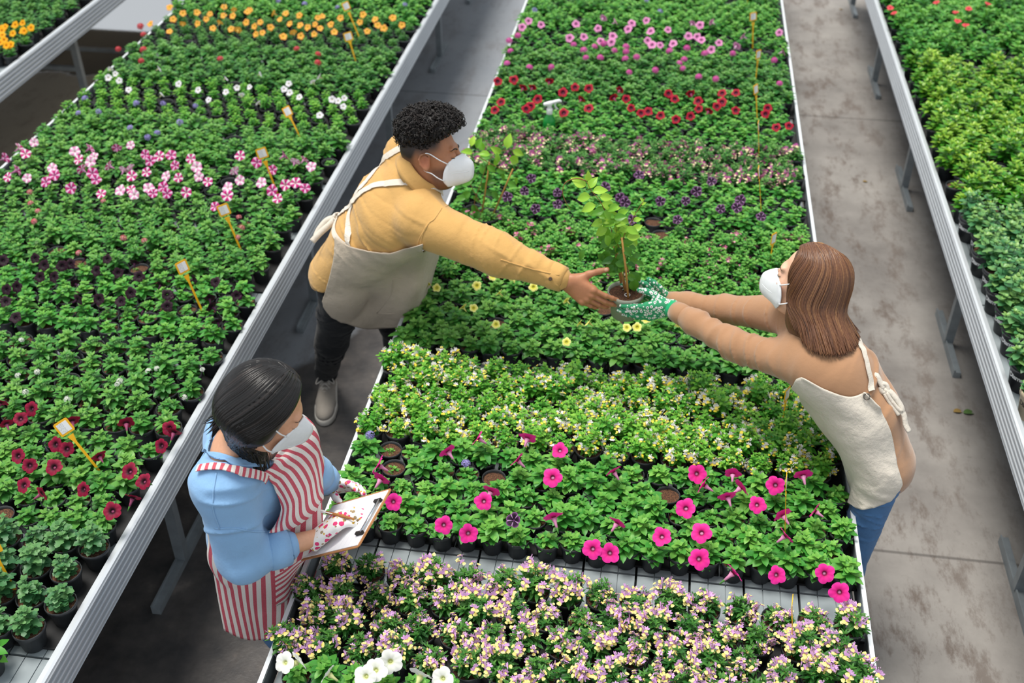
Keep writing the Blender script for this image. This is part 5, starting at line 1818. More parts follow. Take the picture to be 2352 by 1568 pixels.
# ------------------------------------------------------------------ the person in the tan sweater
M_sweat = cloth_mat('tan_sweatshirt', srgb('a67e5e'), .92, 1100, .04, .35, .15)
M_jean = cloth_mat('blue_denim', srgb('486f9b'), .9, 800, .14, .1, .3)
M_cream = cloth_mat('cream_linen', srgb('cfc7ba'), .92, 420, .05, .1, .45)
M_hairb = hair_mat('brown_hair', srgb('331d11'), srgb('6b452d'), srgb('ab8052'), .42)
M_knit = cloth_mat('green_knit_cuff', srgb('18a068'), .9, 900, .06, .2, .3)
M_grom = plain('dark_grommet', srgb('6a655e'), .35, .8)


def glove_mat(name, base, spots):
    m, nt, bs = newmat(name)
    tc = nt.nodes.new('ShaderNodeTexCoord')
    col = (*base, 1)
    cur = None
    for scale, rad, c, off in spots:
        v = nt.nodes.new('ShaderNodeTexVoronoi'); v.inputs['Scale'].default_value = scale; v.inputs['Randomness'].default_value = .75
        mp = nt.nodes.new('ShaderNodeMapping'); mp.inputs['Location'].default_value = (off, off * .7, off * .3)
        nt.links.new(tc.outputs['Object'], mp.inputs['Vector']); nt.links.new(mp.outputs[0], v.inputs['Vector'])
        d = math_n(nt, 'ADD', v.outputs['Distance'], math_n(nt, 'MULTIPLY', math_n(nt, 'SUBTRACT', noise(nt, scale * 6, 1), .5), .14))
        f = math_n(nt, 'LESS_THAN', d, rad)
        cur = mixc(nt, f, cur if cur is not None else base, c)
    nt.links.new(cur, bs.inputs['Base Color'])
    bs.inputs['Roughness'].default_value = .85
    bump(nt, bs, noise(nt, 900, 2), .2, .001)
    return m


M_gglove = glove_mat('daisy_glove', srgb('2f8f62'), [(78, .43, (.78, .78, .74), 0.0), (78, .19, srgb('4a3530'), 0.0)])


def build_girl():
    A = lambda *v: np.array(v, float)
    off = A(.90, 2.97, 0)
    t = thing('person', 'person with long brown hair, tan sweater and cream apron reaching from the right', 'person', off)
    pel, waist, chest, nb = A(.852, 2.97, .93), A(.765, 3.02, 1.065), A(.655, 3.085, 1.185), A(.548, 3.15, 1.295)
    hipL, hipR = A(.836, 2.90, .90), A(.850, 3.055, .90)
    kneeL, kneeR, ankL, ankR = A(.800, 2.88, .46), A(.82, 3.05, .46), A(.73, 2.92, .09), A(.74, 3.09, .09)
    shL, shR = A(.570, 3.020, 1.225), A(.505, 3.30, 1.255)
    D = POT_D
    wrL = PD(1538, 706, D - .045); wrR = PD(1530, 690, D + .055)
    elL = (shL + wrL) / 2 + A(.0, -.01, -.03); elR = (shR + wrR) / 2 + A(.0, .05, -.045)
    hc = P(1858, 648, 1.45)
    F_ = nv(A(-.86, .44, .06)); M = frame(F_, A(.30, .10, .95)); hs = 1.06
    hv = nv(hipL - hipR); sv = nv(shL - shR)

    hf = SDF(hc - .2, hc + .2, .0045)
    hp = head_prims(hc, M, hs, nb + A(0, 0, -.02), (.047, .052), .85)
    build_head(hf, hp); L = hp[4]
    Vh, Fh = hf.mesh()
    bf = SDF(A(.0, 2.7, .0), A(1.2, 3.6, 1.4), .012)
    for a, b, ra, rb in ((hipR, kneeR, .065, .05), (kneeR, ankR, .046, .032), (hipL, kneeL, .06, .05), (kneeL, ankL, .046, .032), (shR, elR, .04, .034), (elR, wrR, .034, .024), (shL, elL, .04, .034), (elL, wrL, .034, .024), (shR, shL, .045, .045),
                         (wrL, wrL + nv(wrL - elL) * .05, .024, .02), (wrR, wrR + nv(wrR - elR) * .05, .024, .02)):
        bf.add(cone(a, b, ra, rb), .03)
    bf.add(econe(pel, waist, (.12, .085), (.105, .08), hv), .05).add(econe(waist, chest, (.105, .08), (.125, .09), sv), .05).add(econe(chest, nb, (.125, .09), (.06, .05), sv), .05)
    Vb, Fb = bf.mesh()
    V, F = join_meshes([(Vh, Fh), (Vb, Fb)])
    loc = (V - hc) @ M / hs
    hd_ = np.zeros(len(V)); hd_[:len(Vh)] = 1
    cheek = hd_ * sstep(.03, .008, np.hypot(loc[:, 0] - .07, loc[:, 2] + .03)) * .35
    C = color_verts(V, srgb('e3b79a'), (cheek, srgb('dd9a80')))
    link('body', mesh_from('body', V - off, F, [M_skin], True, C), t)
    for q in (-1, 1):
        lash = [L(.0865, q * .015, -.002), L(.0945, q * .024, -.001), L(.0955, q * .033, -.001), L(.090, q * .043, -.002), L(.0785, q * .0505, .001)]
        link('eyelashes', MB().tube(hf.snap(catmull(lash, 10), .0006) - off, .0008, 5).mesh('eyelashes', M_brow), t)
        br = [L(.0975, q * .014, .018), L(.0985, q * .026, .0235), L(.0915, q * .042, .026), L(.078, q * .054, .019)]
        link('eyebrow', MB().tube(hf.snap(catmull(br, 10), .0006) - off, [.0006, .0011, .0014, .0016, .0016, .0014, .0012, .001, .0008, .0005], 5).mesh('eyebrow', M_hairb), t)
    mask_obj(t, lambda x, y, z: L(x, y, z) - off, M_mask, .069)

    # sweater
    sf = SDF(A(-.02, 2.72, .70), A(1.15, 3.62, 1.50), .0065)
    sf.add(econe(pel + A(.0, 0, -.03), waist, (.150, .104), (.138, .106), hv), .05)
    sf.add(econe(waist, chest, (.138, .112), (.155, .118), sv * .6 + hv * .4), .05)
    sf.add(econe(chest, nb + A(.03, 0, -.045), (.155, .118), (.11, .075), sv), .05)
    sf.add(cone(shL * .8 + nb * .2, shR * .8 + nb * .2, .062, .062), .05)
    sf.add(cone(shL + A(.02, .01, 0), elL, .074, .052), .05).add(cone(elL, wrL + (elL - wrL) * .16, .053, .037), .03)
    sf.add(cone(shR, elR, .070, .052), .05).add(cone(elR, wrR + (elR - wrR) * .16, .052, .036), .03)
    sf.add(cone(nb + A(.02, 0, -.04), nb + A(0, .005, .035), .062, .052), .03)
    for el, wr in ((elL, wrL), (elR, wrR)):
        sf.add(ell(wr * .60 + el * .40, (.056, .050, .047), frame(nv(el - wr), (0, 0, 1))), .02)
    axL = nv(elL - shL)
    sf.disp(wob(41, .002, 28))
    sf.disp(ridges(43, .009, 30, axL, 3.0, .4, lambda X, Y, Z: np.exp(-((X - .33) / .16) ** 2)))
    sf.disp(ridges(44, .012, 32, (-.5, .2, .6), 3.0, .35, lambda X, Y, Z: np.exp(-((X - .78) / .13) ** 2)))
    sf.cut(lambda X, Y, Z: (.82 + .35 * (X - .85)) - Z)
    Vs, Fs = sf.mesh()
    sw = link('sweater', mesh_from('sweater', Vs - off, Fs, [M_sweat], True), t)
    for el, wr in ((elL, wrL), (elR, wrR)):
        d = nv(wr - el); q = wr + (el - wr) * .16
        cu = MB().tube(np.array([q - d * .03, q - d * .025, q - d * .0, q + d * .028, q + d * .030, q + d * .02]) - off, [.036, .041, .041, .0365, .034, .03], 26, caps=False)
        link('cuff', cu.mesh('cuff', M_sweat), sw)
    cl = MB().tube(np.array([nb + A(.0, .0, -.01), nb + A(-.002, .004, .035), nb + A(-.004, .006, .055), nb + A(-.004, .006, .050)]) - off, [.066, .059, .056, .050], 26, caps=False)
    link('collar', cl.mesh('collar', M_sweat), sw)

    # jeans, shoes
    jf = SDF(A(.60, 2.70, .04), A(1.15, 3.25, 1.05), .007)
    jf.add(econe(pel + A(0, 0, -.03), waist + A(.02, 0, -.06), (.13, .088), (.12, .085), hv), .04)
    jf.add(cone(hipL, kneeL, .072, .056), .04).add(cone(kneeL, ankL, .055, .042), .03).add(cone(hipR, kneeR, .072, .056), .04).add(cone(kneeR, ankR, .060, .042), .03)
    jf.disp(ridges(47, .008, 50, (0, 0, 1), 2.0)).cut(lambda X, Y, Z: .075 - Z)
    Vj, Fj = jf.mesh()
    link('jeans', mesh_from('jeans', Vj - off, Fj, [M_jean], True), t)
    for an in (ankL, ankR):
        g = SDF(an + A(-.30, -.08, -.12), an + A(.12, .08, .08), .005)
        g.add(econe(an + A(.04, 0, -.05), an + A(-.10, 0, -.055), (.038, .034), (.044, .03), (0, 1, 0)), .02).add(ell(an + A(-.15, 0, -.06), (.07, .044, .03)), .02).add(cone(an + A(.02, 0, -.04), an + A(.01, 0, .01), .036, .04), .02)
        g.cut(lambda X, Y, Z: .0 - Z)
        V, F = g.mesh()
        link('shoe', mesh_from('shoe', V - off, F, [M_sole], True), t)

    # apron
    rows = [[(2004, 890, 1.10), (1958, 911, 1.10), (1900, 896, 1.12), (1836, 866, 1.15), (A(.555, 3.12, 1.09),), (A(.56, 3.24, 1.08),)],
            [(2030, 955, 1.03), (1985, 972, 1.02), (1930, 965, 1.03), (1874, 938, 1.06), (A(.58, 3.16, .97),), (A(.64, 3.27, .96),)],
            [(2054, 1030, .93), (2018, 1050, .91), (1972, 1045, .92), (1925, 1028, .94), (A(.685, 3.10, .885),), (A(.72, 3.26, .89),)],
            [(2066, 1085, .86), (2040, 1105, .83), (1998, 1112, .81), (1953, 1098, .83), (A(.735, 3.08, .82),), (A(.75, 3.24, .83),)],
            [(2070, 1112, .79), (2040, 1150, .73), (2005, 1166, .70), (1975, 1168, .70), (A(.785, 2.99, .72),), (A(.785, 3.2, .72),)]]
    C = front_of([sf, jf], rows, .013)
    fold = lambda p: np.stack([.004 * np.sin(p[:, 1] * 40 + p[:, 2] * 22), np.zeros(len(p)), np.zeros(len(p))], 1)
    V, F, u, v, G = patch(C, 60, 60, [sf, jf], .008, .004, fold)
    ap = link('apron', mesh_from('apron', V - off, F, [M_cream], True), t)
    fit = lambda lst, dz=0: [sf.hit(*q) for q in lst]
    s1 = MB(); ribbon(s1, fit([(1965, 770), (1978, 800), (1988, 840), (1996, 875), (2001, 898)]), .021, sf, .006, .0025, 36)
    s1.V = [tuple(np.array(v_) - off) for v_ in s1.V]; link('apron_strap', s1.mesh('apron_strap', M_cream, False), ap)
    gp = G[2, 2]; out = nv(_cc - gp)
    gq = np.array(Vector(out).to_track_quat('Z', 'Y').to_matrix())
    ring = [(.0095 * math.cos(a), .0095 * math.sin(a), .004) for a in np.linspace(0, 6.2832, 17)]
    gm = MB().tube(np.array(ring) @ gq.T + gp - off, .0026, 6)
    link('grommet', gm.mesh('grommet', M_grom), ap)
    kp = sf.hit(2028, 890); D2 = dep(kp) - .02
    K = lambda px, py, dd=0: PD(px, py, D2 + dd)
    parts = [([(2004, 880), (2012, 862), (2022, 878), (2030, 892)], .013, .6), ([(2030, 890), (2050, 905), (2068, 930), (2072, 945), (2062, 940), (2045, 920), (2032, 898)], .014, .55), ([(2034, 896), (2056, 925), (2075, 950), (2080, 975), (2089, 992)], .013, .5),
             ([(2024, 880), (2036, 884), (2038, 898), (2026, 900), (2022, 888)], .010, .8), ([(2032, 900), (2042, 918), (2058, 940), (2066, 952)], .012, .6)]
    for lst, w_, fl_ in parts:
        b_ = MB().tube(catmull([K(*q) for q in lst], 22) - off, [w_ * .6] + [w_] * 20 + [w_ * .7], 8, flat=fl_)
        link('apron_tie', b_.mesh('apron_tie', M_cream), ap)

    # gloves: green daisy print with knit cuffs
    def glove(wr, el, f, n, sgn, curls, thumb, spread):
        pr, tips, info = hand_prims(wr, f, n, sgn, curls, spread, thumb, .98, .0022)
        lo = np.minimum(wr, np.min(tips, 0)) - .06; hi = np.maximum(wr, np.max(tips, 0)) + .06
        g = SDF(lo, hi, .0028)
        f = nv(f)
        g.add(econe(wr - f * .012, wr + f * .03, (.031, .026), (.032, .022), np.cross(f, n)), .015)
        for p, k in pr: g.add(p, k)
        V, F = g.mesh()
        o = link('glove', mesh_from('glove', V - off, F, [M_gglove], True), t)
        d = nv(wr - el)
        c = MB().tube(np.array([wr - d * .05, wr - d * .048, wr - d * .02, wr + d * .004, wr + d * .010, wr + d * .006]) - off, [.028, .033, .0335, .0325, .031, .028], 26, caps=False)
        link('glove_cuff', c.mesh('glove_cuff', M_knit), o)
        return tips
    fL = nv(-_rt * .97 - _up * .16 + _fw * .10); nL = nv(_fw * .70 + _up * .62)
    glove(wrL, elL, fL, nL, -1, [(.12, .10, .1), (.15, .15, .1), (.2, .18, .12), (.3, .2, .15)], [(.55, .62, .5), (.85, .40, .35), (.95, .25, .25)], (.08, .01, -.05, -.1))
    fR = nv(-_rt * .80 + _up * .42 + _fw * .05); nR = nv(-_rt * .5 - _fw * .62 - _up * .45)
    glove(wrR, elR, fR, nR, 1, [(.35, .3, .2), (.35, .3, .2), (.4, .3, .2), (.4, .3, .2)], [(.6, .75, .3), (.8, .55, .3), (.9, .4, .3)], (.08, .01, -.05, -.1))

    # hair: under-volume and a few hundred locks from the parting to the blunt ends
    r = random.Random(12)
    back = A(*sf.hit(1925, 770)) + A(.0, -.0, .03)
    hb = SDF(hc - A(.25, .25, .34), hc + A(.30, .25, .22), .006)
    hb.add(ell(L(-.016, 0, .030), np.array([.106, .086, .099]) * hs, M), .02)
    hb.add(cone(L(-.030, .004, .0), L(-.055, .010, -.10), .090, .084), .05).add(cone(L(-.055, .010, -.10), sf.hit(1908, 782) + nv(_cc - hc) * .0, .084, .052), .05).add(cone(L(-.025, .045, -.05), P(1872, 745, 1.275), .040, .045), .04).add(cone(sf.hit(1872, 785), sf.hit(1950, 785), .022, .022), .04)
    # leave the face free
    hb.add(ell(L(.095, 0, -.03), np.array([.080, .095, .125]) * hs, M), .02, True)
    Vh, Fh = hb.mesh()
    hair = link('hair', mesh_from('hair', Vh - off, Fh, [M_hairb], True, None, {'v': np.full(len(Vh), .18)}), t)
    ends = catmull([sf.hit(x_, y_) + nv(_cc - hc) * .016 for x_, y_ in ((1832, 752), (1846, 785), (1868, 806), (1900, 815), (1933, 813), (1955, 803), (1968, 788), (1972, 770))], 100)
    mb = MB()
    sk = lambda th, z, k=1.0: L(-.016 + .112 * math.cos(th) * math.sqrt(max(.05, 1 - ((z - .03) / .105) ** 2)) * k, .092 * math.sin(th) * math.sqrt(max(.05, 1 - ((z - .03) / .105) ** 2)) * k, z)
    NL = 1000
    for i in range(NL):
        u = (i + r.random()) / NL
        th = R(48) + (R(205) - R(48)) * u + r.uniform(-.06, .06)
        xr = .078 - .145 * min(1, u * 1.1) + r.uniform(-.012, .012)
        root = L(xr, r.uniform(-.003, .004), .125)
        e = ends[int(min(99, u * 99))] + A(r.uniform(-.006, .006), r.uniform(-.010, .010), r.uniform(-.005, .006))
        e = e + A(0, 0, r.uniform(-.004, .008))
        p1 = sk(th, .095); p2 = sk(th, .035); p3 = sk(th, -.045, 1.02)
        m1 = p3 * .55 + e * .45 + A(r.uniform(-.006, .006), -.008 + r.uniform(-.006, .006), .015 * u)
        line = catmull([root, p1, p2, p3, m1, e], 22)
        lift = r.uniform(.0005, .0065)
        line[:17] = hb.snap(line[:17], lift)
        line[17:] = hb.pushout(line[17:], lift)
        for _ in range(3):
            line[7:21] = (line[6:20] + 2 * line[7:21] + line[8:22]) / 4
        w = r.uniform(.0016, .0032)
        mb.tube(line - off, [w * .5] + [w] * 17 + [w, w * .95, w * .8, w * .4], 5, None, min(1, max(0, r.gauss(.40, .13))), flat=.5, caps=False, up=(_cc - hc))
    for i in range(70):      # far side, falling in front of the shoulder
        th = -R(50 + 60 * r.random())
        root = L(.06 + r.uniform(-.03, .02), -.004, .128)
        e = P(1792 + r.uniform(-8, 38), 738 + r.uniform(-12, 14), 1.27) + A(0, .03, 0)
        line = catmull([root, sk(th, .09), sk(th, .03), sk(th, -.05, 1.05), (sk(th, -.10, 1.0) + e) / 2, e], 18)
        line[:10] = hb.snap(line[:10], r.uniform(.0005, .004))
        w = r.uniform(.003, .006)
        mb.tube(line - off, [w * .5] + [w] * 14 + [w * .8, w * .6, w * .2], 5, None, min(1, max(0, r.gauss(.6, .2))), flat=.45, caps=False, up=(_cc - hc))
    link('locks', mb.mesh('locks', M_hairb), hair)['kind'] = 'stuff'


build_girl()
# ------------------------------------------------------------------ the person in denim shirt and striped apron, with clipboard
M_denim = cloth_mat('light_denim_shirt', srgb('86aed6'), .88, 900, .07, .15, .25)
M_black = cloth_mat('black_top', srgb('101114'), .9, 700, .1, .1)
M_hairk = hair_mat('dark_brown_hair', srgb('060504'), srgb('100c0b'), srgb('2a211d'), .36)
M_fglove = glove_mat('floral_glove', (.80, .78, .76), [(46, .26, srgb('9c8866'), .31), (40, .34, srgb('d83a72'), .0), (58, .22, srgb('c9a032'), .57)])
M_board = plain('brown_hardboard', srgb('a9764a'), .6, 0, .3, .1, 40)
M_steel = plain('bright_steel', srgb('c8ccd0'), .25, .9)
M_paper, _nt, _bs = newmat('ruled_paper')
_tc = _nt.nodes.new('ShaderNodeTexCoord'); _sp = _nt.nodes.new('ShaderNodeSeparateXYZ'); _nt.links.new(_tc.outputs['Object'], _sp.inputs[0])
_fr = math_n(_nt, 'FRACT', math_n(_nt, 'MULTIPLY', _sp.outputs[0], 42.0))
_nt.links.new(mixc(_nt, math_n(_nt, 'MULTIPLY', math_n(_nt, 'LESS_THAN', _fr, .06), .35), (.86, .86, .88), (.45, .5, .62)), _bs.inputs['Base Color'])
_bs.inputs['Roughness'].default_value = .8
M_cork = plain('cork_pen', srgb('a9703f'), .7, 0, .3, .3, 400)


def stripe_mat():
    m, nt, bs = newmat('red_white_stripe')
    v = attr(nt, 'v', 'Fac')
    fr = math_n(nt, 'FRACT', v)
    f = nt.nodes.new('ShaderNodeMapRange'); nt.links.new(math_n(nt, 'ABSOLUTE', math_n(nt, 'SUBTRACT', fr, .5)), f.inputs[0])
    f.inputs[1].default_value = .225; f.inputs[2].default_value = .25
    g = noise(nt, 700, 2)
    red = ramp(nt, g, [(.3, srgb('a83a4c')), (.7, srgb('cf6a76'))]); wht = ramp(nt, g, [(.3, srgb('cfc9c4')), (.7, srgb('e6e1dc'))])
    nt.links.new(mixc(nt, f.outputs[0], red, wht), bs.inputs['Base Color'])
    bs.inputs['Roughness'].default_value = .9
    bs.inputs['Specular IOR Level'].default_value = .2
    bump(nt, bs, g, .25, .0015)
    return m


M_stripe = stripe_mat()


def build_woman():
    A = lambda *v: np.array(v, float)
    off = A(-1.24, 2.36, 0)
    t = thing('person', 'person with dark hair in striped red apron and denim shirt, writing on clipboard', 'person', off)
    pel, waist, chest, nb = A(-1.190, 2.36, .90), A(-1.172, 2.345, 1.06), A(-1.15, 2.32, 1.20), A(-1.115, 2.275, 1.345)
    hipR, hipL = A(-1.21, 2.285, .87), A(-1.16, 2.43, .87)
    kneeR, kneeL, ankR, ankL = A(-1.135, 2.31, .47), A(-1.11, 2.43, .47), A(-1.0, 2.34, .09), A(-.98, 2.47, .09)
    shR, shL = A(-1.150, 2.155, 1.295), A(-1.035, 2.405, 1.26)
    cA, cB, cC, cD = P(900, 1120, 1.12), P(823, 1256, 1.08), A(-1.0041, 2.2597, .885), A(-.952, 2.4759, .925)
    e1 = nv(cA - cB); e2 = nv(cC - cB); nr = np.cross(e1, e2); nr = nr if nr[2] > 0 else -nr

    def onb(px, py, h=0.0):
        d = nv(_fw * FPX + _rt * (px - CX) - _up * (py - CY))
        k = ((cB + nr * h - _cc) @ nr) / (d @ nr)
        return _cc + d * k
    elR = P(560, 1280, 1.01); wrR = onb(726, 1238, .036)
    wrL = onb(762, 1114, .010) ; elL = A(-1.0, 2.475, 1.06)
    hc = P(605, 938, 1.525)
    M = frame(A(.82, .33, -.46), A(.42, .10, .88)); hs = 1.06
    sv = nv(shL - shR); hv = nv(hipL - hipR)

    # skin
    hf = SDF(A(-1.38, 2.00, 1.14), A(-.84, 2.58, 1.72), .0045)
    hp = head_prims(hc, M, hs, nb + A(-.02, 0, 0), (.048, .054), .9)
    build_head(hf, hp); L = hp[4]
    hf.add(econe(chest + A(0, 0, -.04), nb + A(-.03, 0, -.05), (.135, .09), (.10, .065), sv), .05)
    hf.add(cone(shR + A(0, .01, 0), nb + A(-.02, 0, -.01), .052, .050), .05).add(cone(shL, nb + A(-.02, 0, -.01), .052, .050), .05)
    hf.cut(lambda X, Y, Z: 1.165 - Z)
    Vh, Fh = hf.mesh()
    fR = nv(-e2 * .78 + e1 * .62); nR = -nr
    sgnR = 1 if np.cross(fR, nR) @ e1 > 0 else -1
    af = SDF(np.minimum(elR, wrR) - .06, np.maximum(elR, wrR) + .06, .005)
    af.add(cone(elR, wrR + fR * .01, .040, .027), .02)
    Va, Fa = af.mesh()
    fL = nv(-e2 * .95 - e1 * .10 - nr * .10); nL = nv(-e1 * .80 - nr * .40)
    al = SDF(np.minimum(elL, wrL) - .06, np.maximum(elL, wrL) + .06, .005)
    al.add(cone(elL, wrL + fL * .01, .038, .027), .02)
    Vl, Fl = al.mesh()
    bf = SDF(A(-1.5, 2.05, 0), A(-.85, 2.65, 1.25), .012)
    for a, b, ra, rb in ((hipR, kneeR, .075, .055), (kneeR, ankR, .05, .034), (hipL, kneeL, .075, .055), (kneeL, ankL, .05, .034), (shR + A(0, 0, -.06), elR, .04, .04), (shL + A(0, 0, -.06), elL, .04, .036)):
        bf.add(cone(a, b, ra, rb), .03)
    bf.add(econe(pel + A(.02, 0, 0), waist, (.105, .075), (.10, .078), hv), .05).add(econe(waist, chest, (.11, .085), (.12, .09), sv), .05)
    Vb, Fb = bf.mesh()
    V, F = join_meshes([(Vh, Fh), (Va, Fa), (Vl, Fl), (Vb, Fb)])
    C = color_verts(V, srgb('d8a483'))
    link('body', mesh_from('body', V - off, F, [M_skin], True, C), t)
    for q in (-1, 1):
        lash = [L(.0865, q * .015, -.005), L(.0945, q * .024, -.0075), L(.0955, q * .033, -.0085), L(.090, q * .043, -.007), L(.0785, q * .0505, -.004)]
        link('eyelashes', MB().tube(hf.snap(catmull(lash, 10), .0006) - off, .0007, 5).mesh('eyelashes', M_brow), t)
        br = [L(.0975, q * .014, .017), L(.0985, q * .026, .021), L(.0915, q * .042, .023), L(.078, q * .054, .016)]
        link('eyebrow', MB().tube(hf.snap(catmull(br, 10), .0006) - off, [.0006, .0011, .0014, .0016, .0016, .0014, .0012, .001, .0008, .0005], 5).mesh('eyebrow', M_brow), t)
    mask_obj(t, lambda x, y, z: L(x, y, z) - off, M_mask, .070)
    # black top under the shirt
    uf = SDF(A(-1.4, 2.05, 1.0), A(-.9, 2.6, 1.45), .006)
    uf.add(econe(waist, chest, (.125, .098), (.142, .102), sv), .05).add(econe(chest, nb + A(-.02, 0, -.06), (.142, .100), (.098, .066), sv), .05)
    uf.add(ell(nb + A(-.06, -.05, .045), (.11, .13, .09)), .01, True)
    Vu, Fu = uf.mesh()
    link('black_top', mesh_from('black_top', Vu - off, Fu, [M_black], True), t)

    # denim shirt
    sf = SDF(A(-1.55, 1.98, .72), A(-.84, 2.72, 1.50), .006)
    sf.add(econe(pel + A(0, 0, -.09), pel, (.150, .116), (.148, .114), hv), .04)
    sf.add(econe(pel + A(-.01, 0, -.02), waist, (.146, .112), (.146, .114), hv), .05).add(econe(waist, chest, (.150, .118), (.165, .122), sv * .5 + hv * .5), .05)
    sf.add(econe(chest, nb + A(-.03, 0, -.06), (.165, .122), (.13, .085), sv), .05)
    sf.add(cone(shR, shL, .066, .056), .05).add(cone(shR, nb + A(-.02, 0, -.02), .064, .062), .05).add(cone(shL, nb + A(-.02, 0, -.02), .056, .062), .05)
    tsf = copy.copy(sf); tsf.v = sf.v.copy()
    sf.add(cone(shR + A(0, 0, -.01), elR, .082, .074), .05)
    q0 = elR * .45 + wrR * .55
    sf.add(cone(elR, q0, .072, .052), .03)
    q1 = elL * .42 + wrL * .58
    sf.add(cone(shL, elL, .058, .052), .05).add(cone(elL, q1, .052, .044), .03)
    # wide open neckline, slipped to the back
    sf.add(ell(nb + A(-.035, -.025, .075), (.105, .098, .098)), .012, True)
    sf.add(ell(nb + A(.06, .02, .03), (.12, .07, .10)), .012, True)
    axR = nv(elR - shR)
    sf.disp(wob(61, .003, 26)).disp(ridges(62, .010, 26, axR, 2.0, .35))
    sf.disp(ridges(64, .010, 40, nv(q0 - elR), 2.0, .25, lambda X, Y, Z: np.exp(-((Z - 1.03) / .07) ** 2)))
    Vs, Fs = sf.mesh()
    sh = link('shirt', mesh_from('shirt', Vs - off, Fs, [M_denim], True), t)
    for a, b, r_ in ((elR, q0, .058), (elL, q1, .051)):
        d = nv(b - a)
        c = MB().tube(np.array([b - d * .052, b - d * .048, b - d * .02, b + d * .012, b + d * .016, b + d * .004]) - off, [r_ * .93, r_ * 1.05, r_ * 1.06, r_, r_ * .9, r_ * .8], 28, caps=False)
        link('rolled_cuff', c.mesh('rolled_cuff', M_denim), sh)
    rows = [[(500, 945, 1.33), (489, 978, 1.33), (490, 1012, 1.32), (512, 1034, 1.315), (545, 1042, 1.31), (580, 1046, 1.30), (606, 1052, 1.29)],
            [(486, 955, 1.345), (478, 985, 1.345), (480, 1022, 1.335), (505, 1046, 1.33), (545, 1055, 1.325), (580, 1058, 1.315), (606, 1062, 1.30)],
            [(478, 965, 1.31), (468, 1000, 1.31), (470, 1036, 1.30), (498, 1058, 1.295), (540, 1068, 1.29), (578, 1071, 1.285), (602, 1072, 1.275)]]
    V, F, _, _, _ = patch(front_of([sf], rows, .014), 20, 50, [sf, hf], .008, .005)
    link('collar', mesh_from('collar', V - off, F, [M_denim]), sh)
    for path in ([(497, 1085), (490, 1130), (492, 1180), (505, 1215)], [(492, 1212), (530, 1212), (570, 1218), (610, 1222)]):
        sm = MB(); ribbon(sm, [sf.hit(*q) for q in path], .005, sf, .0, .0015, 24)
        sm.V = [tuple(np.array(v) - off) for v in sm.V]
        link('seam', sm.mesh('seam', M_denim), sh)

    # jeans and shoes
    jf = SDF(A(-1.48, 2.10, .04), A(-.88, 2.62, 1.02), .008)
    jf.add(econe(pel + A(0, 0, -.02), waist + A(0, 0, -.06), (.130, .100), (.12, .095), hv), .04)
    for a, b, ra, rb in ((hipR, kneeR, .076, .060), (kneeR, ankR, .058, .042), (hipL, kneeL, .076, .060), (kneeL, ankL, .058, .042)):
        jf.add(cone(a, b, ra, rb), .03)
    jf.disp(ridges(67, .008, 50, (0, 0, 1), 2.0)).cut(lambda X, Y, Z: .075 - Z)
    V, F = jf.mesh()
    link('jeans', mesh_from('jeans', V - off, F, [M_jean], True), t)
    for an in (ankR, ankL):
        g = SDF(an + A(-.12, -.09, -.12), an + A(.26, .09, .08), .005)
        g.add(econe(an + A(-.04, 0, -.05), an + A(.08, 0, -.055), (.038, .034), (.044, .03), (0, 1, 0)), .02).add(ell(an + A(.12, 0, -.06), (.07, .044, .03)), .02).add(cone(an + A(-.02, 0, -.04), an + A(-.01, 0, .01), .036, .04), .02)
        g.cut(lambda X, Y, Z: .0 - Z)
        V, F = g.mesh()
        link('shoe', mesh_from('shoe', V - off, F, [M_sole], True), t)

    # striped apron: skirt then bib, strap over the shoulder
    rows = [[(478, 1180, 1.05), (530, 1215, 1.02), (575, 1235, 1.03), (625, 1222, 1.04), (685, 1190, 1.045), (738, 1150, 1.05), (A(-1.03, 2.50, 1.02),)],
            [(482, 1248, .95), (525, 1290, .89), (575, 1310, .89), (625, 1300, .90), (678, 1275, .92), (735, 1235, .94), (A(-1.045, 2.52, .88),)],
            [(498, 1348, .73), (535, 1380, .70), (580, 1392, .69), (628, 1382, .70), (668, 1355, .73), (715, 1310, .78), (A(-1.05, 2.53, .70),)],
            [(518, 1447, .53), (553, 1465, .51), (592, 1469, .50), (630, 1462, .515), (660, 1430, .56), (690, 1385, .62), (A(-1.06, 2.54, .52),)]]
    C = front_of([tsf, jf], rows, .010)
    C = [[np.where(np.array([True, False, False]) & (q[0] > -1.045), np.array([-1.045, q[1], q[2]]), q) if q[2] < .82 else q for q in rw] for rw in C]
    fold = lambda p: np.stack([.006 * np.sin(p[:, 1] * 34 + 2 * p[:, 0] * 20) * sstep(1.05, .6, p[:, 2]), np.zeros(len(p)), np.zeros(len(p))], 1)
    V, F, u, v, G = patch(C, 56, 110, [tsf, jf], .007, .004, fold)
    ap = link('apron', mesh_from('apron_skirt', V - off, F, [M_stripe], True, None, {'v': v * 15}), t)
    rows = [[(601, 1086, 1.275), (622, 1062, 1.30), (645, 1030, 1.31), (668, 992, 1.31), (692, 958, 1.30)],
            [(628, 1118, 1.215), (652, 1092, 1.24), (680, 1062, 1.245), (705, 1028, 1.24), (724, 1000, 1.23)],
            [(645, 1165, 1.135), (668, 1150, 1.155), (698, 1120, 1.16), (722, 1085, 1.15), (738, 1055, 1.13)],
            [(632, 1205, 1.075), (655, 1198, 1.09), (690, 1180, 1.09), (722, 1150, 1.085), (741, 1115, 1.07)],
            [(612, 1226, 1.035), (645, 1222, 1.045), (688, 1203, 1.045), (724, 1175, 1.045), (742, 1145, 1.04)]]
    C = front_of([sf, uf], rows, .012)
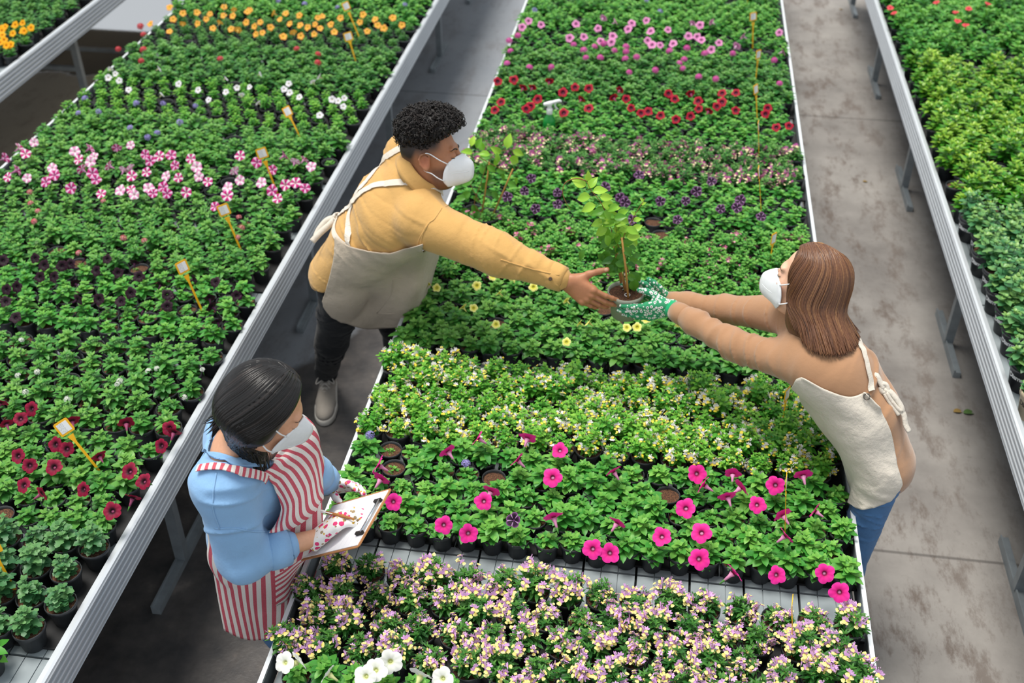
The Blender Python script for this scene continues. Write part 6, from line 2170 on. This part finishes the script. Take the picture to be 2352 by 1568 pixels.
    fold = lambda p: np.stack([np.zeros(len(p)), .0012 * np.sin(p[:, 2] * 40 + p[:, 1] * 20), np.zeros(len(p))], 1)
    V, F, u, v, G2 = patch(C, 60, 70, [sf], .010, .004, fold)
    bib = link('bib', mesh_from('apron_bib', V - off, F, [M_stripe], True, None, {'v': v * 9 - u * 4.0}), ap)
    st = MB(); ribbon(st, [sf.hit(*q) for q in [(458, 1080), (480, 1077), (510, 1077), (545, 1082), (575, 1089), (604, 1099)]], .026, sf, .012, .003, 50, vscale=48)
    st.V = [tuple(np.array(v_) - off) for v_ in st.V]
    link('apron_strap', st.mesh('apron_strap', M_stripe, False), ap)
    pk = []
    for a in (.42, .56, .72):
        pk.append([G[int(a * 55), int(b * 109)] + nv(_cc - G[int(a * 55), int(b * 109)]) * .006 for b in (.52, .60, .68, .76)])
    V, F, u, v, _ = patch(pk, 24, 24, None, 0, .003)
    link('pocket', mesh_from('apron_pocket', V - off, F, [M_stripe], True, None, {'v': u * 6 + v * 1.0}), ap)

    # floral gloves
    def glove(wr, f, n, sgn, curls, thumb, spread, size=.95):
        pr, tips, info = hand_prims(wr, f, n, sgn, curls, spread, thumb, size, .002)
        g = SDF(np.minimum(wr, np.min(tips, 0)) - .06, np.maximum(wr, np.max(tips, 0)) + .06, .0028)
        f = nv(f)
        g.add(econe(wr - f * .018, wr + f * .03, (.033, .030), (.032, .022), np.cross(f, n)), .015)
        for p, k in pr: g.add(p, k)
        g.cut(lambda X, Y, Z: -((X - wr[0]) * f[0] + (Y - wr[1]) * f[1] + (Z - wr[2]) * f[2]) - .022)
        V, F = g.mesh()
        link('glove', mesh_from('glove', V - off, F, [M_fglove], True), t)
        return tips
    glove(wrR, fR, nR, sgnR, [(.42, .50, .30), (.45, .55, .3), (.45, .55, .3), (.45, .55, .3)], [(.70, .55, .45), (.85, .25, .45), (.9, .05, .4)], (-.10, -.02, .03, .06), 1.08)
    sgnL = 1 if np.cross(fL, nL) @ nr > 0 else -1
    glove(wrL - nr * .004, fL, nL, sgnL, [(.10, .28, .2), (.15, .3, .2), (.2, .35, .25), (.25, .35, .25)], [(.80, .42, .50), (.80, -.05, .62), (.78, -.28, .6)], (.0, .0, .0, .0), 1.0)
    br = MB().tube([wrL - fL * .022 + .031 * (np.cross(fL, nL) * math.cos(a) + nL * math.sin(a)) - off for a in np.linspace(0, 6.2832, 25)], .0018, 5)
    link('bracelet', br.mesh('bracelet', plain('red_cord', srgb('b0302a'), .6)), t)

    # hair: smooth cap, knot at the nape, tail falling over the shoulder
    r = random.Random(3)
    hb = SDF(hc - A(.26, .26, .32), hc + A(.26, .26, .22), .0055)
    hb.add(ell(L(-.014, 0, .034), np.array([.103, .090, .103]) * hs, M), .02)
    knot = P(560, 1000, 1.43); tailm = P(583, 1038, 1.37); taile = P(594, 1076, 1.305)
    hb.add(cone(L(-.055, -.01, -.02), knot, .066, .036), .05).add(cone(L(-.01, -.06, -.03), knot, .038, .030), .05)
    hb.add(cone(knot, tailm, .031, .028), .03).add(cone(tailm, taile, .027, .008), .02)
    hb.add(ell(L(.108, 0, -.030), np.array([.088, .120, .132]) * hs, M), .015, True)
    V, F = hb.mesh()
    hair = link('hair', mesh_from('hair', V - off, F, [M_hairk], True, None, {'v': np.full(len(V), .12)}), t)
    mb = MB()
    sk = lambda th, z: L(-.012 + .110 * math.cos(th) * math.sqrt(max(.05, 1 - ((z - .034) / .112) ** 2)), .100 * math.sin(th) * math.sqrt(max(.05, 1 - ((z - .034) / .112) ** 2)), z)
    for sgn, cnt in ((-1, 900), (1, 420)):
        for i in range(cnt):
            u = (i + r.random()) / cnt
            th = sgn * (R(36) + R(154) * u)
            root = L(.082 - .125 * u + r.uniform(-.008, .008), .012, .135)
            p1 = sk(th, .105 - .02 * u); p2 = sk(th + sgn * R(28) * (1 - u), .045 - .01 * u); p3 = sk(th + sgn * R(60) * (1 - u), -.030)
            j = A(r.gauss(0, .011), r.gauss(0, .011), r.gauss(0, .012))
            pts = [root, p1, p2, p3, knot + j]
            n_ = 18
            if r.random() < .5:
                pts += [tailm + j * 1.1, taile + j * 1.1 + A(0, 0, r.uniform(-.015, .03))]; n_ = 26
            line = catmull(pts, n_)
            lift = r.uniform(-.001, .0022)
            line[:15] = hb.snap(line[:15], lift)
            if n_ > 18: line[15:] = hb.pushout(line[15:], lift)
            w = r.choice((.0014, .0018, .0022, .0045, .006))
            mb.tube(line - off, [w * .5] + [w] * (n_ - 3) + [w * .7, w * .2], 5, None, min(1, max(0, r.gauss(.30, .22))), flat=.5, caps=False, up=(_cc - hc))
    for i in range(26):       # loose wisps on the far shoulder
        a = P(505 + r.uniform(-8, 10), 950 + r.uniform(-15, 15), 1.43); b = a + A(-.035 + r.uniform(-.02, .01), r.uniform(-.02, .02), -.035 + r.uniform(-.03, .01))
        mb.tube(catmull([L(-.11, 0, .0), a, b], 10) - off, [.0022] * 8 + [.0015, .0006], 4, None, r.uniform(.2, .7), caps=False)
    link('locks', mb.mesh('locks', M_hairk), hair)['kind'] = 'stuff'

    # --- clipboard and pen
    cm = (cA + cB + cC + cD) / 4
    cb = thing('clipboard', 'brown clipboard with white paper in gloved hands beside the striped apron', 'clipboard', cm)
    Lw, Ll = np.linalg.norm(cA - cB) / 2, np.linalg.norm(cC - cB) / 2
    Mx = np.stack([-e2, e1, np.cross(-e2, e1)], 1)
    if Mx[2, 2] < 0: Mx[:, 2] *= -1
    T = lambda V: np.asarray(V) @ Mx.T
    def rbox(mb, x0, x1, y0, y1, z0, z1, rr=.012):
        o = []
        for cx, cy, a0 in ((x1 - rr, y1 - rr, 0), (x0 + rr, y1 - rr, 90), (x0 + rr, y0 + rr, 180), (x1 - rr, y0 + rr, 270)):
            o += [(cx + rr * math.cos(R(a0 + k * 22.5)), cy + rr * math.sin(R(a0 + k * 22.5))) for k in range(5)]
        n = len(o)
        mb.add([(x, y, z0) for x, y in o] + [(x, y, z1) for x, y in o], [tuple(range(n - 1, -1, -1)), tuple(range(n, 2 * n))] + [(k, (k + 1) % n, n + (k + 1) % n, n + k) for k in range(n)])
    q = Matrix(Mx.tolist()).to_euler()
    b = MB(); rbox(b, -Ll, Ll, -Lw, Lw, -.003, .0)
    link('board', b.mesh('board', M_board, False), cb, None, q)
    b = MB(); rbox(b, -Ll + .006, Ll - .010, -Lw + .008, Lw - .008, .0, .0022, .002)
    pp = link('paper', b.mesh('paper', M_paper, False), cb, None, q)
    b = MB(); b.box((Ll - .034, -.060, .002), (Ll - .014, .060, .006)); 
    cl = link('clip', b.mesh('clip', M_steel, False), cb, None, q)
    b = MB().tube([(Ll - .016, -.062, .008), (Ll - .016, .062, .008)], .0052, 10)
    link('clip_spring', b.mesh('clip_spring', M_steel), cl)
    for s_ in (-1, 1):
        b = MB().box((Ll - .042, s_ * .062 - .005, .001), (Ll - .010, s_ * .062 + .005, .012))
        link('clip_end', b.mesh('clip_end', M_brow, False), cl)
    p0 = onb(736, 1173, .085); p1 = onb(806, 1190, .030)
    pn = thing('pen', 'cork pen with white clip held in floral glove above the clipboard', 'pen', p0)
    d = nv(p1 - p0); Lp = .13
    link('barrel', MB().tube(np.array([A(0, 0, 0) + d * .022, d * .10, d * .118, d * .13]), [.0048, .0048, .0035, .0008], 12).mesh('barrel', M_cork), pn)
    link('cap', MB().tube(np.array([d * .0, d * .003, d * .022]), [.003, .005, .005], 12).mesh('cap', M_ring), pn)
    sd = nv(_cc - p0)
    link('pocket_clip', MB().tube(np.array([d * .004 + sd * .006, d * .02 + sd * .008, d * .045 + sd * .006]), [.0022, .0022, .0016], 8, flat=.5).mesh('pocket_clip', M_ring), pn)


build_woman()
# ------------------------------------------------------------------ yellow plant labels, spray bottle, big pots on the right bench
M_yel = plain('yellow_plastic', srgb('f2b417'), .45, 0, .4)
M_stick, _nt, _bs = newmat('printed_sticker')
_tc = _nt.nodes.new('ShaderNodeTexCoord'); _sp = _nt.nodes.new('ShaderNodeSeparateXYZ'); _nt.links.new(_tc.outputs['Object'], _sp.inputs[0])
_row = math_n(_nt, 'FRACT', math_n(_nt, 'MULTIPLY', _sp.outputs[1], 260.0))
_wd = noise(_nt, 420, 1)
_in = math_n(_nt, 'MULTIPLY', math_n(_nt, 'LESS_THAN', _row, .38), math_n(_nt, 'GREATER_THAN', _wd, .46))
_in = math_n(_nt, 'MULTIPLY', _in, math_n(_nt, 'LESS_THAN', _sp.outputs[0], .004))
_nt.links.new(mixc(_nt, math_n(_nt, 'MULTIPLY', _in, .7), (.82, .82, .84), (.12, .12, .14)), _bs.inputs['Base Color'])
_bs.inputs['Roughness'].default_value = .5


def label_meshes():
    # plate: rounded square standing on one corner, in its own x/y plane
    def plate(h, z0, z1, rr, m):
        mb = MB(); o = []
        for cx, cy, a0 in ((h - rr, h - rr, 0), (-h + rr, h - rr, 90), (-h + rr, -h + rr, 180), (h - rr, -h + rr, 270)):
            o += [(cx + rr * math.cos(R(a0 + k * 30)), cy + rr * math.sin(R(a0 + k * 30))) for k in range(4)]
        n = len(o)
        mb.add([(x, y, z0) for x, y in o] + [(x, y, z1) for x, y in o], [tuple(range(n - 1, -1, -1)), tuple(range(n, 2 * n))] + [(k, (k + 1) % n, n + (k + 1) % n, n + k) for k in range(n)])
        return mb.mesh('plate', m, False)
    st = MB().add([(-.0045, -.17, -.001), (.0045, -.17, -.001), (.0045, -.055, -.001), (.012, -.030, -.001), (-.012, -.030, -.001), (-.0045, -.055, -.001),
                   (-.0045, -.17, .001), (.0045, -.17, .001), (.0045, -.055, .001), (.012, -.030, .001), (-.012, -.030, .001), (-.0045, -.055, .001)],
                  [(0, 5, 2, 1), (5, 4, 3, 2), (6, 7, 8, 11), (11, 8, 9, 10), (0, 1, 7, 6), (1, 2, 8, 7), (2, 3, 9, 8), (3, 4, 10, 9), (4, 5, 11, 10), (5, 0, 6, 11)])
    return plate(.027, -.001, .001, .006, M_yel), plate(.0195, .001, .0016, .001, M_stick), st.mesh('stake', M_yel, False)


ML_plate, ML_stick, ML_stake = label_meshes()


def plant_label(hx, hy, bx, by, desc, face, zb=None, s=1.0):
    """head at pixel (hx, hy), foot of the stake at (bx, by) in the leaves; face = normal of the printed side"""
    foot = P(bx, by, zb if zb is not None else BED + .12)
    hd = PY(hx, hy, foot[1] + (.02 if face[1] < 0 else 0))
    ax = nv(hd - foot); L_ = np.linalg.norm(hd - foot)
    n = np.asarray(face, float); n = nv(n - ax * (n @ ax)); sd = np.cross(ax, n)
    rot = Matrix(np.stack([sd, ax, n], 1).tolist()).to_euler()
    ext = foot - ax * .05
    t = link('plant_label', None, None, ext); t.empty_display_size = .03
    tag(t, desc, 'plant label', 'yellow plant labels')
    k = s
    hp = hd - ext
    q = Matrix(np.stack([sd, ax, n], 1).tolist()).to_quaternion()
    sk = link('stake', ML_stake, t, hp, rot, (k, (L_ + .05) / .17, k))
    pl = link('plate', ML_plate, t, hp, q.to_euler(), k)
    link('sticker', ML_stick, pl)
    return t


F1 = (.25, -.8, .6)
E1 = (.93, -.1, .25)       # nearly edge-on to the viewer
for a in [(147, 981, 208, 1056, 'large yellow plant label among the dark red petunias', F1), (419, 613, 456, 695, 'yellow plant label among the near-black petunias', (.75, -.55, .5)), (514, 482, 544, 552, 'yellow plant label in front of the star petunias', F1),
          (602, 352, 631, 428, 'yellow plant label among the magenta star petunias', F1), (660, 256, 682, 300, 'yellow plant label among the lilac verbenas', (.85, -.5, .4)), (800, 84, 812, 124, 'yellow plant label in the orange flowers near the rail', F1),
          (795, 14, 822, 78, 'yellow plant label at the top edge, above another one', (.6, -.6, .5)), (-20, 1255, 18, 1325, 'yellow plant label cut off at the left picture edge', F1),
          (1808, 905, 1797, 970, 'yellow plant label beside the cream apron in white nemesias', (.90, -.35, .35)), (1777, 548, 1769, 597, 'yellow plant label just above the brown-haired head', (.85, -.4, .35)), (1806, 1108, 1803, 1222, 'yellow plant label edge-on among the bright pink petunias', E1),
          (1820, 1392, 1819, 1478, 'yellow plant label edge-on among the front pink nemesias', E1), (1743, 395, 1748, 478, 'edge-on yellow plant label in the dark purple petunias', E1), (1742, 290, 1743, 355, 'edge-on yellow plant label rising from the magenta nemesias', E1),
          (1736, 205, 1739, 268, 'yellow plant label among the crimson petunias', (.85, -.45, .3)), (1742, 125, 1736, 180, 'yellow plant label among the hot pink verbenas', (.8, -.5, .4)), (1730, 38, 1729, 94, 'yellow plant label among the dark-eyed pink petunias', (.5, -.7, .5)), (1772, 690, 1771, 760, 'yellow plant label half hidden by the tan sleeves', E1)]:
    plant_label(*a[:4], a[4], a[5])
lt = plant_label(1717, -40, 1717, 8, 'yellow plant label stake at the top picture edge', E1)


def spray_bottle():
    b = P(1262, 262, BED + .155); b = np.array([b[0], b[1], BED])
    t = thing('spray_bottle', 'green spray bottle with white trigger head among crimson petunias', 'spray bottle', b)
    Mg = plain('green_bottle_plastic', srgb('1c8a3c'), .2, 0, .5)
    Mw = plain('white_spray_head', (.82, .84, .86), .35)
    link('bottle', MB().lathe([(0, 0), (.034, 0), (.036, .006), (.036, .10), (.032, .125), (.018, .150), (.015, .165), (0, .166)], 24).mesh('bottle', Mg), t)
    link('collar', MB().lathe([(.0165, .158), (.0175, .162), (.0170, .185), (.013, .190), (0, .190)], 20).mesh('collar', Mw), t)
    hd = SDF((-.07, -.04, .17), (.09, .04, .26), .003)
    hd.add(cone((0, 0, .180), (0, 0, .215), .013, .012), .006).add(econe((-.026, 0, .214), (.050, 0, .232), (.010, .011), (.009, .009), (0, 1, 0)), .012).add(cone((.052, 0, .232), (.062, 0, .228), .008, .006), .004)
    V, F = hd.mesh()
    a = YAW + .1
    rz = np.array([[math.cos(a), -math.sin(a), 0], [math.sin(a), math.cos(a), 0], [0, 0, 1]])
    h = link('spray_head', mesh_from('spray_head', V @ rz.T, F, [Mw], True), t)
    tr = np.array(catmull([(.032, 0, .222), (.030, 0, .205), (.038, 0, .190), (.048, 0, .182)], 12)) @ rz.T
    link('trigger', MB().tube(tr, np.linspace(.006, .003, 12), 8).mesh('trigger', Mw), h)


spray_bottle()

# hanging clear string over the orange flowers
sg = thing('hanging_string', 'thin pale string hanging over the orange flowers at the top', 'string', P(522, 105, .84))
link('strand', MB().tube(np.array([[0, 0, 0], PY(524, 0, P(522, 105, .84)[1]) - P(522, 105, .84) + np.array([0, 0, .3])]), .0016, 5).mesh('strand', plain('pale_string', srgb('9fb09a'), .6)), sg)

# ---- potted blue-green shrubs in printed pots along the right rail
M_bigpot = plain('printed_black_pot', srgb('26272b'), .4, 0, .45, .1, 20)
M_beigepot = plain('beige_pot', srgb('b6a890'), .6, 0, .3, .08, 20)
M_print = plain('white_print', (.78, .78, .78), .6)
M_printk = plain('dark_print', srgb('3a332c'), .6)
BP_R, BP_H = .070, .125
BIGPOT = pot_mesh(BP_R, BP_H, M_bigpot, 28); BEIGEPOT = pot_mesh(BP_R, BP_H, M_beigepot, 28); SOILB = soil_mesh(BP_R * .92, BP_H * .86, 6)


def word_mesh(word, mat, size=.030):
    """lettering wrapped round the pot, reading left to right"""
    cu = bpy.data.curves.new('word', 'FONT'); cu.body = word; cu.size = size; cu.extrude = .0004; cu.align_x = 'CENTER'; cu.space_character = .92; cu.offset = .0008
    ob = bpy.data.objects.new('word', cu)
    COL.objects.link(ob)
    dg = bpy.context.evaluated_depsgraph_get()
    me = bpy.data.meshes.new_from_object(ob.evaluated_get(dg))
    bpy.data.objects.remove(ob); bpy.data.curves.remove(cu)
    for v in me.vertices:
        x, y, z = v.co
        h = BP_H * .52 + y
        r_ = BP_R * (.72 + .20 * min(1, h / (BP_H * .8))) + .0008 + z
        a = x / BP_R * 1.12 - math.pi / 2
        v.co = (r_ * math.cos(a), r_ * math.sin(a), h)
    me.materials.clear(); me.materials.append(mat)
    return me


WORD_W, WORD_K = word_mesh('Diamantina', M_print), word_mesh('Diamantina', M_printk)
fol_sh = foliage('shrub', 'bluegreen')


def big_pot(x, y, label, seed, beige=False, rot=-.5, sc=1.15, group='printed pots on the right bench'):
    r = random.Random(seed)
    t = thing('potted_shrub', label, 'potted plant', (x, y, BED), 0, group)
    link('pot', BEIGEPOT if beige else BIGPOT, t, None, (0, 0, rot))
    link('lettering', WORD_K if beige else WORD_W, t, None, (0, 0, rot))
    link('soil', SOILB, t)
    for k in range(2):
        link('foliage', fol_sh[r.randrange(5)], t, (r.uniform(-.02, .02), r.uniform(-.02, .02), .035), (0, 0, r.uniform(0, 6)), sc * r.uniform(.9, 1.1))


edge = [(2341, 930, 1, 'beige printed pot at the right picture edge by the rail', True), (2325, 865, 2, 'black printed pot next to the beige one by the right rail', False)]
k = 0
for x, y, s_, lb, bg in edge:
    p = P(x, y, BED + .05); big_pot(max(p[0], BENCH['right'][0] + .10), p[1], lb, s_, bg)
for i, y in enumerate(np.arange(3.98, 4.95, .155)):
    big_pot(BENCH['right'][0] + .115 + .02 * math.sin(i * 3), y, ('blue-green shrub in black printed pot, %s from the near end by the right rail' % ('third', 'fourth', 'fifth', 'sixth', 'seventh', 'eighth', 'ninth')[i]), 10 + i)
n_ = 0
for j, x in enumerate(np.arange(BENCH['right'][0] + .27, 2.7, .15)):
    for i, y in enumerate(np.arange(3.92 + (j % 2) * .075, 4.98, .155)):
        if in_view((x, y, BED + .15), 60) and (y > 4.05 or j > 0):
            big_pot(x, y, '%s blue-green shrub from the front, behind the printed pots along the right rail' % ORD[n_ + 1], 40 + n_, False, -.4, 1.2, 'blue-green shrubs behind the rail row')
            n_ += 1
# fallen leaves on the floor
M_dry = plain('dry_leaf', srgb('8a7038'), .8); M_grn = plain('fallen_green_leaf', srgb('4a6b2f'), .7)
for x, y, m, sc, lb in ((2213, 948, M_grn, 1.2, 'fallen green leaf on the right aisle floor'), (2190, 945, M_dry, 1.0, 'dry yellowish leaf beside the fallen green leaf'), (1982, 417, M_dry, .7, 'small dry leaf on the floor beside the far bench edge'), (1928, 22, M_dry, .7, 'small dry leaf at the top of the right aisle')):
    p = P(x, y, .004)
    mb = MB(); leaf_geo(mb, (0, 0, 0), (1, .3, .12), (0, 0, 1), .05 * sc, .03 * sc, .5, 0, .3, .4, 6)
    tag(link('fallen_leaf', mb.mesh('fallen_leaf', m), None, p), lb, 'leaf')
